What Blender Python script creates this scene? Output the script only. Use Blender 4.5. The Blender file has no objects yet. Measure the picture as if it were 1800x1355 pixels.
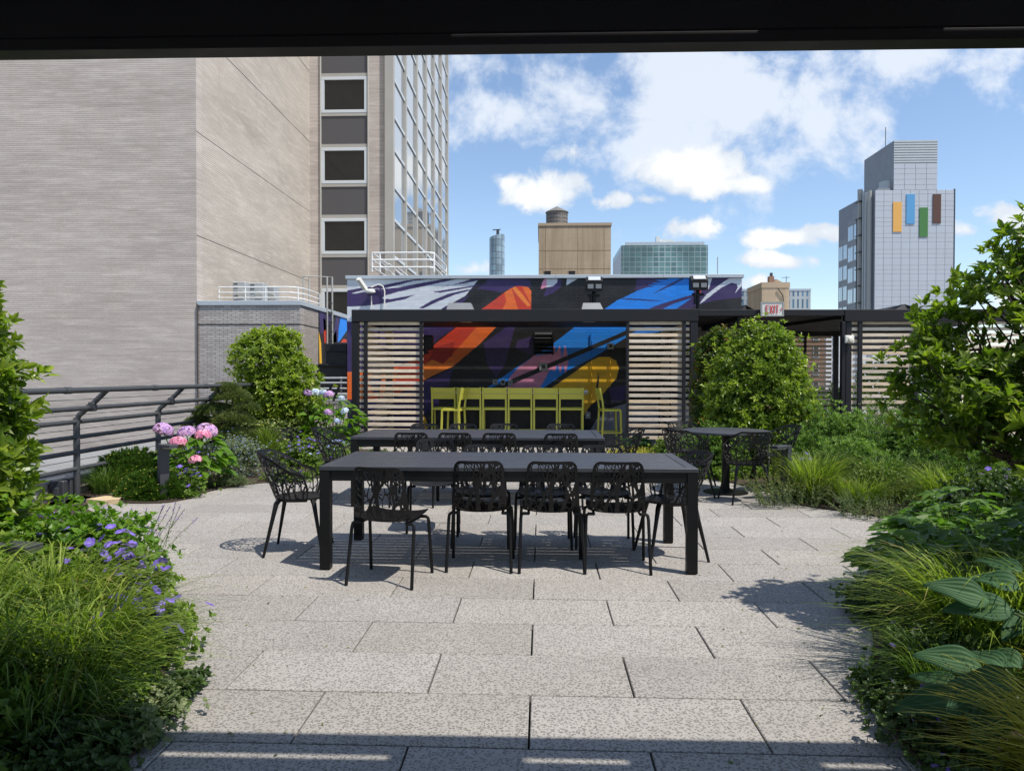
import bpy, math, random
import numpy as np
from mathutils import Vector, Matrix
random.seed(7); RNG = np.random.default_rng(7)
sc = bpy.context.scene
C = sc.collection
R = math.radians

# ------------------------------------------------------------------ camera
F_PX, CAM_H, PITCH, YAW, ROLL = 1270.0, 1.407, 0.01364, 0.03978, 0.00165
def _basis():
    cy, sy, cp, sp, cr, sr = math.cos(YAW), math.sin(YAW), math.cos(PITCH), math.sin(PITCH), math.cos(ROLL), math.sin(ROLL)
    right = Vector((cy, sy, 0)); fwd = Vector((-sy*cp, cy*cp, -sp)); up = right.cross(fwd)
    return right*cr + up*sr, -right*sr + up*cr, fwd
_r, _u, _f = _basis()
cam_data = bpy.data.cameras.new('camera'); cam = bpy.data.objects.new('camera', cam_data); C.objects.link(cam)
m = Matrix(((_r.x, _u.x, -_f.x, 0), (_r.y, _u.y, -_f.y, 0), (_r.z, _u.z, -_f.z, CAM_H), (0, 0, 0, 1)))
cam.matrix_world = m
cam_data.sensor_width = 36; cam_data.lens = F_PX/1800*36; cam_data.clip_start = 0.05; cam_data.clip_end = 5000
sc.camera = cam

# ------------------------------------------------------------------ light
SUN_DIR = Vector((0.49, -0.27, 1.0)).normalized()      # towards the sun
elev = math.asin(SUN_DIR.z); azim = math.atan2(SUN_DIR.x, SUN_DIR.y)
world = bpy.data.worlds.new('World'); sc.world = world; world.use_nodes = True
sun_d = bpy.data.lights.new('sun', 'SUN'); sun_d.energy = 3.6; sun_d.angle = R(0.55); sun_d.color = (1.0, 0.935, 0.835)
sun = bpy.data.objects.new('sun', sun_d); C.objects.link(sun)
sun.rotation_euler = SUN_DIR.to_track_quat('Z', 'Y').to_euler(); sun.location = (6, -4, 14)
sc.view_settings.view_transform = 'Standard'; sc.view_settings.look = 'None'
sc.view_settings.exposure = 0.66; sc.view_settings.gamma = 1.0; sc.view_settings.use_curve_mapping = False
sc.cycles.max_bounces = 8; sc.cycles.transparent_max_bounces = 8; sc.cycles.use_denoising = True
sc.cycles.sample_clamp_indirect = 6

# ------------------------------------------------------------------ view helpers: a point of the place seen at a given depth
def ray(px, py):
    v = _r*((px-900)/F_PX) - _u*((py-677.5)/F_PX) + _f
    return v
def W(px, py, Y):
    v = ray(px, py); return Vector((0, 0, CAM_H)) + v*(Y/v.y)
def G(px, py, z=0.0):
    v = ray(px, py); return Vector((0, 0, CAM_H)) + v*((z-CAM_H)/v.z)

def world_nodes():
    nt = world.node_tree; n = nt.nodes; L = nt.links; n.clear()
    out = n.new('ShaderNodeOutputWorld'); bg = n.new('ShaderNodeBackground'); bg.inputs['Strength'].default_value = 0.15
    L.new(bg.outputs[0], out.inputs[0])
    sky = n.new('ShaderNodeTexSky'); sky.sky_type = 'NISHITA'; sky.sun_disc = False
    sky.sun_elevation = elev; sky.sun_rotation = azim; sky.air_density = 1.0; sky.dust_density = 0.4; sky.ozone_density = 2.2
    tc = n.new('ShaderNodeTexCoord')
    sep = n.new('ShaderNodeSeparateXYZ'); L.new(tc.outputs['Generated'], sep.inputs[0])
    def M(op, a, b=None, c=None, clamp=False):
        q = n.new('ShaderNodeMath'); q.operation = op; q.use_clamp = clamp
        for i, v in enumerate((a, b, c)):
            if v is None: continue
            if isinstance(v, (int, float)): q.inputs[i].default_value = v
            else: L.new(v, q.inputs[i])
        return q.outputs[0]
    yy = M('MAXIMUM', sep.outputs['Y'], 0.02)
    u = M('DIVIDE', sep.outputs['X'], yy); v = M('DIVIDE', sep.outputs['Z'], yy)
    comb = n.new('ShaderNodeCombineXYZ'); L.new(u, comb.inputs[0]); L.new(v, comb.inputs[1])
    # turbulence in the same flat coordinates
    nz = n.new('ShaderNodeTexNoise'); nz.inputs['Scale'].default_value = 16; nz.inputs['Detail'].default_value = 9; nz.inputs['Roughness'].default_value = 0.6; nz.inputs['Distortion'].default_value = 0.25
    L.new(comb.outputs[0], nz.inputs['Vector'])
    nb = n.new('ShaderNodeTexNoise'); nb.inputs['Scale'].default_value = 7.5; nb.inputs['Detail'].default_value = 8; nb.inputs['Roughness'].default_value = 0.62; nb.inputs['Distortion'].default_value = 0.15
    L.new(comb.outputs[0], nb.inputs['Vector'])
    # px, py, rx, ry, weight
    dense = [(1225, 306, 95, 36, 1.0), (1255, 290, 60, 32, 1.0), (1180, 295, 55, 28, .8), (1300, 322, 55, 18, .9), (960, 338, 62, 30, 1.0), (985, 325, 40, 24, .9), (895, 318, 34, 20, .75),
             (1380, 418, 62, 18, .95), (1450, 408, 45, 14, .85), (1350, 457, 58, 15, .95), (1205, 402, 75, 22, .72), (1330, 495, 32, 16, .8),
             (1010, 268, 48, 26, .62), (1095, 352, 30, 14, .8), (1060, 356, 40, 12, .6), (1790, 385, 60, 22, .8), (820, 474, 50, 14, .6), (1700, 404, 30, 16, .6), (1140,350,50,14,.7), (1880, 500, 120, 60, .8)]
    thin = [(1290, 175, 260, 120, 1.0), (1150, 250, 130, 70, .95), (900, 200, 120, 55, .8), (1330, 110, 240, 60, .9), (1650, 100, 220, 45, .75), (840, 110, 110, 45, .7), (990, 150, 110, 60, .6), (1380, 235, 120, 50, .5), (1110,330,120,50,.5)]
    def field(bl):
        acc = None
        for (px, py, rx, ry, w) in bl:
            d = ray(px, py); u0, v0 = d.x/d.y, d.z/d.y
            s = n.new('ShaderNodeVectorMath'); s.operation = 'SUBTRACT'; L.new(comb.outputs[0], s.inputs[0]); s.inputs[1].default_value = (u0, v0, 0)
            t = n.new('ShaderNodeVectorMath'); t.operation = 'MULTIPLY'; L.new(s.outputs[0], t.inputs[0]); t.inputs[1].default_value = (F_PX/rx, F_PX/ry, 0)
            l = n.new('ShaderNodeVectorMath'); l.operation = 'LENGTH'; L.new(t.outputs[0], l.inputs[0])
            e = M('MULTIPLY_ADD', l.outputs['Value'], -0.5*w, w)     # w at the centre, falling outwards
            acc = e if acc is None else M('MAXIMUM', acc, e)
        return M('MAXIMUM', acc, 0.0)
    def smooth(x, a, b):
        q = n.new('ShaderNodeMapRange'); q.interpolation_type = 'SMOOTHSTEP'; q.inputs[1].default_value = a; q.inputs[2].default_value = b
        L.new(x, q.inputs[0]); return q.outputs[0]
    fd = M('MULTIPLY_ADD', M('SUBTRACT', nz.outputs['Fac'], 0.5), 1.5, field(dense))
    cd = smooth(fd, 0.30, 0.60)
    ft = M('MULTIPLY_ADD', M('SUBTRACT', nb.outputs['Fac'], 0.5), 2.6, M('MULTIPLY', field(thin), 1.0))
    ct = M('MULTIPLY', smooth(ft, 0.30, 0.80), 0.82)
    # the rest of the sky, round the whole dome
    nw = n.new('ShaderNodeTexNoise'); nw.inputs['Scale'].default_value = 3.1; nw.inputs['Detail'].default_value = 8; nw.inputs['Roughness'].default_value = 0.6
    mp = n.new('ShaderNodeMapping'); mp.inputs['Scale'].default_value = (1, 1, 2.2); L.new(tc.outputs['Generated'], mp.inputs[0]); L.new(mp.outputs[0], nw.inputs['Vector'])
    cw = M('MULTIPLY', smooth(nw.outputs['Fac'], 0.50, 0.66), 0.8)
    away = smooth(M('ABSOLUTE', M('SUBTRACT', u, 0.25)), 0.55, 0.95)      # 0 inside the stretch of sky described cloud by cloud
    high = smooth(v, 0.5, 0.8)
    off = M('MAXIMUM', M('MAXIMUM', away, high), smooth(sep.outputs['Y'], 0.3, 0.1))
    cw = M('MULTIPLY', cw, off)
    # cloud brightness: sunlit tops, greyer undersides
    shade = smooth(M('MULTIPLY_ADD', M('SUBTRACT', nb.outputs['Fac'], 0.5), 2.4, fd), 0.30, 1.05)
    ramp = n.new('ShaderNodeMix'); ramp.data_type = 'RGBA'; L.new(shade, ramp.inputs[0])
    ramp.inputs[6].default_value = (3.2, 3.5, 3.9, 1); ramp.inputs[7].default_value = (4.6, 4.65, 4.7, 1)
    hsv = n.new('ShaderNodeHueSaturation'); hsv.inputs['Saturation'].default_value = 0.98; hsv.inputs['Value'].default_value = 0.78; L.new(sky.outputs[0], hsv.inputs['Color'])
    m1 = n.new('ShaderNodeMix'); m1.data_type = 'RGBA'; L.new(M('MAXIMUM', ct, cw), m1.inputs[0]); L.new(hsv.outputs[0], m1.inputs[6]); m1.inputs[7].default_value = (3.8, 4.05, 4.4, 1)
    m2 = n.new('ShaderNodeMix'); m2.data_type = 'RGBA'; L.new(cd, m2.inputs[0]); L.new(m1.outputs[2], m2.inputs[6]); L.new(ramp.outputs[2], m2.inputs[7])
    L.new(m2.outputs[2], bg.inputs['Color'])
world_nodes()

# ------------------------------------------------------------------ object helpers
def tag(o, label=None, cat=None, group=None, kind=None):
    if label: o['label'] = label
    if cat: o['category'] = cat
    if group: o['group'] = group
    if kind: o['kind'] = kind
    return o
def thing(name, label, cat, loc=(0, 0, 0), rz=0.0, group=None):
    o = bpy.data.objects.new(name, None); C.objects.link(o); o.location = loc; o.rotation_euler = (0, 0, rz); o.empty_display_size = 0.1
    return tag(o, label, cat, group)
def link(name, mesh, parent=None, loc=None, rot=None, world=True, kind=None):
    """world=True: mesh is in world coordinates although its parent sits elsewhere (unrotated)"""
    o = bpy.data.objects.new(name, mesh); C.objects.link(o)
    off = Vector((0, 0, 0))
    if parent is not None:
        o.parent = parent
        if world:
            p = parent
            while p is not None: off -= Vector(p.location); p = p.parent
    o.location = off + Vector(loc if loc is not None else (0, 0, 0))
    if rot is not None: o.rotation_euler = rot
    if kind: o['kind'] = kind
    return o
def copy_tree(o, parent=None):
    c = o.copy(); C.objects.link(c)
    if parent is not None: c.parent = parent
    for ch in o.children: copy_tree(ch, c)
    return c

_CB = None
class MB:
    def __init__(s): s.v = []; s.f = []
    def add(s, vs, fs):
        b = len(s.v); s.v += [tuple(p) for p in vs]; s.f += [tuple(i+b for i in f) for f in fs]; return s
    def box(s, x0, x1, y0, y1, z0, z1, ch=0.0):
        if x0 > x1: x0, x1 = x1, x0
        if y0 > y1: y0, y1 = y1, y0
        if z0 > z1: z0, z1 = z1, z0
        if ch <= 0:
            v = [(x0,y0,z0),(x1,y0,z0),(x1,y1,z0),(x0,y1,z0),(x0,y0,z1),(x1,y0,z1),(x1,y1,z1),(x0,y1,z1)]
            return s.add(v, [(0,3,2,1),(4,5,6,7),(0,1,5,4),(1,2,6,5),(2,3,7,6),(3,0,4,7)])
        c = min(ch, (x1-x0)*.49, (y1-y0)*.49, (z1-z0)*.49)
        xs, ys, zs = (x0, x1), (y0, y1), (z0, z1); V = []; idx = {}
        for i in (0, 1):
            for j in (0, 1):
                for k in (0, 1):
                    for a in range(3):
                        p = [xs[i], ys[j], zs[k]]; sg = [1-2*i, 1-2*j, 1-2*k]
                        for b in range(3):
                            if b != a: p[b] += sg[b]*c
                        idx[(i, j, k, a)] = len(V); V.append(tuple(p))       # point lying on the face across axis a
        Fs = []
        def q(*ids): Fs.append(tuple(idx[t] for t in ids))
        for a in range(3):
            b, d = (a+1) % 3, (a+2) % 3
            for e in (0, 1):
                ring = []
                for (pb, pd) in ((0, 0), (1, 0), (1, 1), (0, 1)):
                    t = [0, 0, 0]; t[a] = e; t[b] = pb; t[d] = pd; ring.append((t[0], t[1], t[2], a))
                q(*(ring if e == 1 else ring[::-1]))
            for (pb, pd) in ((0, 0), (0, 1), (1, 0), (1, 1)):      # edge parallel to a, between faces b and d
                t0 = [0, 0, 0]; t1 = [0, 0, 0]; t0[a] = 0; t1[a] = 1
                for t in (t0, t1): t[b] = pb; t[d] = pd
                ids = [(*t0, b), (*t1, b), (*t1, d), (*t0, d)]
                q(*(ids if (pb ^ pd) == 0 else ids[::-1]))
        for i in (0, 1):
            for j in (0, 1):
                for k in (0, 1):
                    ids = [(i, j, k, 0), (i, j, k, 1), (i, j, k, 2)]
                    q(*(ids if (i+j+k) % 2 == 1 else ids[::-1]))
        return s.add(V, Fs)
    def tube(s, pts, r, seg=8, cap=True, r1=None):
        pts = [Vector(p) for p in pts]; n = len(pts); b = len(s.v); prev = None
        for i, p in enumerate(pts):
            d = (pts[min(i+1, n-1)] - pts[max(i-1, 0)]).normalized()
            if prev is None:
                a = Vector((0, 0, 1)) if abs(d.z) < .9 else Vector((1, 0, 0)); x = d.cross(a).normalized()
            else: x = (prev - d*prev.dot(d)).normalized()
            prev = x; y = d.cross(x)
            rr = r if r1 is None else r + (r1-r)*i/(n-1)
            if isinstance(r, (list, tuple)): rr = r[i]
            for k in range(seg):
                t = 2*math.pi*k/seg; s.v.append(tuple(p + x*(math.cos(t)*rr) + y*(math.sin(t)*rr)))
        for i in range(n-1):
            for k in range(seg):
                k2 = (k+1) % seg; s.f.append((b+i*seg+k, b+i*seg+k2, b+(i+1)*seg+k2, b+(i+1)*seg+k))
        if cap:
            s.f.append(tuple(b+k for k in range(seg))[::-1]); s.f.append(tuple(b+(n-1)*seg+k for k in range(seg)))
        return s
    def bar(s, a, b, w, h, up=(0, 0, 1)):
        a, b = Vector(a), Vector(b); d = (b-a).normalized(); up = Vector(up)
        if abs(d.dot(up)) > .98: up = Vector((0, 1, 0))
        x = d.cross(up).normalized()*(w/2); y = x.cross(d).normalized()*(h/2)
        v = [a-x-y, a+x-y, a+x+y, a-x+y, b-x-y, b+x-y, b+x+y, b-x+y]
        return s.add(v, [(0,3,2,1),(4,5,6,7),(0,1,5,4),(1,2,6,5),(2,3,7,6),(3,0,4,7)])
    def lathe(s, prof, cx=0, cy=0, seg=24):
        b = len(s.v); n = len(prof)
        for (r, z) in prof:
            for k in range(seg):
                t = 2*math.pi*k/seg; s.v.append((cx+r*math.cos(t), cy+r*math.sin(t), z))
        for i in range(n-1):
            for k in range(seg):
                k2 = (k+1) % seg; s.f.append((b+i*seg+k, b+i*seg+k2, b+(i+1)*seg+k2, b+(i+1)*seg+k))
        s.f.append(tuple(b+k for k in range(seg))[::-1]); s.f.append(tuple(b+(n-1)*seg+k for k in range(seg)))
        return s
    def poly(s, pts):  return s.add(pts, [tuple(range(len(pts)))])
    def prism(s, pts, vec):
        n = len(pts); v = [Vector(p) for p in pts]; vec = Vector(vec)
        return s.add(v + [p+vec for p in v], [tuple(range(n))[::-1], tuple(range(n, 2*n))] + [(i, (i+1) % n, n+(i+1) % n, n+i) for i in range(n)])
    def mesh(s, name, mat, smooth=False):
        me = bpy.data.meshes.new(name); me.from_pydata(s.v, [], s.f); me.materials.append(mat)
        if smooth:
            me.polygons.foreach_set('use_smooth', [True]*len(me.polygons))
            try: me.set_sharp_from_angle(angle=R(38))
            except Exception: pass
        me.update(); return me
    def build(s, name, mat, parent=None, world=True, kind=None, smooth=False, loc=None, rot=None):
        return link(name, s.mesh(name, mat, smooth), parent, loc, rot, world, kind)

def np_mesh(name, V, quads=None, tris=None, mat=None, tint=None, color=None, smooth=False):
    me = bpy.data.meshes.new(name); V = np.asarray(V, np.float32)
    nq = 0 if quads is None else len(quads); nt_ = 0 if tris is None else len(tris)
    me.vertices.add(len(V)); me.vertices.foreach_set('co', V.ravel())
    loops = []
    if nq: loops.append(np.asarray(quads, np.int32).ravel())
    if nt_: loops.append(np.asarray(tris, np.int32).ravel())
    lp = np.concatenate(loops); me.loops.add(len(lp)); me.loops.foreach_set('vertex_index', lp)
    st = np.concatenate([np.arange(nq)*4, nq*4 + np.arange(nt_)*3]).astype(np.int32)
    me.polygons.add(nq+nt_); me.polygons.foreach_set('loop_start', st)
    me.polygons.foreach_set('use_smooth', np.full(nq+nt_, bool(smooth)))
    if tint is not None:
        a = me.attributes.new('tint', 'FLOAT', 'POINT'); a.data.foreach_set('value', np.asarray(tint, np.float32))
    if color is not None:
        a = me.attributes.new('paint', 'FLOAT_COLOR', 'POINT'); cc = np.ones((len(V), 4), np.float32); cc[:, :3] = color; a.data.foreach_set('color', cc.ravel())
    if mat: me.materials.append(mat)
    me.update(calc_edges=True); me.validate(); return me

# ------------------------------------------------------------------ material helpers
def s2l(r, g, b):
    f = lambda c: (c/255/12.92) if c/255 <= .04045 else ((c/255+.055)/1.055)**2.4
    return (f(r), f(g), f(b))
class NT:
    def __init__(s, name):
        s.m = bpy.data.materials.new(name); s.m.use_nodes = True; s.t = s.m.node_tree; s.n = s.t.nodes; s.L = s.t.links
        s.b = s.n['Principled BSDF']; s.out = s.n['Material Output']; s.cache = {}
    def node(s, typ, **kw):
        q = s.n.new(typ)
        for k, v in kw.items():
            if k in ('ins',):
                for a, b in v.items():
                    if hasattr(b, 'is_linked') or isinstance(b, bpy.types.NodeSocket): s.L.new(b, q.inputs[a])
                    else: q.inputs[a].default_value = b
            else: setattr(q, k, v)
        return q
    def pos(s):
        if 'pos' not in s.cache: s.cache['pos'] = s.node('ShaderNodeNewGeometry').outputs['Position']
        return s.cache['pos']
    def objc(s):
        if 'obj' not in s.cache: s.cache['obj'] = s.node('ShaderNodeTexCoord').outputs['Object']
        return s.cache['obj']
    def map(s, vec, scale=(1, 1, 1), rot=(0, 0, 0), loc=(0, 0, 0)):
        return s.node('ShaderNodeMapping', ins={0: vec, 'Scale': scale, 'Rotation': rot, 'Location': loc}).outputs[0]
    def noise(s, vec, scale, detail=5, rough=.55, dist=0):
        return s.node('ShaderNodeTexNoise', ins={'Vector': vec, 'Scale': scale, 'Detail': detail, 'Roughness': rough, 'Distortion': dist}).outputs['Fac']
    def math(s, op, a, b=0.0, clamp=False):
        q = s.node('ShaderNodeMath', operation=op, use_clamp=clamp)
        for i, v in enumerate((a, b)):
            if isinstance(v, (int, float)): q.inputs[i].default_value = v
            else: s.L.new(v, q.inputs[i])
        return q.outputs[0]
    def rng(s, x, a, b, c=0.0, d=1.0, smooth=False):
        q = s.node('ShaderNodeMapRange', ins={0: x, 1: a, 2: b, 3: c, 4: d})
        if smooth: q.interpolation_type = 'SMOOTHSTEP'
        return q.outputs[0]
    def mix(s, f, a, b, blend='MIX'):
        q = s.node('ShaderNodeMix', data_type='RGBA', blend_type=blend)
        for i, v in ((0, f), (6, a), (7, b)):
            if isinstance(v, (int, float)): q.inputs[i].default_value = v
            elif isinstance(v, (tuple, list)): q.inputs[i].default_value = (*v[:3], 1)
            else: s.L.new(v, q.inputs[i])
        return q.outputs[2]
    def ramp(s, f, stops):
        q = s.node('ShaderNodeValToRGB'); s.L.new(f, q.inputs[0]); e = q.color_ramp.elements
        while len(e) < len(stops): e.new(0.5)
        for k, (p, c) in enumerate(stops): e[k].position = p; e[k].color = (*c[:3], 1)
        return q.outputs[0]
    def bump(s, h, strength=.3, dist=.01):
        q = s.node('ShaderNodeBump', ins={'Height': h, 'Strength': strength, 'Distance': dist}); s.L.new(q.outputs[0], s.b.inputs['Normal']); return q
    def done(s, col=None, rough=None, metal=None, spec=None):
        for k, v in (('Base Color', col), ('Roughness', rough), ('Metallic', metal), ('Specular IOR Level', spec)):
            if v is None: continue
            if isinstance(v, (tuple, list)): s.b.inputs[k].default_value = (*v[:3], 1)
            elif isinstance(v, (int, float)): s.b.inputs[k].default_value = v
            else: s.L.new(v, s.b.inputs[k])
        return s.m
def simple(name, col, rough=.5, metal=0.0, var=.12, vs=4.0, bump=.08, bs=160, spec=.5, streak=False):
    t = NT(name); p = t.pos()
    if streak: p = t.map(p, (1, 1, .12))
    n1 = t.noise(p, vs, 6); lo = tuple(c*(1-var) for c in col); hi = tuple(min(1, c*(1+var)) for c in col)
    c = t.mix(n1, lo, hi)
    if bump: t.bump(t.noise(t.pos(), bs, 3), bump, .002)
    rr = t.rng(t.noise(p, vs*2.3, 4), .3, .7, max(.02, rough-.08), min(1, rough+.08))
    return t.done(c, rr, metal, spec)
def leafmat(name, cols, trans=.38, rough=.42, hue=None, spec=.35):
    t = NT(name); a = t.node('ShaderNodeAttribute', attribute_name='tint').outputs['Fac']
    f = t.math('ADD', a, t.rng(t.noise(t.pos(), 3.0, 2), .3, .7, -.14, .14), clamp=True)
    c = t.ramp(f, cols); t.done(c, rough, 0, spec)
    tr = t.node('ShaderNodeBsdfTranslucent'); br = t.node('ShaderNodeMix', data_type='RGBA', blend_type='MULTIPLY'); br.inputs[0].default_value = 1
    t.L.new(c, br.inputs[6]); br.inputs[7].default_value = (1.5, 1.7, .7, 1); t.L.new(br.outputs[2], tr.inputs['Color'])
    mx = t.node('ShaderNodeMixShader'); mx.inputs[0].default_value = trans; t.L.new(t.b.outputs[0], mx.inputs[1]); t.L.new(tr.outputs[0], mx.inputs[2]); t.L.new(mx.outputs[0], t.out.inputs[0])
    return t.m
# ------------------------------------------------------------------ materials
M = {}
M['black'] = simple('black powder coated metal', (.0042, .0042, .0048), .48, 0, .15, 6, .05, 400, .28)
M['table'] = simple('table slat metal', (.034, .037, .046), .38, 0, .12, 8, .05, 300, .5)
M['shell'] = simple('cast chair shell', (.0055, .0055, .006), .46, 0, .15, 8, .05, 300, .32)
M['pergola'] = simple('anthracite aluminium', (.0135, .0135, .0165), .52, 0, .12, 2, .04, 300, .3)
M['nearbeam'] = simple('dark bronze aluminium', (.012, .012, .016), .5, 0, .2, 2, .04, 300, .35)
M['soffit'] = simple('soffit panel', (.030, .027, .025), .6, 0, .2, 1.5, .04, 200)
M['rail'] = simple('grey painted pipe', (.052, .055, .060), .5, 0, .2, 5, .08, 260)
M['galv'] = simple('galvanised pipe', (.42, .44, .45), .42, .3, .15, 5, .05, 260)
M['whitepipe'] = simple('white painted pipe', (.72, .73, .72), .5, 0, .1, 5, .03, 260)
M['coping'] = simple('metal coping', (.46, .50, .54), .42, .25, .1, 1.5, .03, 120, streak=True)
M['lightmetal'] = simple('pale flashing metal', (.27, .28, .285), .45, .2, .18, 1.5, .04, 120)
M['bollard'] = simple('charcoal bollard metal', (.040, .042, .048), .5, 0, .14, 6, .06, 300)
M['lime'] = simple('lime green lacquer', (.50, .47, .060), .42, 0, .10, 4, .04, 300)
M['dark'] = simple('dark panel', (.010, .009, .009), .6, 0, .2, 4, .05, 200)
M['plasticwhite'] = simple('white plastic', (.72, .71, .66), .4, 0, .06, 8, .02, 300)
M['greybox'] = simple('grey fitting', (.36, .36, .34), .5, 0, .1, 8, .03, 300)
M['hood'] = simple('grey roof hood', (.20, .21, .22), .5, .2, .15, 3, .04, 200)
M['soil'] = simple('soil and mulch', (.045, .030, .020), .95, 0, .5, 30, .9, 60)
M['bark'] = simple('bark', (.055, .042, .030), .9, 0, .4, 20, .8, 60)
M['stem'] = simple('green stem', (.07, .11, .03), .7, 0, .3, 20, .1, 60)
M['planter'] = simple('weathered dark planter', (.060, .058, .056), .8, 0, .45, 6, .4, 40, streak=True)
M['stone'] = simple('buff stone', (.52, .40, .24), .85, 0, .25, 15, .5, 50)
M['bronze'] = simple('bronze fitting', (.085, .062, .052), .5, .3, .2, 8, .05, 200)
M['terrace'] = simple('terrace concrete', (.16, .15, .14), .9, 0, .25, 4, .3, 60)
M['jointdark'] = simple('joint bed', (.045, .043, .040), .95, 0, .3, 12, .3, 60)
M['cityground'] = simple('distant streets', (.10, .10, .10), .9, 0, .3, .05, 0, 1)
M['lens'] = simple('frosted lamp lens', (.75, .72, .60), .3, 0, .05, 8, .02, 300)
M['whitewall'] = simple('white render wall', (.62, .64, .66), .8, 0, .06, .6, .05, 30)
M['brownwall'] = simple('brown brick wall', (.26, .15, .10), .85, 0, .2, 1, .2, 30)
M['pierbeige'] = simple('beige concrete', (.42, .32, .22), .85, 0, .12, .35, .1, 10, streak=True)

def m_glass(name, col, rough=.06, spec=.8, metal=0.0):
    t = NT(name); t.bump(t.noise(t.pos(), .35, 2), .06, .25)
    return t.done(t.mix(t.noise(t.pos(), .2, 3), tuple(c*.8 for c in col), tuple(c*1.2 for c in col)), rough, metal, spec)
M['darkglass'] = m_glass('dark window glass', (.012, .013, .012), .07, .6)
M['skyglass'] = m_glass('reflective window glass', (.50, .54, .58), .04, .5, .75)
M['blueglass'] = m_glass('blue green curtain wall', (.10, .20, .22), .08, .9, .35)
M['spandrel'] = simple('grey spandrel panel', (.085, .080, .082), .45, 0, .06, .5, .02, 60)
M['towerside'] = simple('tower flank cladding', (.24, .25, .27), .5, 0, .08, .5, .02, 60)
M['winframe'] = simple('white window frame', (.60, .64, .66), .45, .1, .06, 2, .02, 100)
M['mullion'] = simple('buff metal mullion', (.42, .40, .36), .5, .2, .12, 1, .03, 60)

def m_paver():
    t = NT('exposed aggregate paver'); p = t.pos()
    oi = t.node('ShaderNodeObjectInfo').outputs['Random']
    jit = t.node('ShaderNodeVectorMath', operation='MULTIPLY_ADD', ins={0: t.node('ShaderNodeTexNoise', ins={'Vector': p, 'Scale': 90., 'Detail': 2.}).outputs['Color'], 1: (.011, .011, .011), 2: p}).outputs[0]
    def spots(sc_, lo, hi):
        vo = t.node('ShaderNodeTexVoronoi', ins={'Vector': jit, 'Scale': sc_, 'Randomness': 1.})
        rnd = t.node('ShaderNodeSeparateColor', ins={0: vo.outputs['Color']}).outputs[0]
        th = t.rng(rnd, 0, 1, lo, hi)
        return t.rng(t.math('SUBTRACT', vo.outputs['Distance'], th), -.05, .05, 1, 0), rnd
    s1, r1 = spots(72., .25, .54); s2, r2 = spots(120., .10, .46)
    base = t.mix(t.noise(p, 1.3, 6, .6), (.345, .326, .302), (.43, .41, .382))
    base = t.mix(t.rng(t.noise(p, 260, 3), .35, .7, 0, .5), base, (.24, .225, .21))
    peb = t.mix(r1, (.070, .064, .058), (.19, .175, .16))
    c = t.mix(t.math('MULTIPLY', s1, .82), base, peb)
    c = t.mix(t.math('MULTIPLY', s2, .55), c, (.17, .155, .145))
    c = t.mix(t.rng(t.noise(p, .8, 7, .7, .4), .45, .72, 0, .42), c, (.215, .20, .186))       # wear and stains
    h = t.node('ShaderNodeHueSaturation', ins={'Color': c, 'Value': t.rng(oi, 0, 1, .91, 1.06), 'Saturation': t.rng(t.math('FRACT', t.math('MULTIPLY', oi, 7.3)), 0, 1, .8, 1.1)}).outputs[0]
    t.bump(t.math('SUBTRACT', t.noise(p, 180, 3), t.math('MULTIPLY', s1, .6)), .45, .004)
    return t.done(h, .85, 0, .25)
M['paver'] = m_paver()

def m_brick(name, c1, c2, mortar, course=.0677, length=.30, msize=.012, axis='X', bias=0.0, stain=.3, squash=1.0):
    t = NT(name); p = t.pos(); sp = t.node('ShaderNodeSeparateXYZ', ins={0: p})
    co = t.node('ShaderNodeCombineXYZ'); t.L.new(sp.outputs[axis], co.inputs[0]); t.L.new(sp.outputs['Z'], co.inputs[1])
    b = t.node('ShaderNodeTexBrick', ins={'Vector': co.outputs[0], 'Color1': (*c1, 1), 'Color2': (*c2, 1), 'Mortar': (*mortar, 1), 'Scale': 1.0, 'Mortar Size': msize, 'Mortar Smooth': .15, 'Bias': bias, 'Brick Width': length, 'Row Height': course})
    b.squash = 1.0
    bc = b.outputs['Color']; bf = b.outputs['Fac']
    if squash == 0.0:      # courses only: the upright joints are closed flush
        fr = t.math('FRACT', t.math('DIVIDE', sp.outputs['Z'], course)); bf = t.rng(fr, .80, .88, 0, 1)
        row = t.math('FLOOR', t.math('DIVIDE', sp.outputs['Z'], course)); pr = t.node('ShaderNodeCombineXYZ'); t.L.new(t.math('MULTIPLY', sp.outputs[axis], .55), pr.inputs[0]); t.L.new(t.math('MULTIPLY', row, 7.31), pr.inputs[1])
        bc = t.mix(t.math('MULTIPLY', bf, .85), t.mix(t.rng(t.noise(pr.outputs[0], 1.0, 4, .7), .3, .7), c1, c2), mortar)
    big = t.noise(t.map(p, (.25, .25, .8)), 1.0, 7, .62, .3); mid = t.noise(t.map(p, (.6, .6, 4)), 2.2, 5, .6)
    c = t.mix(t.rng(big, .42, .72, 0, stain), bc, tuple(x*.68 for x in c1))
    c = t.mix(t.rng(mid, .5, .75, 0, stain*.7), c, tuple(min(1, x*1.18) for x in c2))
    c = t.mix(t.rng(t.noise(t.map(p, (.9, .9, .13), (0, 0, 0), (3, 1, 7)), 1.1, 6, .7), .55, .78, 0, stain*.55), c, (c1[0]*.80, c1[1]*.70, c1[2]*.66))
    t.bump(t.math('SUBTRACT', t.math('MULTIPLY', t.noise(p, 60, 2), .15), bf), .7, .010)
    return t.done(c, .88, 0, .2)
M['facade_x'] = m_brick('long grey brick, front face', (.47, .41, .365), (.63, .565, .51), (.16, .14, .125), .0585, 1.1, .0085, 'X', stain=.6, squash=.0)
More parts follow.
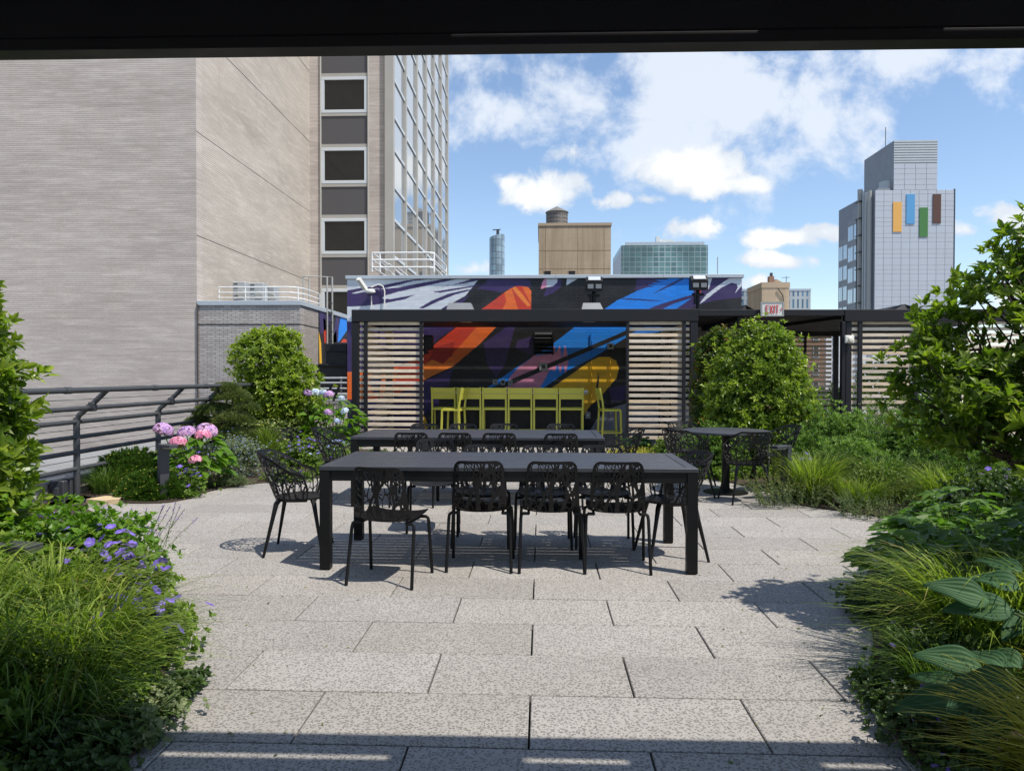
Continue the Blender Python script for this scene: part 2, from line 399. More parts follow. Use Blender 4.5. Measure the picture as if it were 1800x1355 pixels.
M['facade_y'] = m_brick('long grey brick, side face', (.47, .42, .365), (.56, .505, .445), (.23, .20, .17), .0585, 1.1, .0085, 'Y', stain=.7, squash=.0)
M['low_x'] = m_brick('grey brown brick, front', (.36, .325, .305), (.50, .465, .44), (.20, .185, .175), .060, .235, .008, 'X', stain=.25)
M['low_y'] = m_brick('grey brown brick, side', (.36, .32, .29), (.45, .41, .38), (.20, .18, .17), .060, .235, .008, 'Y', stain=.2)
M['curb'] = m_brick('parapet brick', (.38, .33, .28), (.46, .41, .36), (.28, .25, .22), .075, .24, .010, 'Y', stain=.3)
M['whitebrick'] = m_brick('pale tower cladding', (.50, .51, .53), (.54, .55, .57), (.36, .37, .39), 1.2, 2.0, .03, 'X', stain=.1)

def m_wood():
    t = NT('silvered cedar slat'); p = t.pos(); oi = t.node('ShaderNodeObjectInfo').outputs['Random']
    off = t.node('ShaderNodeCombineXYZ'); t.L.new(t.math('MULTIPLY', oi, 37.0), off.inputs[0])
    q = t.node('ShaderNodeVectorMath', operation='ADD', ins={0: p, 1: off.outputs[0]}).outputs[0]
    g = t.noise(t.map(q, (1.2, 8, 26)), 3.2, 7, .6, .8)
    c = t.ramp(g, [(.28, (.38, .28, .18)), (.5, (.72, .59, .44)), (.72, (.82, .71, .57))])
    kn = t.rng(t.noise(t.map(q, (3, 8, 22)), 1.7, 2), .66, .72, 0, .8); c = t.mix(kn, c, (.26, .17, .12))
    c = t.node('ShaderNodeHueSaturation', ins={'Color': c, 'Value': t.rng(oi, 0, 1, .8, 1.12), 'Saturation': t.rng(t.math('FRACT', t.math('MULTIPLY', oi, 5.7)), 0, 1, .7, 1.2)}).outputs[0]
    t.bump(g, .3, .003); return t.done(c, .8, 0, .2)
M['wood'] = m_wood()

def m_paint():
    t = NT('mural paint on brick'); a = t.node('ShaderNodeAttribute', attribute_name='paint').outputs['Color']; p = t.pos()
    c = t.mix(t.rng(t.noise(t.map(p, (1, 1, 2.5)), 1.6, 6, .65), .45, .8, 0, .16), a, (.16, .16, .17))     # dust and chalking
    c = t.mix(t.rng(t.noise(p, 45, 3), .62, .72, 0, .35), c, (.22, .21, .21))
    t.bump(t.noise(p, 55, 4), .35, .004); return t.done(c, .52, 0, .4)
M['mural'] = m_paint()

def m_concrete_tan():
    t = NT('tan cast concrete'); p = t.pos()
    st = t.noise(t.map(p, (1, 1, .10)), .9, 7, .65); c = t.ramp(st, [(.3, (.30, .225, .145)), (.55, (.47, .365, .25)), (.8, (.53, .42, .30))])
    c = t.mix(t.rng(t.noise(t.map(p, (.4, .4, 6)), .5, 4), .45, .7, 0, .3), c, (.34, .27, .19)); t.bump(t.noise(p, 2, 5), .2, .05)
    return t.done(c, .9, 0, .2)
M['tan'] = m_concrete_tan()
def m_tank():
    t = NT('weathered tank staves'); p = t.objc(); c = t.mix(t.noise(t.map(p, (4, 4, .2)), 2.0, 4), (.10, .095, .09), (.24, .23, .22)); return t.done(c, .85, 0, .2)
M['tank'] = m_tank()
def m_grid(name, glass, frame, wx, hz, axis='X', line=.10):
    """curtain wall too far off for its panes to be told apart"""
    t = NT(name); p = t.pos(); sp = t.node('ShaderNodeSeparateXYZ', ins={0: p}); co = t.node('ShaderNodeCombineXYZ')
    t.L.new(sp.outputs[axis], co.inputs[0]); t.L.new(sp.outputs['Z'], co.inputs[1])
    b = t.node('ShaderNodeTexBrick', ins={'Vector': co.outputs[0], 'Color1': (*glass, 1), 'Color2': (*[g*.55 for g in glass], 1), 'Mortar': (*frame, 1), 'Scale': 1.0, 'Mortar Size': line, 'Mortar Smooth': 0., 'Brick Width': wx, 'Row Height': hz})
    b.offset = 0.0
    c = t.mix(t.rng(t.noise(t.map(p, (.04, .04, .012)), 1.0, 3), .45, .6, 0, .65), b.outputs['Color'], tuple(g*.28 for g in glass))
    return t.done(c, .25, .1, .7)

# leaf palettes
GREEN = [(0, (.012, .032, .006)), (.5, (.045, .105, .014)), (1, (.13, .22, .025))]
M['laurel'] = leafmat('bright laurel leaf', [(0, (.040, .080, .010)), (.5, (.150, .225, .020)), (1, (.36, .42, .055))], .42, .34, spec=.5)
M['nearlaurel'] = leafmat('large glossy leaf', [(0, (.032, .070, .009)), (.5, (.110, .180, .018)), (1, (.30, .37, .045))], .45, .36, spec=.45)
M['euonymus'] = leafmat('euonymus leaf', [(0, (.022, .050, .008)), (.5, (.125, .195, .018)), (1, (.34, .42, .045))], .38, .33, spec=.5)
M['photinia'] = leafmat('reddish evergreen leaf', [(0, (.014, .034, .008)), (.45, (.045, .085, .012)), (.8, (.12, .16, .02)), (1, (.26, .05, .02))], .35, .38)
M['grass'] = leafmat('grass blade', [(0, (.035, .070, .010)), (.45, (.135, .20, .024)), (.88, (.32, .41, .06)), (.97, (.36, .30, .12))], .4, .5)
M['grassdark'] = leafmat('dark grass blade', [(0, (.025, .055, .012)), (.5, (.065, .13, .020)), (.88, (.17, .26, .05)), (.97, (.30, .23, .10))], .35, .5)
M['yellowgrass'] = leafmat('golden grass blade', [(0, (.16, .15, .018)), (.5, (.36, .33, .035)), (1, (.60, .52, .08))], .4, .5)
M['perennial'] = leafmat('soft green leaf', [(0, (.036, .078, .018)), (.5, (.115, .20, .040)), (1, (.28, .39, .11))], .38, .5)
M['geranium'] = leafmat('geranium leaf', [(0, (.035, .075, .012)), (.5, (.105, .185, .022)), (1, (.29, .37, .055))], .4, .5)
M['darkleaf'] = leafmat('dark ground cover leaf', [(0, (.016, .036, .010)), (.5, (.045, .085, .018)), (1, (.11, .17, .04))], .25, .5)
M['santolina'] = leafmat('fine green needle', [(0, (.020, .055, .008)), (.5, (.050, .115, .012)), (1, (.11, .20, .02))], .3, .6)
M['silver'] = leafmat('grey green leaf', [(0, (.07, .10, .05)), (.5, (.15, .19, .09)), (1, (.30, .33, .17))], .3, .6)
M['pine'] = leafmat('pine needle', [(0, (.06, .09, .028)), (.5, (.13, .17, .055)), (1, (.30, .32, .12))], .4, .55)
M['hosta'] = leafmat('blue green hosta leaf', [(0, (.016, .045, .026)), (.5, (.040, .098, .042)), (1, (.10, .19, .085))], .25, .6, spec=.2)
M['oakleaf'] = leafmat('broad lobed leaf', [(0, (.026, .065, .012)), (.5, (.085, .17, .024)), (1, (.22, .34, .055))], .38, .45)
M['hydleaf'] = leafmat('hydrangea leaf', [(0, (.035, .090, .008)), (.5, (.085, .185, .014)), (1, (.20, .33, .03))], .4, .45)
M['ivy'] = leafmat('variegated ivy leaf', [(0, (.05, .10, .02)), (.5, (.16, .22, .06)), (1, (.42, .44, .17))], .35, .5)
M['cream'] = leafmat('cream and yellow leaf', [(0, (.14, .15, .03)), (.5, (.30, .30, .07)), (1, (.50, .45, .14))], .35, .5)
M['purple'] = leafmat('violet petal', [(0, (.09, .045, .34)), (.5, (.20, .13, .58)), (1, (.38, .30, .80))], .3, .6)
M['blue'] = leafmat('pale blue petal', [(0, (.16, .22, .62)), (.5, (.36, .42, .80)), (1, (.75, .80, .92))], .3, .6)
M['pink'] = leafmat('pink petal', [(0, (.55, .14, .34)), (.5, (.74, .27, .45)), (1, (.90, .62, .72))], .25, .6)
M['lilac'] = leafmat('lilac petal', [(0, (.35, .22, .62)), (.5, (.58, .36, .68)), (1, (.85, .58, .80))], .25, .6)
M['yellow'] = leafmat('yellow button flower', [(0, (.60, .50, .05)), (.5, (.75, .65, .08)), (1, (.85, .80, .2))], .2, .6)
M['whiteblue'] = leafmat('white blue petal', [(0, (.35, .42, .80)), (.5, (.60, .66, .88)), (1, (.85, .86, .90))], .25, .6)

# ------------------------------------------------------------------ foliage generators (numpy)
def unit(a): return a/np.maximum(np.linalg.norm(a, axis=-1, keepdims=True), 1e-9)
# template: x along the leaf 0..1, y across, z up
LEAF_V = np.array([(0, 0, 0), (.35, .5, .10), (.35, 0, 0), (.35, -.5, .10), (.72, .42, .06), (.72, 0, -.03), (.72, -.42, .06), (1, 0, -.12)], float)
LEAF_Q = np.array([(2, 1, 4, 5), (3, 2, 5, 6)]); LEAF_T = np.array([(0, 1, 2), (0, 2, 3), (5, 4, 7), (6, 5, 7)])
LEAFS_V = np.array([(0, 0, 0), (.5, .5, .08), (.5, -.5, .08), (1, 0, -.08)], float)
LEAFS_T = np.array([(0, 2, 3), (0, 3, 1)])
def scatter_leaves(P, D, length, width, nrm=None, simple_=False, tint=None, rng=RNG):
    """one leaf per row: position P, direction D"""
    n = len(P); D = unit(D)
    up = nrm if nrm is not None else rng.normal(size=(n, 3))*.5 + np.array([0, 0, 1.0])
    Y = unit(np.cross(up, D)); Z = np.cross(D, Y)
    length = np.broadcast_to(length, n); width = np.broadcast_to(width, n)
    T, Tq, Tt = (LEAFS_V, None, LEAFS_T) if simple_ else (LEAF_V, LEAF_Q, LEAF_T)
    k = len(T)
    V = (P[:, None] + D[:, None]*(T[None, :, 0:1]*length[:, None, None]) + Y[:, None]*(T[None, :, 1:2]*width[:, None, None]) + Z[:, None]*(T[None, :, 2:3]*length[:, None, None]))
    base = (np.arange(n)*k)[:, None, None]
    q = None if Tq is None else (Tq[None]+base).reshape(-1, 4); t = (Tt[None]+base).reshape(-1, 3)
    tint = rng.uniform(0, 1, n) if tint is None else tint
    return V.reshape(-1, 3), q, t, np.repeat(tint, k)
def join(parts):
    V, Q, T, A = [], [], [], []; o = 0
    for (v, q, t, a) in parts:
        V.append(v); A.append(a)
        if q is not None and len(q): Q.append(q+o)
        if t is not None and len(t): T.append(t+o)
        o += len(v)
    return np.concatenate(V), (np.concatenate(Q) if Q else None), (np.concatenate(T) if T else None), np.concatenate(A)
def leaf_mesh(name, parts, mat):
    V, Q, T, A = join(parts); return np_mesh(name, V, Q, T, mat, tint=np.clip(A, 0, 1), smooth=False)
def lobes_points(lobes, n, shell=.55, rng=RNG):
    """points in a union of ellipsoids, biased to the outside; returns points and outward directions"""
    w = np.array([l[3]*l[4]*l[5] for l in lobes])**.67; k = rng.choice(len(lobes), n, p=w/w.sum()); Lb = np.array(lobes, float)[k]
    d = unit(rng.normal(size=(n, 3))); r = 1-(1-shell)*rng.uniform(0, 1, n)**1.6*1.0
    r = r*(1+.11*rng.normal(size=n))*(1+.10*np.sin(d[:, 0]*5+k*1.7)*np.sin(d[:, 2]*6+k)); sh = rng.uniform(0, 1, n) < .06; r = np.where(sh, r*rng.uniform(1.05, 1.28, n), r)
    P = Lb[:, :3] + d*Lb[:, 3:6]*r[:, None]; O = unit(d/Lb[:, 3:6])
    return P, O, r
def inside_other(P, lobes, f=.72):
    m_ = np.zeros(len(P), bool)
    for l in lobes: m_ |= (((P-np.array(l[:3]))/np.array(l[3:6]))**2).sum(1) < f*f
    return m_
def rosettes(P, O, k, spread, length, width, up=.5, simple_=False, tint=None, rng=RNG):
    n = len(P); ax = unit(O + np.array([0, 0, up]) + rng.normal(size=(n, 3))*.25)
    a = unit(np.cross(ax, rng.normal(size=(n, 3)))); b = np.cross(ax, a)
    ph = rng.uniform(0, 6.28, n)[:, None] + np.arange(k)[None]*2.4
    sp = spread*(0.35+.65*(np.arange(k)[None]+1)/k)*rng.uniform(.8, 1.2, (n, k))
    D = ax[:, None]*np.cos(sp)[..., None] + (a[:, None]*np.cos(ph)[..., None] + b[:, None]*np.sin(ph)[..., None])*np.sin(sp)[..., None]
    D = D.reshape(-1, 3); PP = np.repeat(P, k, 0) + rng.normal(size=(n*k, 3))*length*.12
    Lg = length*rng.uniform(.65, 1.15, n*k)
    nm = np.repeat(ax, k, 0)
    tt = np.repeat(rng.uniform(0, 1, n) if tint is None else tint, k)*.65 + rng.uniform(0, 1, n*k)*.35
    return scatter_leaves(PP, D, Lg, width*Lg/length, nm, simple_, tt, rng)
def blades(base, H, lean, reach, width, seg=5, tint=None, rng=RNG, droop=.5):
    """arching blades; base (n,3), height H (n), lean direction (n,2), reach (n)"""
    n = len(base); t = np.linspace(0, 1, seg+1)
    lean = lean/np.maximum(np.linalg.norm(lean, axis=1, keepdims=True), 1e-6)
    side = np.stack([-lean[:, 1], lean[:, 0]], 1)
    sw = rng.normal(size=n)*.25
    hor = (t[None]**1.7)*reach[:, None]; z = H[:, None]*(t[None]*(1+droop) - droop*t[None]**2.6)
    cx = base[:, 0:1] + lean[:, 0:1]*hor + side[:, 0:1]*(hor*t[None]*sw[:, None]); cy = base[:, 1:2] + lean[:, 1:2]*hor + side[:, 1:2]*(hor*t[None]*sw[:, None]); cz = base[:, 2:3] + z
    w = width*(1-t**2.2)*.5 + width*.03
    tw = rng.uniform(-.7, .7, n)[:, None]
    sx = (side[:, 0:1]*np.cos(tw) + lean[:, 0:1]*np.sin(tw)); sy = (side[:, 1:2]*np.cos(tw) + lean[:, 1:2]*np.sin(tw))
    A = np.stack([cx + sx*w, cy + sy*w, cz], -1); B = np.stack([cx - sx*w, cy - sy*w, cz + 0*w], -1)
    V = np.stack([A, B], 2).reshape(n, -1, 3); k = 2*(seg+1)
    q = np.array([(2*i, 2*i+1, 2*i+3, 2*i+2) for i in range(seg)]); Q = (q[None] + (np.arange(n)*k)[:, None, None]).reshape(-1, 4)
    tint = rng.uniform(0, 1, n) if tint is None else tint
    return V.reshape(-1, 3), Q, None, np.repeat(tint, k)
def plant(name, label, cat, base, group=None): return thing(name, label, cat, base, 0, group)
def part_mesh(name, me, parent, kind='stuff'): return link(name, me, parent, kind=kind)

def grass_clump(base, n, h, spread, mat, label, reach=.5, width=.006, group=None, name='ornamental_grass', bias=(0, 0), cat='grass clump', droop=.6, seg=5, sub=1):
    t = plant(name, label, cat, base, group)
    r = spread*np.sqrt(RNG.uniform(0, 1, n))*.55; a = RNG.uniform(0, 6.28, n)
    if sub > 1:
        cs = RNG.uniform(-1, 1, (sub, 2))*spread*.55; k = RNG.integers(0, sub, n); offx, offy = cs[k, 0], cs[k, 1]; r = r*.5
    else: offx = offy = 0
    B = np.stack([base[0]+r*np.cos(a)+offx, base[1]+r*np.sin(a)+offy, np.full(n, base[2])], 1)
    H = h*RNG.uniform(.45, 1.1, n); ln = np.stack([np.cos(a), np.sin(a)], 1)*.8 + RNG.normal(size=(n, 2))*.45 + np.array(bias)
    rc = reach*RNG.uniform(.2, 1.15, n)
    part_mesh('blades', leaf_mesh('blades', [blades(B, H, ln, rc, width, seg, RNG.beta(2, 2, n), droop=droop)], mat), t)
    return t
FLOWER = {}
def flower_mesh(key, mat, size, petals=5, cup=.25):
    if (key) in FLOWER: return FLOWER[key]
    V, T, A = [], [], []
    for k in range(petals):
        a = 2*math.pi*k/petals; b = len(V); d = Vector((math.cos(a), math.sin(a), 0)); s_ = Vector((-d.y, d.x, 0)); w = size*.5*math.pi/petals*.98
        V += [(0, 0, 0), tuple(d*size*.35 + s_*w*.8 + Vector((0, 0, cup*size*.3))), tuple(d*size*.35 - s_*w*.8 + Vector((0, 0, cup*size*.3))),
              tuple(d*size*.5 + s_*w*.55 + Vector((0, 0, cup*size*.45))), tuple(d*size*.5 - s_*w*.55 + Vector((0, 0, cup*size*.45)))]
        T += [(b, b+2, b+1), (b+1, b+2, b+4), (b+1, b+4, b+3)]; A += [.85, .35, .4, .55, .6]
    FLOWER[key] = np_mesh('flower', V, None, T, mat, tint=A); return FLOWER[key]
def flowers(parent, P, key, mat, size, petals=5, tilt=.6, cap=300, stems=None):
    me = flower_mesh(key, mat, size, petals)
    for i, p in enumerate(P[:cap]):
        link('flower', me, parent, loc=p, rot=(random.uniform(-tilt, tilt)+.35, random.uniform(-tilt, tilt), random.uniform(0, 6.28)))
def flower_cloud(P, size, rng=RNG):
    """tiny florets, joined"""
    n = len(P); parts = []
    for k in range(4):
        a = rng.uniform(0, 6.28, n) if k == 0 else a+1.57
        D = np.stack([np.cos(a), np.sin(a), rng.uniform(-.1, .4, n)], 1); parts.append(scatter_leaves(P, D, size*.55, size*.5, None, True, rng.uniform(0, 1, n), rng))
    return parts
def bush(base, lobes, n_tips, k, leaf, mat, label, name='shrub', cat='shrub', spread=1.0, up=.5, group=None, shell=.5, stems=True, nparts=0, inner=True, wl=.36, simple_=False, stem_mat='bark', trunk_r=.014, core=0.0):
    """lobes in coordinates relative to base"""
    t = plant(name, label, cat, base, group); b = np.array(base)
    P, O, r = lobes_points(lobes, n_tips, shell)
    keep = ~inside_other(P, lobes, .62) | (RNG.uniform(0, 1, len(P)) < .25); P, O, r = P[keep], O[keep], r[keep]
    keep = P[:, 2] > .01; P, O, r = P[keep], O[keep], r[keep]
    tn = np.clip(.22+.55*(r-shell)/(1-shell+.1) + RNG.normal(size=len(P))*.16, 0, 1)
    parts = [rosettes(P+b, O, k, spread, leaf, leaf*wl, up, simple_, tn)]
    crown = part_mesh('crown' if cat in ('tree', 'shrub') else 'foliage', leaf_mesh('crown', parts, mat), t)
    if nparts:      # the leaves that show largest, one by one
        me = np_mesh('leaf', LEAF_V*np.array([leaf*1.05, leaf*wl, leaf*1.0]), LEAF_Q, LEAF_T, mat, tint=np.full(8, .7))
        near = np.argsort(P[:, 1] - RNG.uniform(0, .15, len(P)))[:max(nparts//3, 1)]
        cnt = 0
        for i in near:
            for q in range(3):
                if cnt >= nparts: break
                d = Vector(O[i]) + Vector((random.gauss(0, .6), random.gauss(0, .6)-.2, random.gauss(.5, .4))); e = d.to_track_quat('X', 'Z').to_euler()
                link('leaf', me, t, loc=tuple(P[i]+b), rot=e); cnt += 1
    if stems:
        mb = MB(); sel = RNG.choice(len(P), min(len(P), 34), replace=False)
        for i in sel:
            q = Vector(P[i]+b); s0 = Vector((base[0]+random.uniform(-.05, .05), base[1]+random.uniform(-.05, .05), base[2]))
            c = s0.lerp(q, .45) + Vector((0, 0, .12*(q-s0).length)); c.x = s0.x + (q.x-s0.x)*.3; c.y = s0.y + (q.y-s0.y)*.3
            mb.tube([s0, s0.lerp(c, .5) + Vector((random.uniform(-.02, .02), random.uniform(-.02, .02), 0)), c, c.lerp(q, .55), q], trunk_r, 5, False, r1=trunk_r*.25)
        mb.build('trunk' if cat in ('tree', 'shrub') else 'stem', M[stem_mat], t, kind='stuff')
    return t
# ------------------------------------------------------------------ ground, terrace, pavers, beds
g = MB(); g.poly([(-2500, -600, -30), (2500, -600, -30), (2500, 3500, -30), (-2500, 3500, -30)]); tag(g.build('ground', M['cityground']), kind='structure')
BED_L1 = [(-1.52, -1), (-1.50, 2.45), (-1.53, 2.65), (-1.66, 3.0), (-1.92, 3.75), (-2.25, 4.35), (-3.1, 5.3), (-3.9, 6.35), (-4.75, 7.35), (-5.4, 7.55), (-5.4, -1)]
BED_L2 = [(-5.4, 8.0), (-4.85, 7.85), (-4.55, 7.72), (-4.1, 7.78), (-4.0, 8.2), (-3.98, 8.65), (-3.72, 9.15), (-3.2, 9.6), (-2.62, 10.15), (-2.35, 10.9), (-2.4, 12.2), (-2.9, 13.3), (-3.75, 13.9), (-3.8, 16.6), (-5.4, 16.6)]
BED_R = [(1.38, -1), (1.38, 2.6), (1.41, 2.85), (1.53, 3.36), (1.79, 3.95), (2.05, 4.65), (2.4, 5.35), (2.95, 6.05), (3.36, 6.7), (3.38, 7.3), (2.97, 7.78), (2.78, 8.1), (2.74, 8.9), (2.5, 9.6), (2.12, 10.2), (1.78, 11.4), (1.70, 12.6), (1.74, 13.85), (8.9, 13.85), (8.9, -1)]
def inpoly(x, y, P):
    c = False; n = len(P)
    for i in range(n):
        x1, y1 = P[i]; x2, y2 = P[i-1]
        if (y1 > y) != (y2 > y) and x < (x2-x1)*(y-y1)/(y2-y1)+x1: c = not c
    return c
def densify(P, n=4):
    out = []; N = len(P)
    for i in range(N):
        p0, p1, p2, p3 = [Vector((*P[(i+k) % N], 0)) for k in (-1, 0, 1, 2)]
        for j in range(n):
            t = j/n; q = .5*((2*p1)+(-p0+p2)*t+(2*p0-5*p1+4*p2-p3)*t*t+(-p0+3*p1-3*p2+p3)*t**3)
            if abs(p2.x-p1.x) > 2 or abs(p2.y-p1.y) > 2: q = p1.lerp(p2, t)
            out.append((q.x, q.y))
    return out
g = MB(); g.box(-5.95, 12, -3, 21, -.55, -.05); slab = tag(g.build('pavement', M['jointdark']), kind='structure')
OX, OY, PW, PD = -.0432, 2.7125, .9144, .4572
pm = MB(); pm.box(-PW/2+.004, PW/2-.004, -PD/2+.004, PD/2-.004, -.05, 0, .0035); paver_me = pm.mesh('paver', M['paver'])
cand = []
for r in range(-8, 32):
    for k in range(-8, 14):
        cx = OX + (k+.5)*PW + (0 if r % 2 == 0 else PW/2); cy = OY + (r+.5)*PD
        if cx < -5.3 or cx > 10.5: continue
        cor = [(cx+sx*PW/2, cy+sy*PD/2) for sx in (-1, 0, 1) for sy in (-1, 0, 1)]
        if all(any(inpoly(x, y, B) for B in (BED_L1, BED_L2, BED_R)) for x, y in cor): continue
        if cy > 17.3: continue
        vis = cy > 2.2 and abs(cx-(cy*-.02)) < cy*.72+.8
        cand.append((not vis, cy, cx))
cand.sort(); rest = MB()
for i, (nv, cy, cx) in enumerate(cand):
    tz = random.uniform(-.0012, .0012)
    if i < 300: link('paver', paver_me, slab, loc=(cx+random.uniform(-.001, .001), cy, tz), rot=(random.uniform(-.0012, .0012), random.uniform(-.0012, .0012), random.uniform(-.0015, .0015)))
    else: rest.box(cx-PW/2+.004, cx+PW/2-.004, cy-PD/2+.004, cy+PD/2-.004, -.05, tz)
if rest.v: rest.build('paver_field', M['paver'], slab, kind='stuff')
for nm, P in (('planting_bed', BED_L1), ('planting_bed', BED_L2), ('planting_bed', BED_R)):
    g = MB(); g.prism([(x, y, -.045) for x, y in densify(P)], (0, 0, .062)); tag(g.build(nm, M['soil']), kind='structure')

# ------------------------------------------------------------------ parapet and railing on the left
t = thing('parapet', 'low brick parapet with pale metal flashing outside the grey pipe railing', 'parapet', (-5.6, 8, 0))
g = MB(); g.box(-5.95, -5.42, -2, 17.3, -.05, .20); g.build('brick_curb', M['curb'], t)
g = MB(); g.prism([(-5.40, -2, .202), (-5.40, -2, .232), (-5.58, -2, .30), (-6.02, -2, .37), (-6.06, -2, .37), (-6.06, -2, .10), (-5.98, -2, .10), (-5.98, -2, .202)], (0, 19.3, 0)); g.build('flashing', M['lightmetal'], t)
g = MB(); g.box(-6.30, -6.07, -2, 17.3, .20, .34); g.build('gutter', M['lightmetal'], t)
t = thing('pipe_railing', 'dark grey pipe railing whose top leans inward along the left edge', 'railing', (-5.3, 8, 0))
RX = -5.27; posts = [4.9, 6.4, 8.0, 9.75, 10.97, 12.3, 13.7]
for y in posts:
    g = MB(); g.tube([(RX, y, -.04), (RX, y, .92)], .036, 10); g.build('post', M['rail'], t, smooth=True)
    g = MB(); g.tube([(RX, y, .88), (RX+.03, y, .95), (RX+.19, y, 1.08), (RX+.36, y, 1.24)], .030, 10); g.build('inward_arm', M['rail'], t, smooth=True)
    g = MB(); g.box(RX+.13, RX+.22, y-.045, y+.045, .995, 1.075, .01); g.box(RX+.17, RX+.235, y-.06, y-.03, 1.02, 1.10, .005); g.build('clamp', M['rail'], t)
    g = MB(); g.box(RX-.09, RX-.028, y-.07, y+.07, -.03, .24, .006); g.build('base_bracket', M['rail'], t)
for (x, z, r_) in ((RX+.37, 1.245, .032), (RX+.17, 1.035, .028), (RX+.0, .875, .028), (RX, .70, .026), (RX, .53, .027), (RX, .34, .027)):
    g = MB(); g.tube([(x, 3.0, z), (x, 14.6, z)], r_, 12); g.build('rail', M['rail'], t, smooth=True)
for z in (1.14, .96, .79, .62, .44):
    g = MB(); g.tube([(RX+(.27 if z > 1.1 else .09 if z > .9 else 0), 3.0, z), (RX+(.27 if z > 1.1 else .09 if z > .9 else 0), 14.6, z)], .0035, 5); g.build('cable', M['rail'], t)
for y in (7.3, 9.0, 10.4, 11.6):
    g = MB(); g.tube([(RX+.37, y-.05, 1.245), (RX+.37, y+.05, 1.245)], .038, 12); g.build('sleeve', M['rail'], t, smooth=True)
t = thing('service_box', 'small dark electrical box at the foot of the nearest railing post', 'electrical box', (-5.1, 7.86, 0))
g = MB(); g.box(-5.42, -5.24, 7.72, 7.80, .0, .24, .008); g.build('case', M['bollard'], t); g = MB(); g.box(-5.37, -5.29, 7.705, 7.72, .08, .17, .004); g.build('cover', M['rail'], t)
g = MB(); g.prism([(-4.98, 7.70, .0), (-4.75, 7.62, .0), (-4.62, 7.72, 0), (-4.68, 7.88, 0), (-4.9, 7.92, 0)], (.01, .0, .05)); tag(g.build('flat_stone', M['stone']), 'flat buff stone lying on the paving between railing post and green mound', 'stone')

# ------------------------------------------------------------------ brick building on the left
FX, FY = -9.68, 20.0
b = thing('brick_building', 'tall grey brick building with window column and glazed side, left', 'building', (-9.68, 20, -30))
TOP = 21.0
g = MB(); g.box(-42, FX, FY, FY+.35, -30, TOP); g.build('front_wall', M['facade_x'], b)
g = MB(); g.box(FX-.35, FX, FY+.352, 29.998, -30, TOP); g.build('side_wall', M['facade_y'], b)
g = MB(); g.box(-42, FX-.36, FY+.36, 29.9, TOP-.4, TOP-.05); g.build('roof', M['terrace'], b)
zj = W(345, 414, 20).z; st = 2.913
for k in range(-3, 6):
    z = zj+k*st
    if z > TOP: continue
    g = MB(); g.box(FX-.004, FX+.004, FY+.004, 29.99, z, z+.014); g.build('expansion_joint', M['dark'], b)
Y2 = 30.0
X = lambda px, Y=Y2: W(px, 300, Y).x
g = MB(); g.box(FX, X(562.5), Y2, Y2+.4, -30, TOP+6); g.build('brick_pier', M['facade_x'], b)
g = MB(); g.box(X(648.5), X(681), Y2, Y2+.4, -30, TOP+6); g.build('brick_pier', M['facade_x'], b)
for px0, px1, yy in ((562.5, 565, .06), (646, 648.5, .06), (681, 690, .1)):
    g = MB(); g.box(X(px0), X(px1), Y2-yy, Y2+.38, -30, TOP+6, .02); g.build('corner_trim', M['mullion'], b)
zt0 = W(605, 135.4, 30).z; zb0 = W(605, 198.8, 30).z; PER = W(605, 135.4, 30).z - W(605, 259.8, 30).z
zs0 = W(605, 204.4, 30).z; zs1 = W(605, 253.6, 30).z
for k in range(-3, 7):
    dz = -k*PER
    x0, x1 = X(565), X(646)
    w = MB(); w.box(x0, x1, Y2-.02, Y2+.1, zb0+dz, zb0+dz+.13, .01); w.box(x0, x1, Y2-.02, Y2+.1, zt0+dz-.13, zt0+dz, .01)
    w.box(x0, x0+.13, Y2-.018, Y2+.1, zb0+dz+.13, zt0+dz-.13); w.box(x1-.13, x1, Y2-.018, Y2+.1, zb0+dz+.13, zt0+dz-.13)
    fr = w.build('window', M['winframe'], b)
    p_ = MB(); p_.box(x0+.13, x1-.13, Y2+.03, Y2+.05, zb0+dz+.13, zt0+dz-.13); p_.build('pane', M['darkglass'], fr)
    s_ = MB(); s_.box(x0, x1, Y2+.02, Y2+.12, zs1+dz, zs0+dz); s_.build('spandrel_panel', M['spandrel'], b)
    for a, c in ((zs0+dz, zb0+dz), (zt0+dz-PER*0, zs1+dz+PER)):
        g = MB(); g.box(x0, x1, Y2-.01, Y2+.12, min(a, c)+.002, max(a, c)-.002); g.build('ledge', M['mullion'], b)
# glazed side, receding
GX = X(689.5)
ms = [29.95, 32.75, 35.7, 38.6, 41.5, 44.5, 47.6]
for y in ms:
    g = MB(); g.box(GX-.3, GX+.10, y-.09, y+.09, -30, TOP+6, .02); g.build('mullion', M['mullion'], b)
g = MB(); g.box(GX-.6, GX-.25, 30.4, 47.7, -30, TOP+6); g.build('floor_core', M['dark'], b)
for j in range(6):
    for k in range(-3, 7):
        dz = -k*PER; za = zt0+dz; zb = zb0+dz-.06; y0, y1 = ms[j]+.10, ms[j+1]-.10
        for zc_ in (za, zb):
            f_ = MB(); f_.box(GX-.10, GX+.03, y0, y1, zc_-.06, zc_+.06); f_.build('transom', M['winframe'], b)
        p_ = MB(); e = random.uniform(-.006, .006); p_.box(GX-.04+e, GX-.02+e, y0, y1, zb+.06, za-.06); p_.build('window_pane', M['skyglass'], b)
        p_ = MB(); e = random.uniform(-.006, .006); p_.box(GX-.04+e, GX-.02+e, y0, y1, za+.06, zb+PER-.06); p_.build('spandrel_pane', M['skyglass'], b)

t = thing('drainpipe', 'thin rusty drainpipe in the corner of the tall and the low brick walls', 'drainpipe', (FX, 19.9, 0))
g = MB(); g.tube([(FX+.03, 19.97, -3), (FX+.03, 19.97, 3.4)], .022, 8); g.build('pipe', M['bronze'], t)

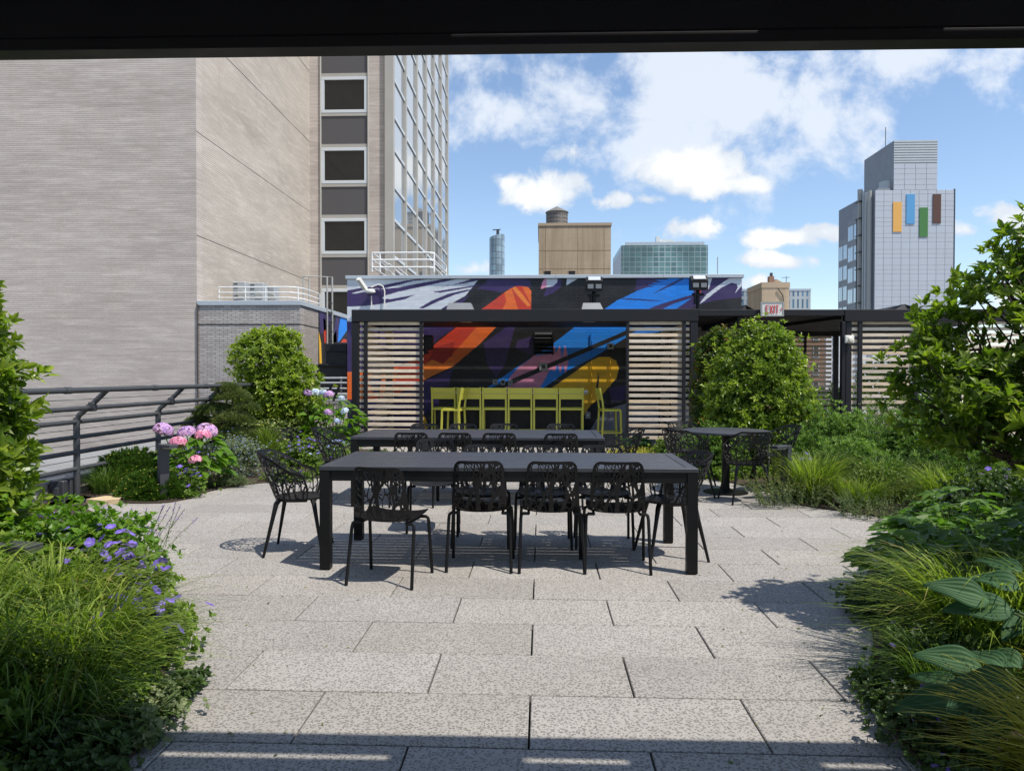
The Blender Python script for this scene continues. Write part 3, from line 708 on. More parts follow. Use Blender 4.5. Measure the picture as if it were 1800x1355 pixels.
# low brick block with the white railing
LX, LZ = -6.74, 3.50
b = thing('low_brick_block', 'low brown grey brick block with pale coping beside the tall building', 'building', (-8.2, 20, -5))
g = MB(); g.box(FX+.004, LX, 20.02, 20.35, -20, LZ-.14); g.build('front_wall', M['low_x'], b)
g = MB(); g.box(LX-.3, LX-.002, 20.352, 29.9, -20, LZ-.14); g.build('side_wall', M['low_y'], b)
g = MB(); g.box(FX+.004, LX-.31, 20.36, 29.9, LZ-.6, LZ-.3); g.build('roof', M['terrace'], b)
g = MB(); g.box(FX+.004, LX+.04, 19.98, 20.40, LZ-.138, LZ, .01); g.box(LX-.34, LX+.04, 20.402, 29.9, LZ-.138, LZ, .01); g.build('coping', M['coping'], b)
z = W(440, 571, 20).z; g = MB(); g.box(FX, LX+.004, 20.012, 20.03, z, z+.03); g.box(LX-.01, LX+.004, 20.03, 21.7, z, z+.03); g.build('expansion_joint', M['dark'], b)
# painted stretch of its side wall: flat paint on the wall
def px_on_x(px, py, Xc):
    v = ray(px, py); return Vector((0, 0, CAM_H)) + v*(Xc/v.x)
PC = dict(white=(.66, .69, .73), purple=(.045, .026, .115), black=(.010, .010, .012), red=(.62, .050, .022), orange=(.85, .16, .025), amber=(.92, .24, .035), dkred=(.42, .03, .02),
          blue=(.012, .235, .80), dkblue=(.02, .05, .20), pink=(.72, .27, .42), yellow=(.88, .50, .018), grey=(.30, .30, .33))
def simple_paint(nm, c): return simple(nm, PC[c], .55, 0, .12, 2, .25, 40)
sp = {k: simple_paint('wall paint ' + k, k) for k in ('black', 'purple', 'red', 'white', 'blue', 'yellow', 'orange')}
def wallpoly(pts, col, lift, par):
    P = [px_on_x(x, y, LX) for x, y in pts]; P = [(LX+lift, p.y, p.z) for p in P]
    g = MB(); g.poly(P); g.build('painted_shape', sp[col], par)
zoom = lambda x, y: (340+x/5.42, 470+y/5.42)
def zp(*a): return [zoom(*q) for q in a]
wallpoly([(559.6, 546), (612, 559), (612, 672), (559.6, 672)], 'black', .003, b)
for pts, c in ((zp((1195, 400), (1330, 450), (1290, 560), (1210, 640)), 'purple'), (zp((1235, 480), (1255, 500), (1268, 720), (1245, 720)), 'red'), (zp((1360, 460), (1390, 462), (1375, 715), (1320, 715), (1335, 620)), 'purple'),
               (zp((1330, 660), (1360, 590), (1365, 715), (1325, 715)), 'white'), (zp((1400, 470), (1458, 490), (1462, 600), (1400, 690), (1375, 715), (1380, 600)), 'blue'), (zp((1192, 610), (1215, 720), (1222, 915), (1200, 915)), 'yellow'), (zp((1400, 715), (1430, 680), (1458, 690), (1458, 715)), 'red')):
    wallpoly(pts, c, .006, b)
# roof gear
def rail_run(t, path, zs, r=.022, mat='whitepipe', posts=None, name='rail'):
    for z in zs:
        g = MB(); g.tube([(x, y, z) for x, y in path], r, 8); g.build(name, M[mat], t, smooth=True)
    for (x, y) in (posts or path):
        g = MB(); g.tube([(x, y, min(zs)-.12), (x, y, max(zs))], r, 8); g.build('post', M[mat], t, smooth=True)
t = thing('roof_railing', 'white pipe railing on the low brick roof in front of cooling units', 'railing', (-8.2, 20.8, 3.5))
rail_run(t, [(-9.45, 20.9), (-9.40, 20.75), (-7.35, 20.75), (-7.15, 20.85), (-7.0, 21.2), (-6.98, 22.6)], [3.97, 3.81, 3.66], .018, posts=[(-9.45, 20.9), (-8.6, 20.75), (-8.0, 20.75), (-7.1, 20.9), (-6.98, 22.6)])
def ac_unit(px0, px1, py0, py1, Y, label, fan):
    a, c = W(px0, py1, Y), W(px1, py0, Y); t = thing('cooling_unit', label, 'air conditioner', (a.x, Y, LZ-.3), 0, 'cooling units on the low roof')
    g = MB(); g.box(a.x, c.x, Y, Y+.4, LZ-.3, c.z, .02); g.build('case', M['galv'], t)
    for k in range(6):
        z = LZ + (c.z-LZ)*(k+.5)/6; g = MB(); g.box(a.x+.04, a.x+(c.x-a.x)*.4, Y-.012, Y-.002, z-.012, z+.012); g.build('vent_slot', M['bollard'], t)
    g = MB(); g.lathe([(.12, 0), (.13, .01), (.12, .02)], 0, 0, 16); g.build('fan_grille', M['greybox'], t, world=False, loc=((c.x-a.x)*.7, -.004, (LZ+c.z)/2-LZ+.3), rot=(R(90), 0, 0))
ac_unit(409, 431, 495, 527, 21.6, 'narrow cooling unit with dark fittings, leftmost on the low roof', 1)
ac_unit(437, 463, 497, 527, 22.0, 'wider white cooling unit in the middle of the low roof', 1)
ac_unit(466, 483, 503, 527, 22.6, 'smallest cooling unit, rightmost on the low roof', 1)
t = thing('roof_ladder', 'grey ladder with hooped handrails climbing from the painted wall onto the low roof', 'ladder', (-6.6, 22.5, 2))
for (pxa, Yl) in ((575, 22.4), (584, 22.9)):
    p0 = W(pxa, 487, Yl); g = MB(); g.tube([(p0.x, Yl, 1.6), (p0.x, Yl, p0.z), (p0.x-.75, Yl, p0.z+.03), (p0.x-.75, Yl, 3.5)], .028, 8); g.build('handrail', M['greybox'], t, smooth=True)
for k in range(6):
    z = 2.2+k*.3; g = MB(); g.tube([(W(575, 487, 22.4).x, 22.4, z), (W(584, 487, 22.9).x, 22.9, z)], .018, 6); g.build('rung', M['black'], t)

# dark duct boxes between the low block and the mural wall
t = thing('duct_housing', 'stepped black metal housing between the low brick block and the mural wall', 'metal housing', (-5.3, 18.4, 0))
def pbox(px0, px1, py0, py1, Y, d): a, c = W(px0, py1, Y), W(px1, py0, Y); return (a.x, c.x, Y, Y+d, a.z, c.z)
g = MB(); g.box(*pbox(572, 609, 604, 618, 18.6, 1.2), .01); g.build('upper_fascia', M['pergola'], t)
g = MB(); g.box(*pbox(573, 609, 618.2, 640.5, 18.65, 1.1)); g.build('upper_recess', M['dark'], t)
g = MB(); g.box(*pbox(556, 609, 641, 643.5, 18.2, 1.5)); g.build('shelf', M['pergola'], t)
g = MB(); g.box(*pbox(557, 609, 643.7, 690, 18.3, 1.3)); g.build('lower_housing', M['dark'], t)
t = thing('stair_handrails', 'galvanised horizontal pipe rails crossed by black struts left of the mural wall', 'handrail', (-5.2, 16.9, 0))
for py in (664.5, 673, 683, 693, 704):
    a, c = W(556, py, 17.0), W(609.5, py, 17.0); g = MB(); g.tube([tuple(a), tuple(c)], .024, 8); g.build('rail', M['galv'], t, smooth=True)
for px in (583, 597):
    a, c = W(px, 677, 16.9), W(px-11, 704, 16.9); g = MB(); g.bar(a, c, .05, .05); g.build('strut', M['black'], t)
for px in (562, 600):
    a, c = W(px, 662, 17.04), W(px, 735, 17.04); g = MB(); g.tube([tuple(a), tuple(c)], .02, 8); g.build('post', M['galv'], t)

# ------------------------------------------------------------------ mural wall, brick by brick
WY = 17.4; WX0, WX1, WZ1 = -4.705, 4.78, 3.735
def z1(*a): return [(600+x/5, 470+y/5) for x, y in a]
def z2(*a): return [(940+x/4.737, 470+y/4.737) for x, y in a]
LAY = [
 ('white', [(600, 480), (850, 480), (800, 543), (780, 560), (600, 570)]),
 ('purple', [(600, 565), (744, 565), (744, 800), (600, 800)]),
 ('purple', z1((30, 207), (150, 185), (400, 150), (560, 118), (740, 95), (750, 80), (1000, 80), (870, 97), (640, 118), (420, 178), (300, 196), (500, 178), (700, 138), (930, 98), (940, 80), (1060, 80), (1035, 99), (800, 150), (500, 215), (385, 248), (362, 268), (370, 276), (430, 280), (650, 240), (560, 280), (330, 325), (200, 340), (30, 348))),
 ('white', z1((90, 228), (170, 205), (260, 190), (330, 182), (230, 210), (140, 228))),
 ('white', z1((395, 182), (520, 150), (700, 112), (800, 98), (640, 140), (500, 168))),
 ('purple', z1((790, 197), (930, 160), (1080, 142), (1290, 96), (1300, 80), (1200, 80), (1080, 125), (930, 165), (850, 180))),
 ('purple', z1((770, 220), (900, 200), (1130, 165), (1275, 135), (1200, 165), (1000, 200), (880, 222))),
 ('purple', z1((680, 360), (800, 290), (950, 230), (1100, 198), (1190, 188), (1000, 240), (850, 300), (720, 362))),
 ('black', z1((1190, 190), (1280, 135), (1290, 80), (2200, 80), (2200, 480), (880, 480), (880, 362), (1000, 300), (1130, 228))),
 ('purple', z1((1270, 137), (1290, 80), (1600, 80), (1660, 120), (1665, 175), (1560, 163), (1480, 190), (1400, 222), (1330, 205), (1190, 190))),
 ('purple', z1((1090, 262), (1130, 230), (1080, 300), (960, 362), (880, 362), (980, 320))),
 ('red', z1((1180, 405), (1240, 362), (1350, 285), (1440, 215), (1520, 170), (1570, 163), (1640, 173), (1668, 205), (1668, 405))),
 ('orange', z1((1432, 222), (1495, 182), (1525, 280), (1565, 400), (1400, 400), (1452, 300))),
 ('amber', z1((1500, 182), (1530, 168), (1595, 240), (1665, 335), (1640, 345), (1560, 260))),
 ('orange', z1((1590, 168), (1640, 173), (1668, 205), (1668, 320), (1630, 250))),
 ('black', z1((1669, 80), (2200, 80), (2200, 480), (1669, 480))),
 ('pink', z2((50, 182), (60, 130), (80, 97), (80, 80), (100, 80), (98, 165))), ('purple', z2((98, 165), (180, 140), (190, 80), (225, 80), (218, 165), (150, 215), (68, 248), (95, 185))),
 ('white', z2((98, 80), (188, 80), (185, 130), (150, 158), (98, 166))), ('white', z2((270, 80), (380, 80), (262, 152))),
 ('purple', z2((850, 80), (1050, 80), (1000, 150), (900, 180), (842, 192))),
 ('blue', z2((500, 400), (590, 342), (690, 272), (745, 250), (860, 192), (950, 162), (1000, 165), (940, 145), (1020, 142), (970, 128), (1060, 122), (1000, 105), (1100, 100), (1120, 80), (1330, 80), (1330, 250), (1180, 350), (1100, 400))),
 ('dkblue', z2((740, 256), (900, 264), (1070, 280), (1000, 284), (800, 272), (720, 264))), ('dkblue', z2((970, 227), (1100, 150), (1220, 90), (1250, 80), (1270, 80), (1150, 150))),
 ('purple', z2((880, 380), (1010, 320), (1130, 280), (1330, 222), (1330, 246), (1150, 305), (1000, 380))),
 ('purple', z2((1330, 80), (1735, 80), (1735, 250), (1500, 275), (1360, 312), (1280, 350), (1060, 360), (1180, 345), (1320, 248))),
 ('white', z2((1365, 310), (1430, 225), (1510, 165), (1600, 103), (1640, 80), (1735, 80), (1735, 140), (1665, 220), (1692, 165), (1680, 138), (1640, 128), (1560, 165), (1480, 225), (1420, 275))),
 ('purple', z2((1520, 95), (1560, 130), (1500, 145))),
 ('white', z2((1430, 80), (1480, 80), (1450, 180), (1412, 192))), ('red', z2((1352, 165), (1385, 165), (1382, 215), (1360, 215))),
 # under the pergola roof
 ('red', [(802, 575), (872, 575), (845, 603), (800, 641), (745, 668), (700, 692), (660, 702), (600, 703), (600, 655), (650, 652), (700, 643), (744, 626), (768, 602), (792, 583)]),
 ('orange', [(838, 575), (872, 575), (845, 603), (800, 641), (762, 658), (790, 628), (812, 604)]), ('dkred', [(765, 610), (800, 600), (795, 625), (765, 648), (748, 642)]), ('amber', [(744, 642), (760, 632), (778, 640), (800, 636), (798, 643), (744, 668)]),
 ('orange', [(600, 655), (640, 651), (700, 646), (690, 694), (600, 703)]), ('purple', [(648, 662), (672, 650), (668, 690), (655, 690)]),
 ('purple', [(850, 603), (890, 575), (905, 575), (888, 640), (872, 664), (856, 640)]), ('purple', [(744, 575), (800, 575), (766, 600), (744, 624)]), ('purple', [(744, 671), (795, 648), (784, 702), (744, 730)]), ('purple', [(910, 598), (940, 590), (938, 625), (905, 612)]),
 ('blue', [(1010, 575), (1215, 575), (1103, 592), (1040, 630), (1000, 650), (950, 686), (850, 686), (900, 651), (972, 604)]),
 ('pink', [(886, 686), (898, 661), (912, 645), (932, 631), (938, 625), (970, 622), (974, 607), (977, 622), (984, 607), (988, 632), (993, 606), (997, 620), (999, 638), (994, 657), (990, 640), (985, 656), (980, 640), (976, 652), (966, 650), (957, 668), (946, 686)]),
 ('black', [(852, 686), (1080, 590), (1120, 572), (1135, 575), (1075, 600), (875, 686)]),
 ('yellow', [(958, 690), (1000, 661), (1040, 633), (1055, 627), (1070, 627), (1083, 634), (1088, 647), (1084, 664), (1060, 692), (1035, 716), (1020, 740), (1020, 700)]), ('black', [(1046, 688), (1050, 666), (1052, 648), (1053, 668), (1051, 690)]),
 ('purple', [(1070, 682), (1100, 676), (1098, 702), (1076, 706)]), ('yellow', [(744, 728), (754, 750), (744, 760)]),
 ('grey', [(1030, 800), (1034, 762), (1048, 738), (1072, 718), (1100, 709), (1140, 706), (1205, 708), (1218, 725), (1220, 800)]),
]
def mural_colors(Xs, Zs):
    Xs = np.asarray(Xs); Zs = np.asarray(Zs); out = np.tile(np.array(PC['black']), (len(Xs), 1))
    for c, pts in LAY:
        P = []
        for (a, b_) in pts: v = W(a, b_, WY); P.append((v.x, v.z))
        ins = np.zeros(len(Xs), bool); n = len(P)
        for i in range(n):
            x1, y1 = P[i]; x2, y2 = P[i-1]
            if y1 == y2: continue
            ins ^= ((y1 > Zs) != (y2 > Zs)) & (Xs < (x2-x1)*(Zs-y1)/(y2-y1)+x1)
        out[ins] = PC[c]
    return out
mw = thing('mural_wall', 'long low brick wall painted with purple, orange, blue and pink mural', 'wall', (0, WY, 0))
def grid_mesh(name, x0, x1, z0, z1_, y, nx, nz, depth=0.0, joint=0.0):
    xs = np.linspace(x0, x1, nx+1); zs = np.linspace(z0, z1_, nz+1); XX, ZZ = np.meshgrid(xs, zs); XX = XX.ravel(); ZZ = ZZ.ravel()
    col = mural_colors(XX, ZZ)
    if joint: col = col*(1-joint) + joint*np.array((.30, .30, .31))
    V = np.stack([XX, np.full_like(XX, y), ZZ], 1); q = np.array([(j*(nx+1)+i, j*(nx+1)+i+1, (j+1)*(nx+1)+i+1, (j+1)*(nx+1)+i) for j in range(nz) for i in range(nx)])
    if depth:
        ring = [i for i in range(nx+1)] + [j*(nx+1)+nx for j in range(1, nz+1)] + [nz*(nx+1)+i for i in range(nx-1, -1, -1)] + [j*(nx+1) for j in range(nz-1, 0, -1)]
        b0 = len(V); V = np.concatenate([V, V[ring]+np.array((0, depth, 0))]); col = np.concatenate([col, col[ring]]); n = len(ring)
        q = np.concatenate([q, np.array([(ring[(i+1) % n], ring[i], b0+i, b0+(i+1) % n) for i in range(n)])])
    return V, q, col
V, q, col = grid_mesh('m', WX0+.012, WX1-.012, -.04, WZ1, WY+.0014, 300, 120, 0, .10)
link('mortar_bed', np_mesh('mortar_bed', V, q, None, M['mural'], color=col), mw)
g = MB(); g.box(WX0+.012, WX1-.012, WY+.005, 24, -.04, WZ1); g.build('core', M['terrace'], mw)
BL, BH, JT = .2365, .0725, .0060; nrow = int((WZ1+.03)/BH); allV, allQ, allC, off = [], [], [], 0; count = 0
for r in range(nrow):
    z0 = WZ1-(r+1)*BH; x = WX0 - (BL/2 if r % 2 else 0)
    while x < WX1-.02:
        a, c = max(x, WX0)+JT/2, min(x+BL, WX1)-JT/2; x += BL
        if c-a < .03: continue
        e = (random.random()-.5)*.0005
        sx = np.linspace(a, c, 7); sz = np.linspace(z0, z0+BH, 3); SX, SZ = np.meshgrid(sx, sz); cc = mural_colors(SX.ravel(), SZ.ravel())
        uni = np.allclose(cc, cc[0]); nx, nz = (1, 1) if uni else (max(2, int((c-a)/.012)), 6)
        V, q, col = grid_mesh('b', a, c, z0+JT/2, z0+BH-JT/2, WY+e, nx, nz, .0045)
        col = col*(1+random.uniform(-.09, .07))
        if z0 > 3.05 and count < 300 and r < 10 and abs((a+c)/2) < 4.9:
            link('brick', np_mesh('brick', V, q, None, M['mural'], color=col), mw); count += 1
        else: allV.append(V); allQ.append(q+off); allC.append(col); off += len(V)
link('brick_courses', np_mesh('brick_courses', np.concatenate(allV), np.concatenate(allQ), None, M['mural'], color=np.concatenate(allC)), mw, kind='stuff')
for xa, xb in ((WX0-.03, -2.2), (-2.196, .35), (.354, 2.9), (2.904, WX1+.03)):
    g = MB(); g.box(xa, xb, WY-.05, WY+.35, WZ1+.002, WZ1+.085, .006); g.build('coping', M['coping'], mw)
# fittings on the wall
t = thing('security_camera', 'white security camera on an arm at the upper left of the mural wall', 'camera', tuple(W(650, 512, WY)))
p = W(651, 512, WY-.16); g = MB(); g.lathe([(.09, -.05), (.12, -.03), (.12, .01), (.10, .03), (.05, .05)], 0, 0, 16); g.build('base', M['plasticwhite'], t, loc=(p.x, p.y, p.z+.0), smooth=True)
a = W(630, 490, WY-.42); c = W(642, 508, WY-.2); g = MB(); g.bar(a, c, .10, .085); g.build('housing', M['plasticwhite'], t)
g = MB(); g.bar(c, (p.x, WY-.14, p.z+.03), .03, .03); g.build('arm', M['plasticwhite'], t)
g = MB(); P_ = [W(652, 505, WY-.05), W(665, 500, WY-.05), W(673, 503, WY-.05), W(676, 512, WY-.05), W(676, 541, WY-.05)]; g.tube([tuple(v) for v in P_], .016, 8)
g.tube([tuple(W(653, 520, WY-.04)), tuple(W(653, 541, WY-.04))], .014, 8); g.build('conduit', M['plasticwhite'], t, smooth=True)
def flood(pxc, ptop, label):
    Y = 16.6; a = W(pxc-14, ptop, Y); c = W(pxc+15, ptop+26, Y); zc = (a.z+c.z)/2
    t = thing('floodlight', label, 'floodlight', ((a.x+c.x)/2, Y, 2.68), 0, 'floodlights above the pergola roof'); xm = (a.x+c.x)/2
    g = MB(); g.tube([(xm, Y+.1, 2.665), (xm, Y+.1, c.z+.02)], .045, 8); g.build('pole', M['black'], t)
    g = MB(); g.box(xm-.13, xm+.13, Y+.06, Y+.14, c.z-.1, c.z-.05); g.tube([(xm-.08, Y+.06, c.z-.3), (xm-.08, Y+.06, c.z-.05)], .03, 6); g.build('bracket', M['black'], t)
    g = MB(); g.prism([(a.x, Y-.10, c.z), (a.x, Y+.20, c.z+.03), (a.x, Y+.20, a.z-.02), (a.x, Y+.0, a.z), (a.x, Y-.10, zc+.06)], (c.x-a.x, 0, 0)); g.build('housing', M['black'], t)
    g = MB(); g.prism([(a.x+.05, Y-.092, zc+.075), (a.x+.05, Y-.008, a.z-.004), (a.x+.05, Y-.012, a.z+.008), (a.x+.05, Y-.105, zc+.087)], (c.x-a.x-.10, 0, 0)); g.build('top_plate', M['coping'], t)
    for s_ in (-1, 1):
        x0 = xm+(.015 if s_ > 0 else -.165); g = MB(); g.box(x0+.01, x0+.14, Y-.112, Y-.102, c.z+.06, zc-.01, .003); g.build('lens', M['hood'], t)
flood(1044, 487, 'black floodlight on a pole against the black brick, over the pergola centre')
flood(1228, 485, 'black floodlight on a pole beside the blue stroke, at the right end of the mural')
def roof_hood(px0, px1, label):
    Y = 15.2; a = W(px0, 543, Y); c = W(px1, 531, Y); t = thing('roof_hood', label, 'roof vent', (a.x, Y, 2.66), 0, 'sloping roof hoods on the pergola')
    g = MB(); d = (c.x-a.x)
    g.add([(a.x, Y, 2.662), (c.x, Y, 2.662), (c.x, Y+.6, 2.662), (a.x, Y+.6, 2.662), (a.x+.07, Y+.16, c.z), (c.x-.12, Y+.16, c.z), (c.x-.12, Y+.45, c.z), (a.x+.07, Y+.45, c.z)], [(0,3,2,1),(4,5,6,7),(0,1,5,4),(1,2,6,5),(2,3,7,6),(3,0,4,7)])
    g.build('hood', M['hood'], t)
roof_hood(781, 836, 'grey sloping roof hood on the pergola below the white brushstrokes'); roof_hood(1020, 1066, 'grey sloping roof hood on the pergola below the floodlight pole')
def wbox(px0, px1, py0, py1, mat, label, cat='wall fitting', name='wall_outlet', d=.06, face=None):
    a, c = W(px0, py1, WY-d), W(px1, py0, WY-d); t = thing(name, label, cat, (a.x, WY, a.z)); g = MB(); g.box(a.x, c.x, WY-d, WY-.002, a.z, c.z, .008); g.build('case', M[mat], t)
    if face: g = MB(); w_ = (c.x-a.x); h_ = c.z-a.z; g.box(a.x+w_*.25, c.x-w_*.25, WY-d-.006, WY-d, a.z+h_*.3, c.z-h_*.25, .003); g.build('cover', M[face], t)
wbox(1068, 1079, 603, 614, 'greybox', 'small pale box on the blue stroke near the right slat screen', face='bollard')
wbox(948, 962, 637, 652, 'greybox', 'grey control box with round dial in the pink drips of the mural', 'control box', 'control_box', .08, 'bollard')
wbox(866, 875, 667, 676, 'greybox', 'socket on the dark paint, leftmost of three above the lime stools', face='hood')
wbox(880, 888, 667, 677, 'greybox', 'socket with dark centre, middle of three above the lime stools', face='dark')
wbox(893, 901, 668, 678, 'greybox', 'socket on the pink paint, rightmost of three above the lime stools', face='hood')
wbox(1029, 1038, 724, 736, 'greybox', 'low pale junction box beside the end of the stool row', 'junction box', 'junction_box', .08, 'plasticwhite')
t = thing('louvre_vent', 'black louvred vent in the mural wall between orange and blue strokes', 'vent', tuple(W(955, 625, WY)))
a, c = W(940, 624, WY), W(971, 584, WY)
for k in range(6):
    z = a.z+(c.z-a.z)*(k+.5)/6; g = MB(); g.prism([(a.x, WY-.05, z-.02), (a.x, WY-.005, z+.035), (a.x, WY-.002, z+.045), (a.x, WY-.055, z-.012)], (c.x-a.x, 0, 0)); g.build('louvre', M['pergola'], t)
g = MB(); g.box(a.x-.03, a.x, WY-.06, WY-.002, a.z, c.z); g.box(c.x, c.x+.03, WY-.06, WY-.002, a.z, c.z); g.build('frame', M['pergola'], t)
for px, y0, y1, lab in ((1039.5, 584, 735, 'thin painted conduit running down through the blue and yellow, nearer the stools'), (1072.5, 614, 735, 'thin painted conduit dropping from the pale box through the yellow shape')):
    p0, p1 = W(px, y0, WY-.03), W(px, y1, WY-.03); n = 40; pts = np.array([[p0.x, p0.z+(p1.z-p0.z)*i/n] for i in range(n+1)]); col = mural_colors(pts[:, 0], pts[:, 1])*.9
    mb = MB(); mb.tube([(p0.x, WY-.028, z) for z in pts[:, 1]], .014, 6, False); me = np_mesh('pipe', mb.v, mb.f, None, M['mural'], color=np.repeat(col, 6, 0)); tag(link('wall_conduit', me), lab, 'conduit')
t = thing('wall_speaker', 'black speaker box on the inner edge of the left slat screen', 'speaker', tuple(W(751, 620, 14.9)))
a, c = W(743, 614, 14.7), W(760, 589, 14.7); g = MB(); g.box(a.x, c.x, 14.7, 14.9, a.z, c.z, .02); g.build('cabinet', M['black'], t)
g = MB(); p = W(749, 618, 14.8); g.tube([(p.x-.08, 14.85, p.z+.06), (p.x-.02, 14.8, p.z), (p.x+.05, 14.8, p.z-.04)], .02, 6); g.build('bracket', M['black'], t)
g = MB(); a, c = W(600, 560, 14.7), W(622, 560, 14.7)
t = thing('upper_roof_railing', 'white pipe railing on the roof behind the mural wall', 'railing', tuple(W(700, 480, 20)))
zz = [W(700, y, 20).z for y in (444.5, 457, 470)]; xl, xr = W(654, 460, 20).x, W(762, 460, 20).x
rail_run(t, [(xl, 20), (xr-.1, 20), (xr, 20.1), (xr+.02, 22.5)], zz, .026, posts=[(xl, 20), (xl+.22, 20), (xr, 20.1), (xr+.02, 22.5)])
rail_run(t, [(xl, 20.05), (xl, 24.5)], zz, .026, posts=[(xl, 24.5)])
for k in range(3):
    g = MB(); g.tube([(xl+.1+k*.1, 20.4+k*.9, zz[0]-.1), (xl+.5+k*.25, 22+k*.9, zz[2]-.3)], .02, 6); g.build('brace', M['whitepipe'], t)

# ------------------------------------------------------------------ pergolas and slat screens
PY = 14.0; PZ0, PZ1 = 2.455, 2.690
pg = thing('central_pergola', 'dark metal pergola with wide front opening before the mural wall', 'pergola', (-.3, PY, 0))
g = MB(); g.box(-3.70, 3.02, PY, PY+.12, PZ0, PZ1, .006); g.build('front_beam', M['pergola'], pg)
for x0, x1 in ((-3.70, -3.56), (2.87, 3.01)):
    g = MB(); g.box(x0, x1, PY+.01, PY+.11, -.01, PZ0-.002, .006); g.build('post', M['pergola'], pg)
    g = MB(); g.box(x0, x1, 17.10, 17.24, -.01, PZ0-.002, .006); g.build('post', M['pergola'], pg)
    g = MB(); g.box(x0, x1, PY+.122, 17.25, PZ0, PZ1-.03, .004); g.build('side_beam', M['pergola'], pg)
g = MB(); g.box(-3.55, 2.86, PY+.122, 16.60, 2.535, 2.60); g.build('ceiling_panel', M['soffit'], pg)
g = MB(); g.box(-3.55, 2.86, PY+.122, 16.60, 2.602, 2.66); g.build('roof_deck', M['pergola'], pg)
# louvred back strip of the roof: slits let the sun rake the wall
ys = [16.602, 16.80, 16.90, 17.045, 17.06, 17.115, 17.135, 17.25]
for a, c in ((16.602, 16.790), (16.812, 16.900), (16.925, 17.035), (17.065, 17.115), (17.148, 17.255)):
    g = MB(); g.box(-3.55, 2.86, a, c, 2.56, 2.62, .004); g.build('roof_louvre', M['pergola'], pg)
for px in (818, 1035):
    a = W(px-9, 565, 14.6); c = W(px+10, 565, 14.6); t = thing('downlight', 'square downlight in the pergola ceiling, %s' % ('above the orange stroke' if px < 900 else 'above the blue stroke'), 'ceiling light', (a.x, 14.7, 2.53), 0, 'downlights in the pergola ceiling')
    g = MB(); g.box(a.x-.05, c.x+.05, 14.45, 14.75, 2.505, 2.533, .006); g.build('trim', M['pergola'], t); g = MB(); g.box(a.x, c.x, 14.50, 14.70, 2.49, 2.504); g.build('lens', M['lens'], t)
wood_me = {}
def slat(par, x, y, z, L, along='x', h=.062, d=.020):
    key = (round(L, 3), along)
    if key not in wood_me:
        g = MB(); (g.box(-L/2, L/2, -d/2, d/2, -h/2, h/2, .003) if along == 'x' else g.box(-d/2, d/2, -L/2, L/2, -h/2, h/2, .003)); wood_me[key] = g.mesh('slat', M['wood'])
    link('slat', wood_me[key], par, loc=(x, y, z+random.uniform(-.002, .002)), rot=(random.uniform(-.004, .004), random.uniform(-.0012, .0012), 0))
def screen(label, x0, x1, y, frames, z_top=2.425, n=20, pitch=.1165, ztop=None):
    t = thing('slat_screen', label, 'slat screen', ((x0+x1)/2, y, 0), 0, 'wooden slat screens of the pergolas')
    for (a, c) in frames:
        g = MB(); g.box(a, c, y-.045, y-.004, .02, (ztop or PZ0)-.003, .004); g.build('frame_post', M['pergola'], t)
    for k in range(n): slat(t, (x0+x1)/2, y+.012, z_top-k*pitch, x1-x0)
def side_screen(label, x, y0, y1, n=20, pitch=.1165, z_top=2.40):
    t = thing('slat_screen', label, 'slat screen', (x, (y0+y1)/2, 0), 0, 'wooden slat screens of the pergolas')
    for y in (y0+.05, (y0+y1)/2, y1-.05):
        g = MB(); g.box(x-.035, x-.015, y-.03, y+.03, .02, PZ0-.005); g.build('frame_post', M['pergola'], t)
    for k in range(n): slat(t, x, (y0+y1)/2, z_top-k*pitch, y1-y0, 'y')
screen('wooden slat screen at the left end of the central pergola front', -3.555, -2.30, PY+.06, [(-3.46, -3.39), (-2.365, -2.30)])
screen('wooden slat screen at the right end of the central pergola front', 1.65, 2.865, PY+.06, [(1.645, 1.70), (2.72, 2.785)])
side_screen('weathered slat screen closing the left side of the central pergola', -3.50, 14.2, 17.05)
side_screen('weathered slat screen closing the right side of the central pergola', 2.80, 14.2, 17.05)
p2 = thing('right_pergola', 'dark metal pergola with deep flat roof carrying the exit sign', 'pergola', (6, PY, 0))
g = MB(); g.box(3.024, 5.776, PY+.01, PY+.12, 2.557, 2.676, .005); g.build('thin_beam', M['pergola'], p2)
g = MB(); g.box(5.78, 9.6, PY, PY+.12, 2.447, 2.676, .006); g.build('front_beam', M['pergola'], p2)
g = MB(); g.box(3.024, 9.6, PY+.122, 17.3, 2.56, 2.655); g.build('roof_deck', M['soffit'], p2); g = MB(); g.box(4.85, 9.6, 17.302, 19.2, 2.56, 2.655); g.build('roof_deck', M['soffit'], p2)
g = MB(); g.box(4.85, 9.6, 19.2, 19.32, 2.45, 2.66); g.build('rear_beam', M['pergola'], p2); g = MB(); g.box(3.8, 3.9, PY+.13, 17.3, 2.47, 2.558); g.build('rafter', M['pergola'], p2); g = MB(); g.bar((5.75, 14.2, 2.53), (4.9, 19.1, 2.53), .10, .06); g.build('rafter', M['pergola'], p2)
for x0, x1, y in ((5.73, 5.80, PY+.0), (5.82, 5.925, PY+.03), (9.45, 9.6, PY+.02)):
    g = MB(); g.box(x0, x1, y+.005, y+.11, -.02, (2.445 if x0 > 5.81 else 2.445), .005); g.build('post', M['pergola'], p2)
for x in (5.4, 7.72, 9.5):
    g = MB(); g.box(x-.06, x+.06, 19.21, 19.31, -.02, 2.448, .005); g.build('post', M['pergola'], p2)
screen('wooden slat screen of the right pergola beside the security light post', 5.93, 7.16, PY+.06, [(6.04, 6.12), (7.09, 7.16)])
screen('wooden slat screen of the right pergola partly behind the big tree', 7.9, 9.44, PY+.06, [(7.9, 7.97), (9.38, 9.44)])
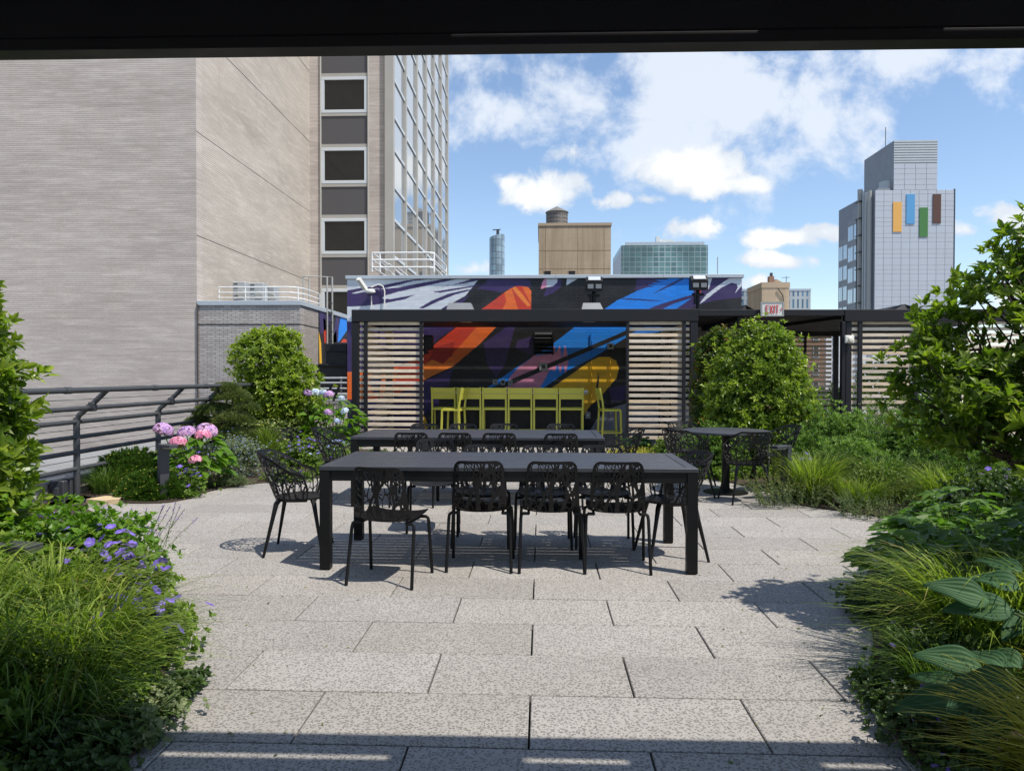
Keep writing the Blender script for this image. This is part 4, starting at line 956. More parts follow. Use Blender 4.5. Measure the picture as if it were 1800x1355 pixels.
screen('shaded brown slat screen at the back of the right pergola', 6.1, 7.62, 19.28, [(6.9, 6.96)])
def exit_sign():
    Y = 13.93; a, c = W(1338, 556, Y), W(1378, 530.5, Y); t = thing('exit_sign', 'white EXIT sign with red letters on the pergola beam', 'sign', ((a.x+c.x)/2, Y, a.z))
    g = MB(); g.box(a.x, c.x, Y, Y+.065, a.z, c.z, .012); g.build('case', M['plasticwhite'], t)
    w, h = c.x-a.x, c.z-a.z; fr = MB()
    for q in ((a.x, c.x, a.z, a.z+.022), (a.x, c.x, c.z-.022, c.z), (a.x, a.x+.022, a.z+.022, c.z-.022), (c.x-.022, c.x, a.z+.022, c.z-.022)): fr.box(q[0], q[1], Y-.008, Y-.001, q[2], q[3])
    fr.build('rim', M['greybox'], t)
    red = simple('exit letter red', (.62, .03, .03), .5, 0, .05, 5, 0)
    lh = h*.56; lz = a.z+h*.20; lw = w*.12; sw = w*.036; y = Y-.012
    xs = [a.x+w*.21, a.x+w*.385, a.x+w*.575, a.x+w*.64]
    def bar2(x0, z0, x1, z1_, tw=sw):
        g = MB(); d = Vector((x1-x0, 0, z1_-z0)).normalized(); n_ = Vector((-d.z, 0, d.x))*(tw/2); p0, p1 = Vector((x0, y, z0)), Vector((x1, y, z1_)); g.prism([p0-n_, p1-n_, p1+n_, p0+n_], (0, .006, 0)); return g
    L = [('E', [(xs[0], lz, xs[0], lz+lh), (xs[0]+.0, lz+sw/2, xs[0]+lw, lz+sw/2), (xs[0], lz+lh/2, xs[0]+lw*.85, lz+lh/2), (xs[0], lz+lh-sw/2, xs[0]+lw, lz+lh-sw/2)]),
         ('X', [(xs[1], lz, xs[1]+lw, lz+lh), (xs[1], lz+lh, xs[1]+lw, lz)]), ('I', [(xs[2], lz, xs[2], lz+lh)]), ('T', [(xs[3]+lw/2, lz, xs[3]+lw/2, lz+lh), (xs[3], lz+lh-sw/2, xs[3]+lw, lz+lh-sw/2)]),
         ('>', [(a.x+w*.86, lz+lh*.72, a.x+w*.92, lz+lh*.52), (a.x+w*.92, lz+lh*.52, a.x+w*.86, lz+lh*.32)])]
    for i, (ch, bars) in enumerate(L):
        g = MB()
        for j, q in enumerate(bars):
            b2 = bar2(*q, tw=(sw if ch != '>' else sw*.6)); vv = [(v[0], v[1]-.0004*j, v[2]) for v in b2.v]; g.add(vv, b2.f)
        g.build('arrow' if ch == '>' else 'letter', red, t)
exit_sign()
t = thing('emergency_light', 'white emergency light box on the dark post below the right beam', 'security light', tuple(W(1494, 600, 13.95)))
a, c = W(1486, 603, 13.95), W(1502, 589.5, 13.95); g = MB(); g.box(a.x, c.x, 13.95, 14.0, a.z, c.z, .01); g.build('case', M['plasticwhite'], t)
g = MB(); g.lathe([(.05, 0), (.055, .01), (.03, .035)], 0, 0, 14); g.build('lamp', M['lens'], t, world=False, loc=(.0, -.02, .03), rot=(R(90), 0, 0))
for (px0, px1, py, Y, lab) in ((1300, 1338, 532, 20.5, 'dark humped rooflight behind the pergola beside the mural end'), (1562, 1645, 531, 22, 'low black gabled roof peak in front of the pale tower')):
    a, c = W(px0, 548, Y), W(px1, 548, Y); top = W((px0*.45+px1*.55), py, Y); g = MB(); g.add([(a.x, Y, 2.2), (c.x, Y, 2.2), (c.x, Y+3, 2.2), (a.x, Y+3, 2.2), (a.x, Y, a.z-.05), (c.x, Y, c.z-.05), (c.x, Y+3, c.z-.05), (a.x, Y+3, a.z-.05), (top.x, Y+1.5*0+.6, top.z), (top.x, Y+2.4, top.z)],
        [(0,1,5,8,4), (1,2,6,9,8,5), (2,3,7,9,6), (3,0,4,8,9,7), (0,3,2,1)]); tag(g.build('roof_peak', M['dark']), lab, 'roof')

# pergola over the camera
ov = thing('near_pergola', 'dark pergola beam and louvred roof crossing the top of the view', 'pergola', (0, 2, 0))
g = MB(); g.box(-4.3, 4.3, 2.030, 2.085, 2.352, 2.590, .004); g.build('front_beam', M['nearbeam'], ov)
g = MB(); g.box(-4.3, 4.3, 2.024, 2.093, 2.318, 2.350, .004); g.build('bottom_flange', M['nearbeam'], ov)
g = MB(); g.box(-4.3, 4.3, 1.985, 2.022, 2.49, 2.515, .003); g.build('gutter_lip', M['hood'], ov)
yl = 1.93
for a, c in ((1.935, 1.958), (1.72, 1.905), (1.53, 1.715), (1.34, 1.525), (1.15, 1.335)):
    g = MB(); g.box(-4.3, 4.3, a, c, 2.555, 2.585, .003); g.build('roof_louvre', M['nearbeam'], ov)
for k in range(22):
    y = 1.135-k*.19; g = MB(); g.box(-4.3, 4.3, y-.186, y, 2.555, 2.585); g.build('roof_louvre', M['nearbeam'], ov)
for a, c in ((-4.3, -2.2), (-1.9, -.13), (.72, 1.22), (1.6, 2.3), (2.6, 4.3)):
    g = MB(); g.box(a, c, 1.90, 2.020, 2.592, 2.60); g.build('closing_plate', M['nearbeam'], ov)
for x in (-4.25, 4.25):
    g = MB(); g.box(x-.06, x+.06, 1.97, 2.09, -.02, 2.316); g.build('post', M['nearbeam'], ov); g = MB(); g.box(x-.05, x+.05, -3, 2.02, 2.40, 2.552); g.build('side_beam', M['nearbeam'], ov)

ov.rotation_euler = (0, 0, R(.55)); ov.location.z += .012

# ------------------------------------------------------------------ buildings beyond
def far_box(px0, px1, py0, Y, d, zb=-30): a, c = W(px0, py0, Y), W(px1, py0, Y); return a.x, c.x, Y, Y+d, zb, max(a.z, c.z)
b = thing('tan_building', 'plain tan concrete building topped by a round water tank', 'building', tuple(W(1010, 660, 80)[:2]) + (-30,))
x0, x1, y0, y1, zb, zt = far_box(947, 1074, 392.5, 80, 10)
g = MB(); g.box(x0, x1, y0, y1, zb, zt-.3); g.build('wall', M['tan'], b); g = MB(); g.box(x0-.08, x1+.08, y0-.08, y1+.08, zt-.298, zt); g.build('parapet_cap', M['pierbeige'], b)
for px in (959, 1015.5, 1062):
    x = W(px, 440, 80).x; g = MB(); g.box(x-.022, x+.022, y0-.012, y0-.002, zb, zt-.31); g.build('wall_joint', M['brownwall'], b)
for py in (399.5, 440.5, 472.5):
    z = W(1010, py, 80).z; g = MB(); g.box(x0, x1, y0-.016, y0-.013, z-.02, z+.02); g.build('wall_joint', M['brownwall'], b)
for px in (962.5, 1005.5):
    a, c = W(px-5.5, 481.5, 80), W(px+5.5, 476.5, 80); g = MB(); g.box(a.x, c.x, y0-.03, y0-.018, a.z-.3, c.z); fr = g.build('window', M['dark'], b)
    g = MB(); g.box(a.x-.08, c.x+.08, y0-.06, y0-.031, c.z, c.z+.08); g.build('lintel', M['pierbeige'], fr)
t = thing('water_tank', 'round wooden rooftop water tank with conical roof on the tan building', 'water tank', (W(979, 392, 84).x, 84, zt))
r_ = (W(998, 380, 84).x-W(960, 380, 84).x)/2; zc = W(979, 374.5, 84).z; za = W(979, 363, 84).z
cx = W(979, 380, 84).x
for k in range(24):
    a0, a1 = 2*math.pi*k/24+.006, 2*math.pi*(k+1)/24-.006; g = MB(); P_ = [(cx+r_*math.cos(a), 84+r_*math.sin(a)) for a in (a0, a1)] + [(cx+(r_-.12)*math.cos(a), 84+(r_-.12)*math.sin(a)) for a in (a1, a0)]
    g.prism([(x, y, zt-.1) for x, y in P_], (0, 0, zc-zt+.1)); g.build('stave', M['tank'], t)
g = MB(); g.lathe([(r_-.13, zt-.1), (r_-.13, zc)], cx, 84, 24); g.build('tank_core', M['tank'], t)
for f_ in (.15, .4, .62, .82): z = zt+(zc-zt)*f_; g = MB(); g.lathe([(r_+.015, z), (r_+.03, z+.03), (r_+.015, z+.06)], cx, 84, 24); g.build('hoop', M['bollard'], t)
g = MB(); g.lathe([(r_+.12, zc), (r_+.05, zc+.08), (.03, za)], cx, 84, 16); g.build('roof', M['tank'], t)

M['greengrid'] = m_grid('green glass curtain wall', (.16, .30, .30), (.42, .50, .50), 2.1, 1.75, 'X', .12)
M['towergrid'] = m_grid('blue glass tower wall', (.26, .36, .42), (.12, .15, .18), 3.2, 3.6, 'X', .25)
M['stripegrid'] = m_grid('striped glass office wall', (.12, .24, .36), (.46, .48, .48), 1.3, 3.4, 'X', .38)
b = thing('glass_block', 'wide green glass office block with white crane on its roof', 'building', (W(1166, 600, 260).x, 260, -30))
x0, x1, y0, y1, zb, zt = far_box(1092, 1244.5, 431.5, 260, 30); g = MB(); g.box(x0, x1, y0, y1, zb, zt); g.build('curtain_wall', M['greengrid'], b)
xs0 = W(1087, 440, 285).x; g = MB(); g.prism([(x0-.01, y0+.3, zb), (x0-.01, y1, zb), (W(1088.5, 440, 290).x-1.4, y1, zb)], (0, 0, zt-zb-2.0)); g.build('side_wall', M['whitewall'], b)
g = MB(); g.box(x0+1.5, x1-1, y0+1, y0+1.4, zt+.2, zt+1.3); g.build('roof_screen', M['coping'], b)
t = thing('roof_crane', 'white building maintenance crane on the green glass block', 'crane', (W(1167, 431, 265).x, 265, zt))
p0, p1 = W(1156, 423, 265), W(1193, 426.5, 265); g = MB(); g.bar(p0, W(1184, 425, 265), 1.2, 1.0); g.bar(W(1184, 425.5, 265), W(1202, 424, 265), .3, .3); g.build('boom', M['whitepipe'], t)
p = W(1165, 428, 265); g = MB(); g.box(p.x-1.6, p.x+1.6, 264, 266, zt+.1, p.z); g.build('mast', M['whitepipe'], t); g = MB(); p = W(1157, 423, 265); g.box(p.x-.9, p.x+.5, 264, 266, p.z-.9, p.z+1.3); g.build('counterweight', M['whitepipe'], t)
b = thing('round_glass_tower', 'slim rounded glass tower with slanted top left of the tan building', 'building', (W(873, 600, 420).x, 420, -30))
cx, cy = W(873.5, 600, 420).x, 420.; rx = (W(887, 600, 420).x-W(860, 600, 420).x)/2; seg = 28; mb = MB()
zl, zr = W(862, 421, 420).z, W(884, 414, 420).z
for k in range(seg):
    a = 2*math.pi*k/seg; x = rx*math.copysign(abs(math.cos(a))**.7, math.cos(a)); y = 8*math.sin(a); z = zl+(zr-zl)*(x/rx+1)/2; mb.v += [(cx+x, cy+y, -30), (cx+x, cy+y, z)]
for k in range(seg): k2 = (k+1) % seg; mb.f.append((2*k, 2*k2, 2*k2+1, 2*k+1))
mb.f.append(tuple(2*k+1 for k in range(seg))); mb.build('curtain_wall', M['towergrid'], b)
t = thing('tower_crane', 'dark crane on top of the slim rounded glass tower', 'crane', (cx, cy, zr))
g = MB(); p0, p1 = W(875, 418, 420), W(875, 404.5, 420); g.bar(p0, p1, 1.6, 1.6); g.build('mast', M['bollard'], t); g = MB(); g.bar(W(866, 404.5, 420), W(880, 403.5, 420), .5, .5); g.build('jib', M['bollard'], t)
b = thing('striped_office_block', 'long blue striped glass office block behind the beige pier', 'building', (W(1365, 600, 210).x, 210, -30))
x0, x1, y0, y1, zb, zt = far_box(1300, 1425, 508, 210, 20); g = MB(); g.box(x0, x1, y0, y1, zb, zt-.6); g.build('curtain_wall', M['stripegrid'], b); g = MB(); g.box(x0, x1+.1, y0-.1, y1, zt-.598, zt); g.build('roof_band', M['coping'], b)
b = thing('beige_pier_building', 'small beige concrete tower with brick chimney behind the exit sign', 'building', (W(1363, 600, 72).x, 72, -30))
x0, x1, y0, y1, zb, zt = far_box(1338.5, 1388.5, 496.5, 72, 5); zm = W(1363, 506, 72).z
g = MB(); g.box(x0+.05, x1-.05, y0, y1, zb, zm); g.build('wall', M['tan'], b); g = MB(); g.box(x0, x1, y0-.05, y1, zm+.002, zt); g.build('parapet', M['pierbeige'], b)
ch = far_box(1352.5, 1361, 485.5, 73, .6, zt-.2); g = MB(); g.box(*ch); chm = g.build('chimney', M['brownwall'], b); g = MB(); xc = (ch[0]+ch[1])/2; g.box(xc-.12, xc+.12, 73.1, 73.3, ch[5], ch[5]+.35); g.build('chimney_pot', M['bollard'], chm)
g = MB(); a, c, d_ = W(1360, 497, 74), W(1377, 497, 74), W(1364, 490.5, 74); g.prism([tuple(a), tuple(c), tuple(d_)], (0, .6, 0)); g.build('gable', M['pierbeige'], b)
p = W(1382, 497, 73); g = MB(); g.tube([(p.x, 73, p.z), (p.x, 73, p.z+.65)], .03, 4); g.bar((p.x-.45, 73, p.z+.5), (p.x+.35, 73, p.z+.52), .04, .04); g.build('aerial', M['bollard'], b)
g = MB(); a, c = W(1373, 525, 71.9), W(1378, 516, 71.9); g.tube([(a.x-.3, 71.9, c.z+.5), (c.x-.1, 71.9, a.z+.3), (c.x, 71.9, a.z-.8)], .05, 5); g.build('wall_pipe', M['bollard'], b)
p0, p1 = W(1261.5, 483, 90), W(1261.5, 452, 90); g = MB(); g.tube([(p0.x, 90, -5), tuple(p1)], .06, 5); tag(g.build('aerial_mast', M['greybox']), 'thin grey aerial mast rising right of the green glass block', 'mast')

# pale tower with coloured panels
TY = 100.; b = thing('panel_tower', 'tall pale tower clad in square panels with four coloured rectangles', 'building', (W(1600, 600, TY).x, TY, -30))
X0, X1 = W(1538, 400, TY).x, W(1677, 400, TY).x; ZT = W(1610, 334, TY).z; UX0, UX1 = W(1571, 300, TY).x, W(1648, 300, TY).x; UZ = W(1610, 246.5, TY).z; UM = W(1610, 287, TY).z
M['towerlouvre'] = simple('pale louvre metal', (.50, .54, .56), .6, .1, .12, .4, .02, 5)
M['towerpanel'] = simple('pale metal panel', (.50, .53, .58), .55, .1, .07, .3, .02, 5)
M['towerjoint'] = simple('panel joint', (.27, .29, .33), .8, 0, .1, 1, 0)
YB = 112.
g = MB(); g.box(X0+.02, X1-.02, TY+.04, YB, -30, ZT-.02); g.build('body', M['towerjoint'], b)
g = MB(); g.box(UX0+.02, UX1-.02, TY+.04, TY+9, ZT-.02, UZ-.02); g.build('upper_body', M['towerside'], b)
g = MB(); g.box(X1-.02, X1+.12, TY-.03, TY+.3, -30, ZT+.1); g.build('corner_trim', M['bollard'], b)
cols = 9; pw = (X1-X0)/cols; rows_h = W(1610, 400, TY).z-W(1610, 409.5, TY).z
pan = {}
def panel(x0, x1, z0, z1_, mat, y=TY):
    key = (round(x1-x0, 3), round(z1_-z0, 3), mat)
    if key not in pan: g = MB(); g.box(0, x1-x0, 0, .06, 0, z1_-z0, .01); pan[key] = g.mesh('panel', M[mat])
    link('panel', pan[key], b, loc=(x0, y, z0))
z = ZT; rr = 0
while z > W(1610, 556, TY).z:
    h_ = rows_h*(1.35 if rr % 3 == 1 else .8)
    for k in range(cols): panel(X0+k*pw+.018, X0+(k+1)*pw-.018, z-h_+.018, z-.018, 'towerpanel')
    z -= h_; rr += 1
g = MB(); g.box(X0, X1, TY, TY+.05, -30, z-.03); g.build('lower_cladding', M['towerpanel'], b)
z = UM; n4 = 4; uw = (UX1-UX0)/n4
while z > ZT+.1:
    h_ = min(rows_h*1.0, z-ZT)
    for k in range(n4): panel(UX0+k*uw+.018, UX0+(k+1)*uw-.018, z-h_+.018, z-.018, 'towerpanel')
    z -= h_
for k in range(9):
    z0 = UM+(UZ-UM)*k/9; g = MB(); g.box(UX0, UX1, TY-.03, TY+.03, z0+.08, z0+(UZ-UM)/9-.03); g.build('louvre', M['towerlouvre'], b)
for (px0, px1, py0, py1, nm, c) in ((1569, 1585, 355.5, 408, 'orange', (.80, .42, .10)), (1592.5, 1608, 341.5, 394, 'blue', (.10, .34, .62)), (1615.5, 1631, 365, 416.5, 'green', (.06, .20, .05)), (1639, 1654, 341.5, 393, 'brown', (.10, .045, .03))):
    a, c_ = W(px0, py1, TY), W(px1, py0, TY); g = MB(); g.box(a.x, c_.x, TY-.08, TY-.005, a.z, c_.z, .01); tag(g.build('coloured_panel', simple('tower '+nm, c, .6, 0, .04, .5, 0), b), nm + ' rectangle on the tower')
for px in (1581, 1621):
    p = W(px, 246, TY+3); g = MB(); g.lathe([(.75, UZ-.02), (.62, UZ+.12), (.10, UZ+.55), (.05, UZ+.75)], p.x, TY+3, 10); g.build('vent_cone', M['tan'], b)
p0 = W(1556.5, 262, TY+5); g = MB(); g.tube([(p0.x, TY+5, ZT), (p0.x, TY+5, W(1556, 224, TY+5).z)], .05, 5); g.build('aerial', M['bollard'], b)
g = MB(); p = W(1560, 325, TY+2); g.lathe([(1.0, ZT+.3), (1.05, ZT+.4), (1.05, ZT+1.6), (.6, ZT+1.75)], p.x, TY+2, 16); g.build('cooling_tower', M['galv'], b)
# stepped glazed flank
def flank(y0, y1, zt, nm):
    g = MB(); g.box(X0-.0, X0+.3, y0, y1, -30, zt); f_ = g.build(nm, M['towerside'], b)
    z = zt-.9; n_ = max(1, int((y1-y0)/1.55))
    while z > -8:
        for k in range(n_):
            ya = y0+(y1-y0)*k/n_+.12; yb = y0+(y1-y0)*(k+1)/n_-.12
            w = MB(); w.box(X0-.05, X0-.002, ya, yb, z-2.15, z); fr = w.build('flank_window', M['winframe'], b)
            for q in range(2):
                yy0 = ya+.08+(yb-ya-.16)*q/2+.03; yy1 = ya+.08+(yb-ya-.16)*(q+1)/2-.03; p_ = MB(); p_.box(X0-.065, X0-.051, yy0, yy1, z-2.05, z-.1); p_.build('pane', M['skyglass'], fr)
        z -= 3.05
flank(TY+4.6, TY+8.6, W(1500, 383, 106).z, 'flank_wall'); g = MB(); g.box(X0, X0+.4, TY+4.6, TY+7, W(1500, 383, 106).z, W(1500, 366, 106).z); g.build('parapet', M['towerside'], b)
flank(TY+8.62, TY+11.8, W(1487, 420, 111).z-.3, 'flank_wall')
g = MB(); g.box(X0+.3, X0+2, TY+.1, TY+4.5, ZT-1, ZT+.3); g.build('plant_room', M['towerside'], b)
for y, r2, ztop in ((TY+.7, .30, ZT+.1), (TY+1.7, .22, ZT+.1), (TY+2.5, .16, ZT+.5), (TY+3.6, .36, ZT+1.0)):
    g = MB(); g.tube([(X0-.45, y, -4.5), (X0-.45, y, ztop)], r2, 8); g.build('duct', M['galv' if r2 < .3 else 'greybox'], b, smooth=True)
for k in range(7): z = ZT-.8-k*2.35; g = MB(); g.box(X0-.85, X0-.01, TY+2.9, TY+4.3, z, z+.1); g.build('duct_bracket', M['bollard'], b)
g = MB(); g.box(X0-.55, X0, TY+4.35, TY+4.55, -30, ZT-3); g.build('dark_fin', M['dark'], b)

# buildings glimpsed under and beyond the right pergola
b = thing('white_apartment_block', 'white rendered apartment block glimpsed beside the right pergola post', 'building', (W(1480, 650, 60).x, 60, -30))
x0, x1 = W(1452, 600, 60).x, W(1700, 600, 60).x; zt = W(1480, 560, 60).z; g = MB(); g.box(x0, x1, 60, 72, -30, zt); g.build('wall', M['whitewall'], b)
for i in range(12):
    for j in range(5):
        xx = x0+.6+i*1.05*.62*1.4; z = zt-1.2-j*1.05
        if xx+.5 > x1: continue
        w = MB(); w.box(xx, xx+.42, 59.93, 59.998, z-.75, z); fr = w.build('window', M['winframe'], b); p_ = MB(); p_.box(xx+.05, xx+.37, 59.91, 59.928, z-.70, z-.05); p_.build('pane', M['darkglass'], fr)
b = thing('brown_apartment_block', 'brown brick apartment block glimpsed through the rear slat screen', 'building', (W(1430, 650, 55).x, 55, -30))
x0, x1 = W(1330, 600, 55).x, W(1448, 600, 55).x; zt = W(1430, 557, 55).z; g = MB(); g.box(x0, x1, 55, 63, -30, zt); g.build('wall', M['brownwall'], b)
for i in range(5):
    for j in range(4):
        xx = x1-.8-i*1.0; z = zt-.9-j*1.3; w = MB(); w.box(xx, xx+.45, 54.94, 54.998, z-.85, z); fr = w.build('window', M['winframe'], b); p_ = MB(); p_.box(xx+.05, xx+.40, 54.92, 54.938, z-.8, z-.05); p_.build('pane', M['darkglass'], fr)
# ------------------------------------------------------------------ tables
def make_table(label, x0, x1, y0, y1, leg=.075):
    t = thing('dining_table', label, 'table', ((x0+x1)/2, (y0+y1)/2, 0), 0, 'long black slatted dining tables')
    bw = .075; Z = .752
    for i, (a, c, d, e) in enumerate(((x0, x1, y0, y0+bw-.002), (x0, x1, y1-bw+.002, y1), (x0, x0+bw, y0+bw, y1-bw), (x1-bw, x1, y0+bw, y1-bw))):
        g = MB(); g.box(a, c, d, e, Z-.030, Z, .003); g.build('top_rail', M['table'], t)
    n = 9; pw = (y1-y0-2*bw)/n
    for k in range(n):
        g = MB(); g.box(x0+bw+.004, x1-bw-.004, y0+bw+k*pw+.0045, y0+bw+(k+1)*pw-.0045, Z-.022, Z-.001, .002); g.build('slat', M['table'], t)
    for (a, c, d, e) in ((x0+.078, x1-.078, y0+.012, y0+.045), (x0+.078, x1-.078, y1-.045, y1-.012), (x0+.012, x0+.045, y0+.078, y1-.078), (x1-.045, x1-.012, y0+.078, y1-.078)):
        g = MB(); g.box(a, c, d, e, Z-.105, Z-.031, .003); g.build('apron', M['black'], t)
    g = MB()
    for x in (x0+(x1-x0)/3, x0+2*(x1-x0)/3): g.box(x-.02, x+.02, y0+.046, y1-.046, Z-.06, Z-.031)
    g.build('cross_bar', M['black'], t)
    for sx in (0, 1):
        for sy in (0, 1):
            a = x0+.002 if sx == 0 else x1-leg-.002; d = y0+.002 if sy == 0 else y1-leg-.002
            g = MB(); g.box(a, a+leg, d, d+leg, .006, Z-.031, .003); g.box(a+.01, a+leg-.01, d+.01, d+leg-.01, 0, .006); g.build('leg', M['black'], t)
    return t
make_table('nearest long black slatted table with armchairs at both ends', -1.595, 1.115, 5.135, 6.165)
make_table('second long black slatted table, in front of the mural pergola', -2.03, .675, 7.63, 8.74)

# ------------------------------------------------------------------ branching chair shells
def catmull(P, n):
    P = [Vector(p) for p in P]; out = []
    for i in range(len(P)-1):
        p0, p1, p2, p3 = P[max(i-1, 0)], P[i], P[i+1], P[min(i+2, len(P)-1)]
        for j in range(n):
            t = j/n; out.append(.5*((2*p1)+(-p0+p2)*t+(2*p0-5*p1+4*p2-p3)*t*t+(-p0+3*p1-3*p2+p3)*t**3))
    out.append(P[-1]); return out
def marching(F, xs, ys, mapf):
    """polygons where F>0 on a grid; vertices mapped to 3-D"""
    verts = {}; V = []; polys = []
    ny, nx = F.shape
    def vid(key, x, y):
        if key not in verts: verts[key] = len(V); V.append(mapf(x, y))
        return verts[key]
    for j in range(ny-1):
        for i in range(nx-1):
            c = [(i, j), (i+1, j), (i+1, j+1), (i, j+1)]; f = [F[b, a] for a, b in c]
            if max(f) <= 0: continue
            ids = []
            for k in range(4):
                (a, b), (a2, b2) = c[k], c[(k+1) % 4]; f0, f1 = f[k], f[(k+1) % 4]
                if f0 > 0: ids.append(vid((a, b), xs[a], ys[b]))
                if (f0 > 0) != (f1 > 0):
                    t = f0/(f0-f1); key = ((a, b), (a2, b2)) if (a, b) < (a2, b2) else ((a2, b2), (a, b))
                    ids.append(vid(key, xs[a]+(xs[a2]-xs[a])*t, ys[b]+(ys[b2]-ys[b])*t))
            if len(ids) >= 3: polys.append(tuple(ids))
    return V, polys
def branch_field(X, Y, segs):
    F = np.full(X.shape, -1.0)
    for (ax, ay, bx, by, wa, wb) in segs:
        dx, dy = bx-ax, by-ay; L2 = dx*dx+dy*dy+1e-12; t = np.clip(((X-ax)*dx+(Y-ay)*dy)/L2, 0, 1)
        d = np.hypot(X-ax-t*dx, Y-ay-t*dy); F = np.maximum(F, (wa+(wb-wa)*t)/2-d)
    return F
def grow(rnd, roots, top, w0, step, xlim, lim=26):
    segs = []; tips = [(x, y, a, w, 0) for (x, y, a, w) in roots]
    while tips:
        x, y, a, w, g_ = tips.pop()
        L = step*rnd.uniform(.75, 1.3); nx, ny = x+math.sin(a)*L, y+math.cos(a)*L; w2 = max(w*.80, .0052)
        segs.append((x, y, nx, ny, w, w2))
        if ny > top+.02 or abs(nx) > xlim+.02 or g_ > 9: continue
        if rnd.random() < .80: s_ = rnd.uniform(.28, .62); tips += [(nx, ny, a*.85-s_*rnd.uniform(.5, 1), w2*.85, g_+1), (nx, ny, a*.85+s_*rnd.uniform(.5, 1), w2*.9, g_+1)]
        else: tips.append((nx, ny, a*.8+rnd.uniform(-.4, .4), w2, g_+1))
        if len(segs) > lim: break
    return segs
def voronoi_field(X, Y, n, x0, x1, y0, y1, wd, stretch, seed):
    r = np.random.default_rng(seed); S = np.stack([r.uniform(x0, x1, n*6), r.uniform(y0, y1, n*6)/stretch], 1); keep = [S[0]]
    dmin = .72*math.sqrt((x1-x0)*(y1-y0)/stretch/n)
    for p in S[1:]:
        if len(keep) < n and min((p[0]-q[0])**2+(p[1]-q[1])**2 for q in keep) > dmin*dmin: keep.append(p)
    S = np.array(keep); Q = np.stack([X.ravel(), Y.ravel()/stretch], 1); D = ((Q[:, None]-S[None])**2).sum(2); i = np.argsort(D, 1)[:, :2]
    d1 = D[np.arange(len(Q)), i[:, 0]]; d2 = D[np.arange(len(Q)), i[:, 1]]; sep = np.linalg.norm(S[i[:, 0]]-S[i[:, 1]], axis=1)
    return (wd - (d2-d1)/(2*sep)).reshape(X.shape)
def solidify(V, polys, name, mat, th):
    me = bpy.data.meshes.new(name); me.from_pydata([tuple(v) for v in V], [], polys); me.validate()
    o = bpy.data.objects.new('tmp', me); C.objects.link(o); md = o.modifiers.new('s', 'SOLIDIFY'); md.thickness = th; md.offset = 0
    dg = bpy.context.evaluated_depsgraph_get(); r = bpy.data.meshes.new_from_object(o.evaluated_get(dg)); bpy.data.objects.remove(o); bpy.data.meshes.remove(me)
    r.name = name; r.materials.clear(); r.materials.append(mat); r.polygons.foreach_set('use_smooth', [True]*len(r.polygons))
    try: r.set_sharp_from_angle(angle=R(50))
    except Exception: pass
    return r
def side_shell():
    rnd = random.Random(5)
    prof = catmull([(0, .235, .425), (0, .20, .437), (0, .06, .428), (0, -.08, .422), (0, -.15, .428), (0, -.195, .462), (0, -.215, .53), (0, -.235, .63), (0, -.255, .73), (0, -.272, .805)], 10)
    acc = [0]
    for i in range(1, len(prof)): acc.append(acc[-1]+(prof[i]-prof[i-1]).length)
    Ltot = acc[-1]; A = np.array(acc); PYv = np.array([p.y for p in prof]); PZv = np.array([p.z for p in prof])
    s_bend = np.interp(.425+.012, PZv[40:], A[40:]) if False else A[44]
    hw = lambda s_: np.interp(s_, [0, .15, .32, s_bend, s_bend+.12, Ltot], [.205, .215, .205, .197, .195, .172])
    H = .20
    def mp(a, s_):
        y = float(np.interp(s_, A, PYv)); z = float(np.interp(s_, A, PZv)); u = a/H; w = float(hw(s_)); k = min(1, max(0, (s_-s_bend+.06)/.12))
        return (u*w, y+.045*u*u*k-.0, z+(1-k)*.022*abs(u)**3+ k*(1-min(1, (s_-s_bend)/.12 if s_ > s_bend else 0))*.045*u*u)
    xs = np.linspace(-H-.004, H+.004, 72); ys = np.linspace(-.004, Ltot+.004, 128); Xg, Yg = np.meshgrid(xs, ys)
    def rr(hx, lo, hi, r_): qx = np.abs(Xg)-(hx-r_); cy = (lo+hi)/2; qy = np.abs(Yg-cy)-((hi-lo)/2-r_); return r_-(np.hypot(np.maximum(qx, 0), np.maximum(qy, 0))+np.minimum(np.maximum(qx, qy), 0))
    inside = rr(H, 0, Ltot, .055); rim = .013-np.abs(inside-.008)
    s0 = s_bend-.01
    roots = [(x, s0-.02, x*1.2, w) for x, w in ((-.15, .024), (-.085, .038), (-.005, .042), (.075, .038), (.14, .026))]
    segs = []
    for q in roots: segs += grow(random.Random(rnd.random()), [q], Ltot, .03, .066, H, 30)
    for k in range(7): y = s0+.02+k*.045; sd = 1 if k % 2 else -1; segs.append((sd*H, y, sd*(H-.09), y+rnd.uniform(.02, .07), .007, .006))
    for k in range(6): y = s0+.04+k*.05; sd = -1 if k % 2 else 1; segs.append((sd*H, y+.03, sd*(H-.07), y-.01, .006, .005))
    lat = np.maximum(np.maximum(branch_field(Xg, Yg, segs), rim), voronoi_field(Xg, Yg, 34, -.21, .21, s0-.05, Ltot, .0026, 2.1, 14)); seat = s0-Yg
    F = np.minimum(inside, np.maximum(lat, seat)); V, P = marching(F, xs, ys, mp)
    return solidify(V, P, 'shell', M['shell'], .007)
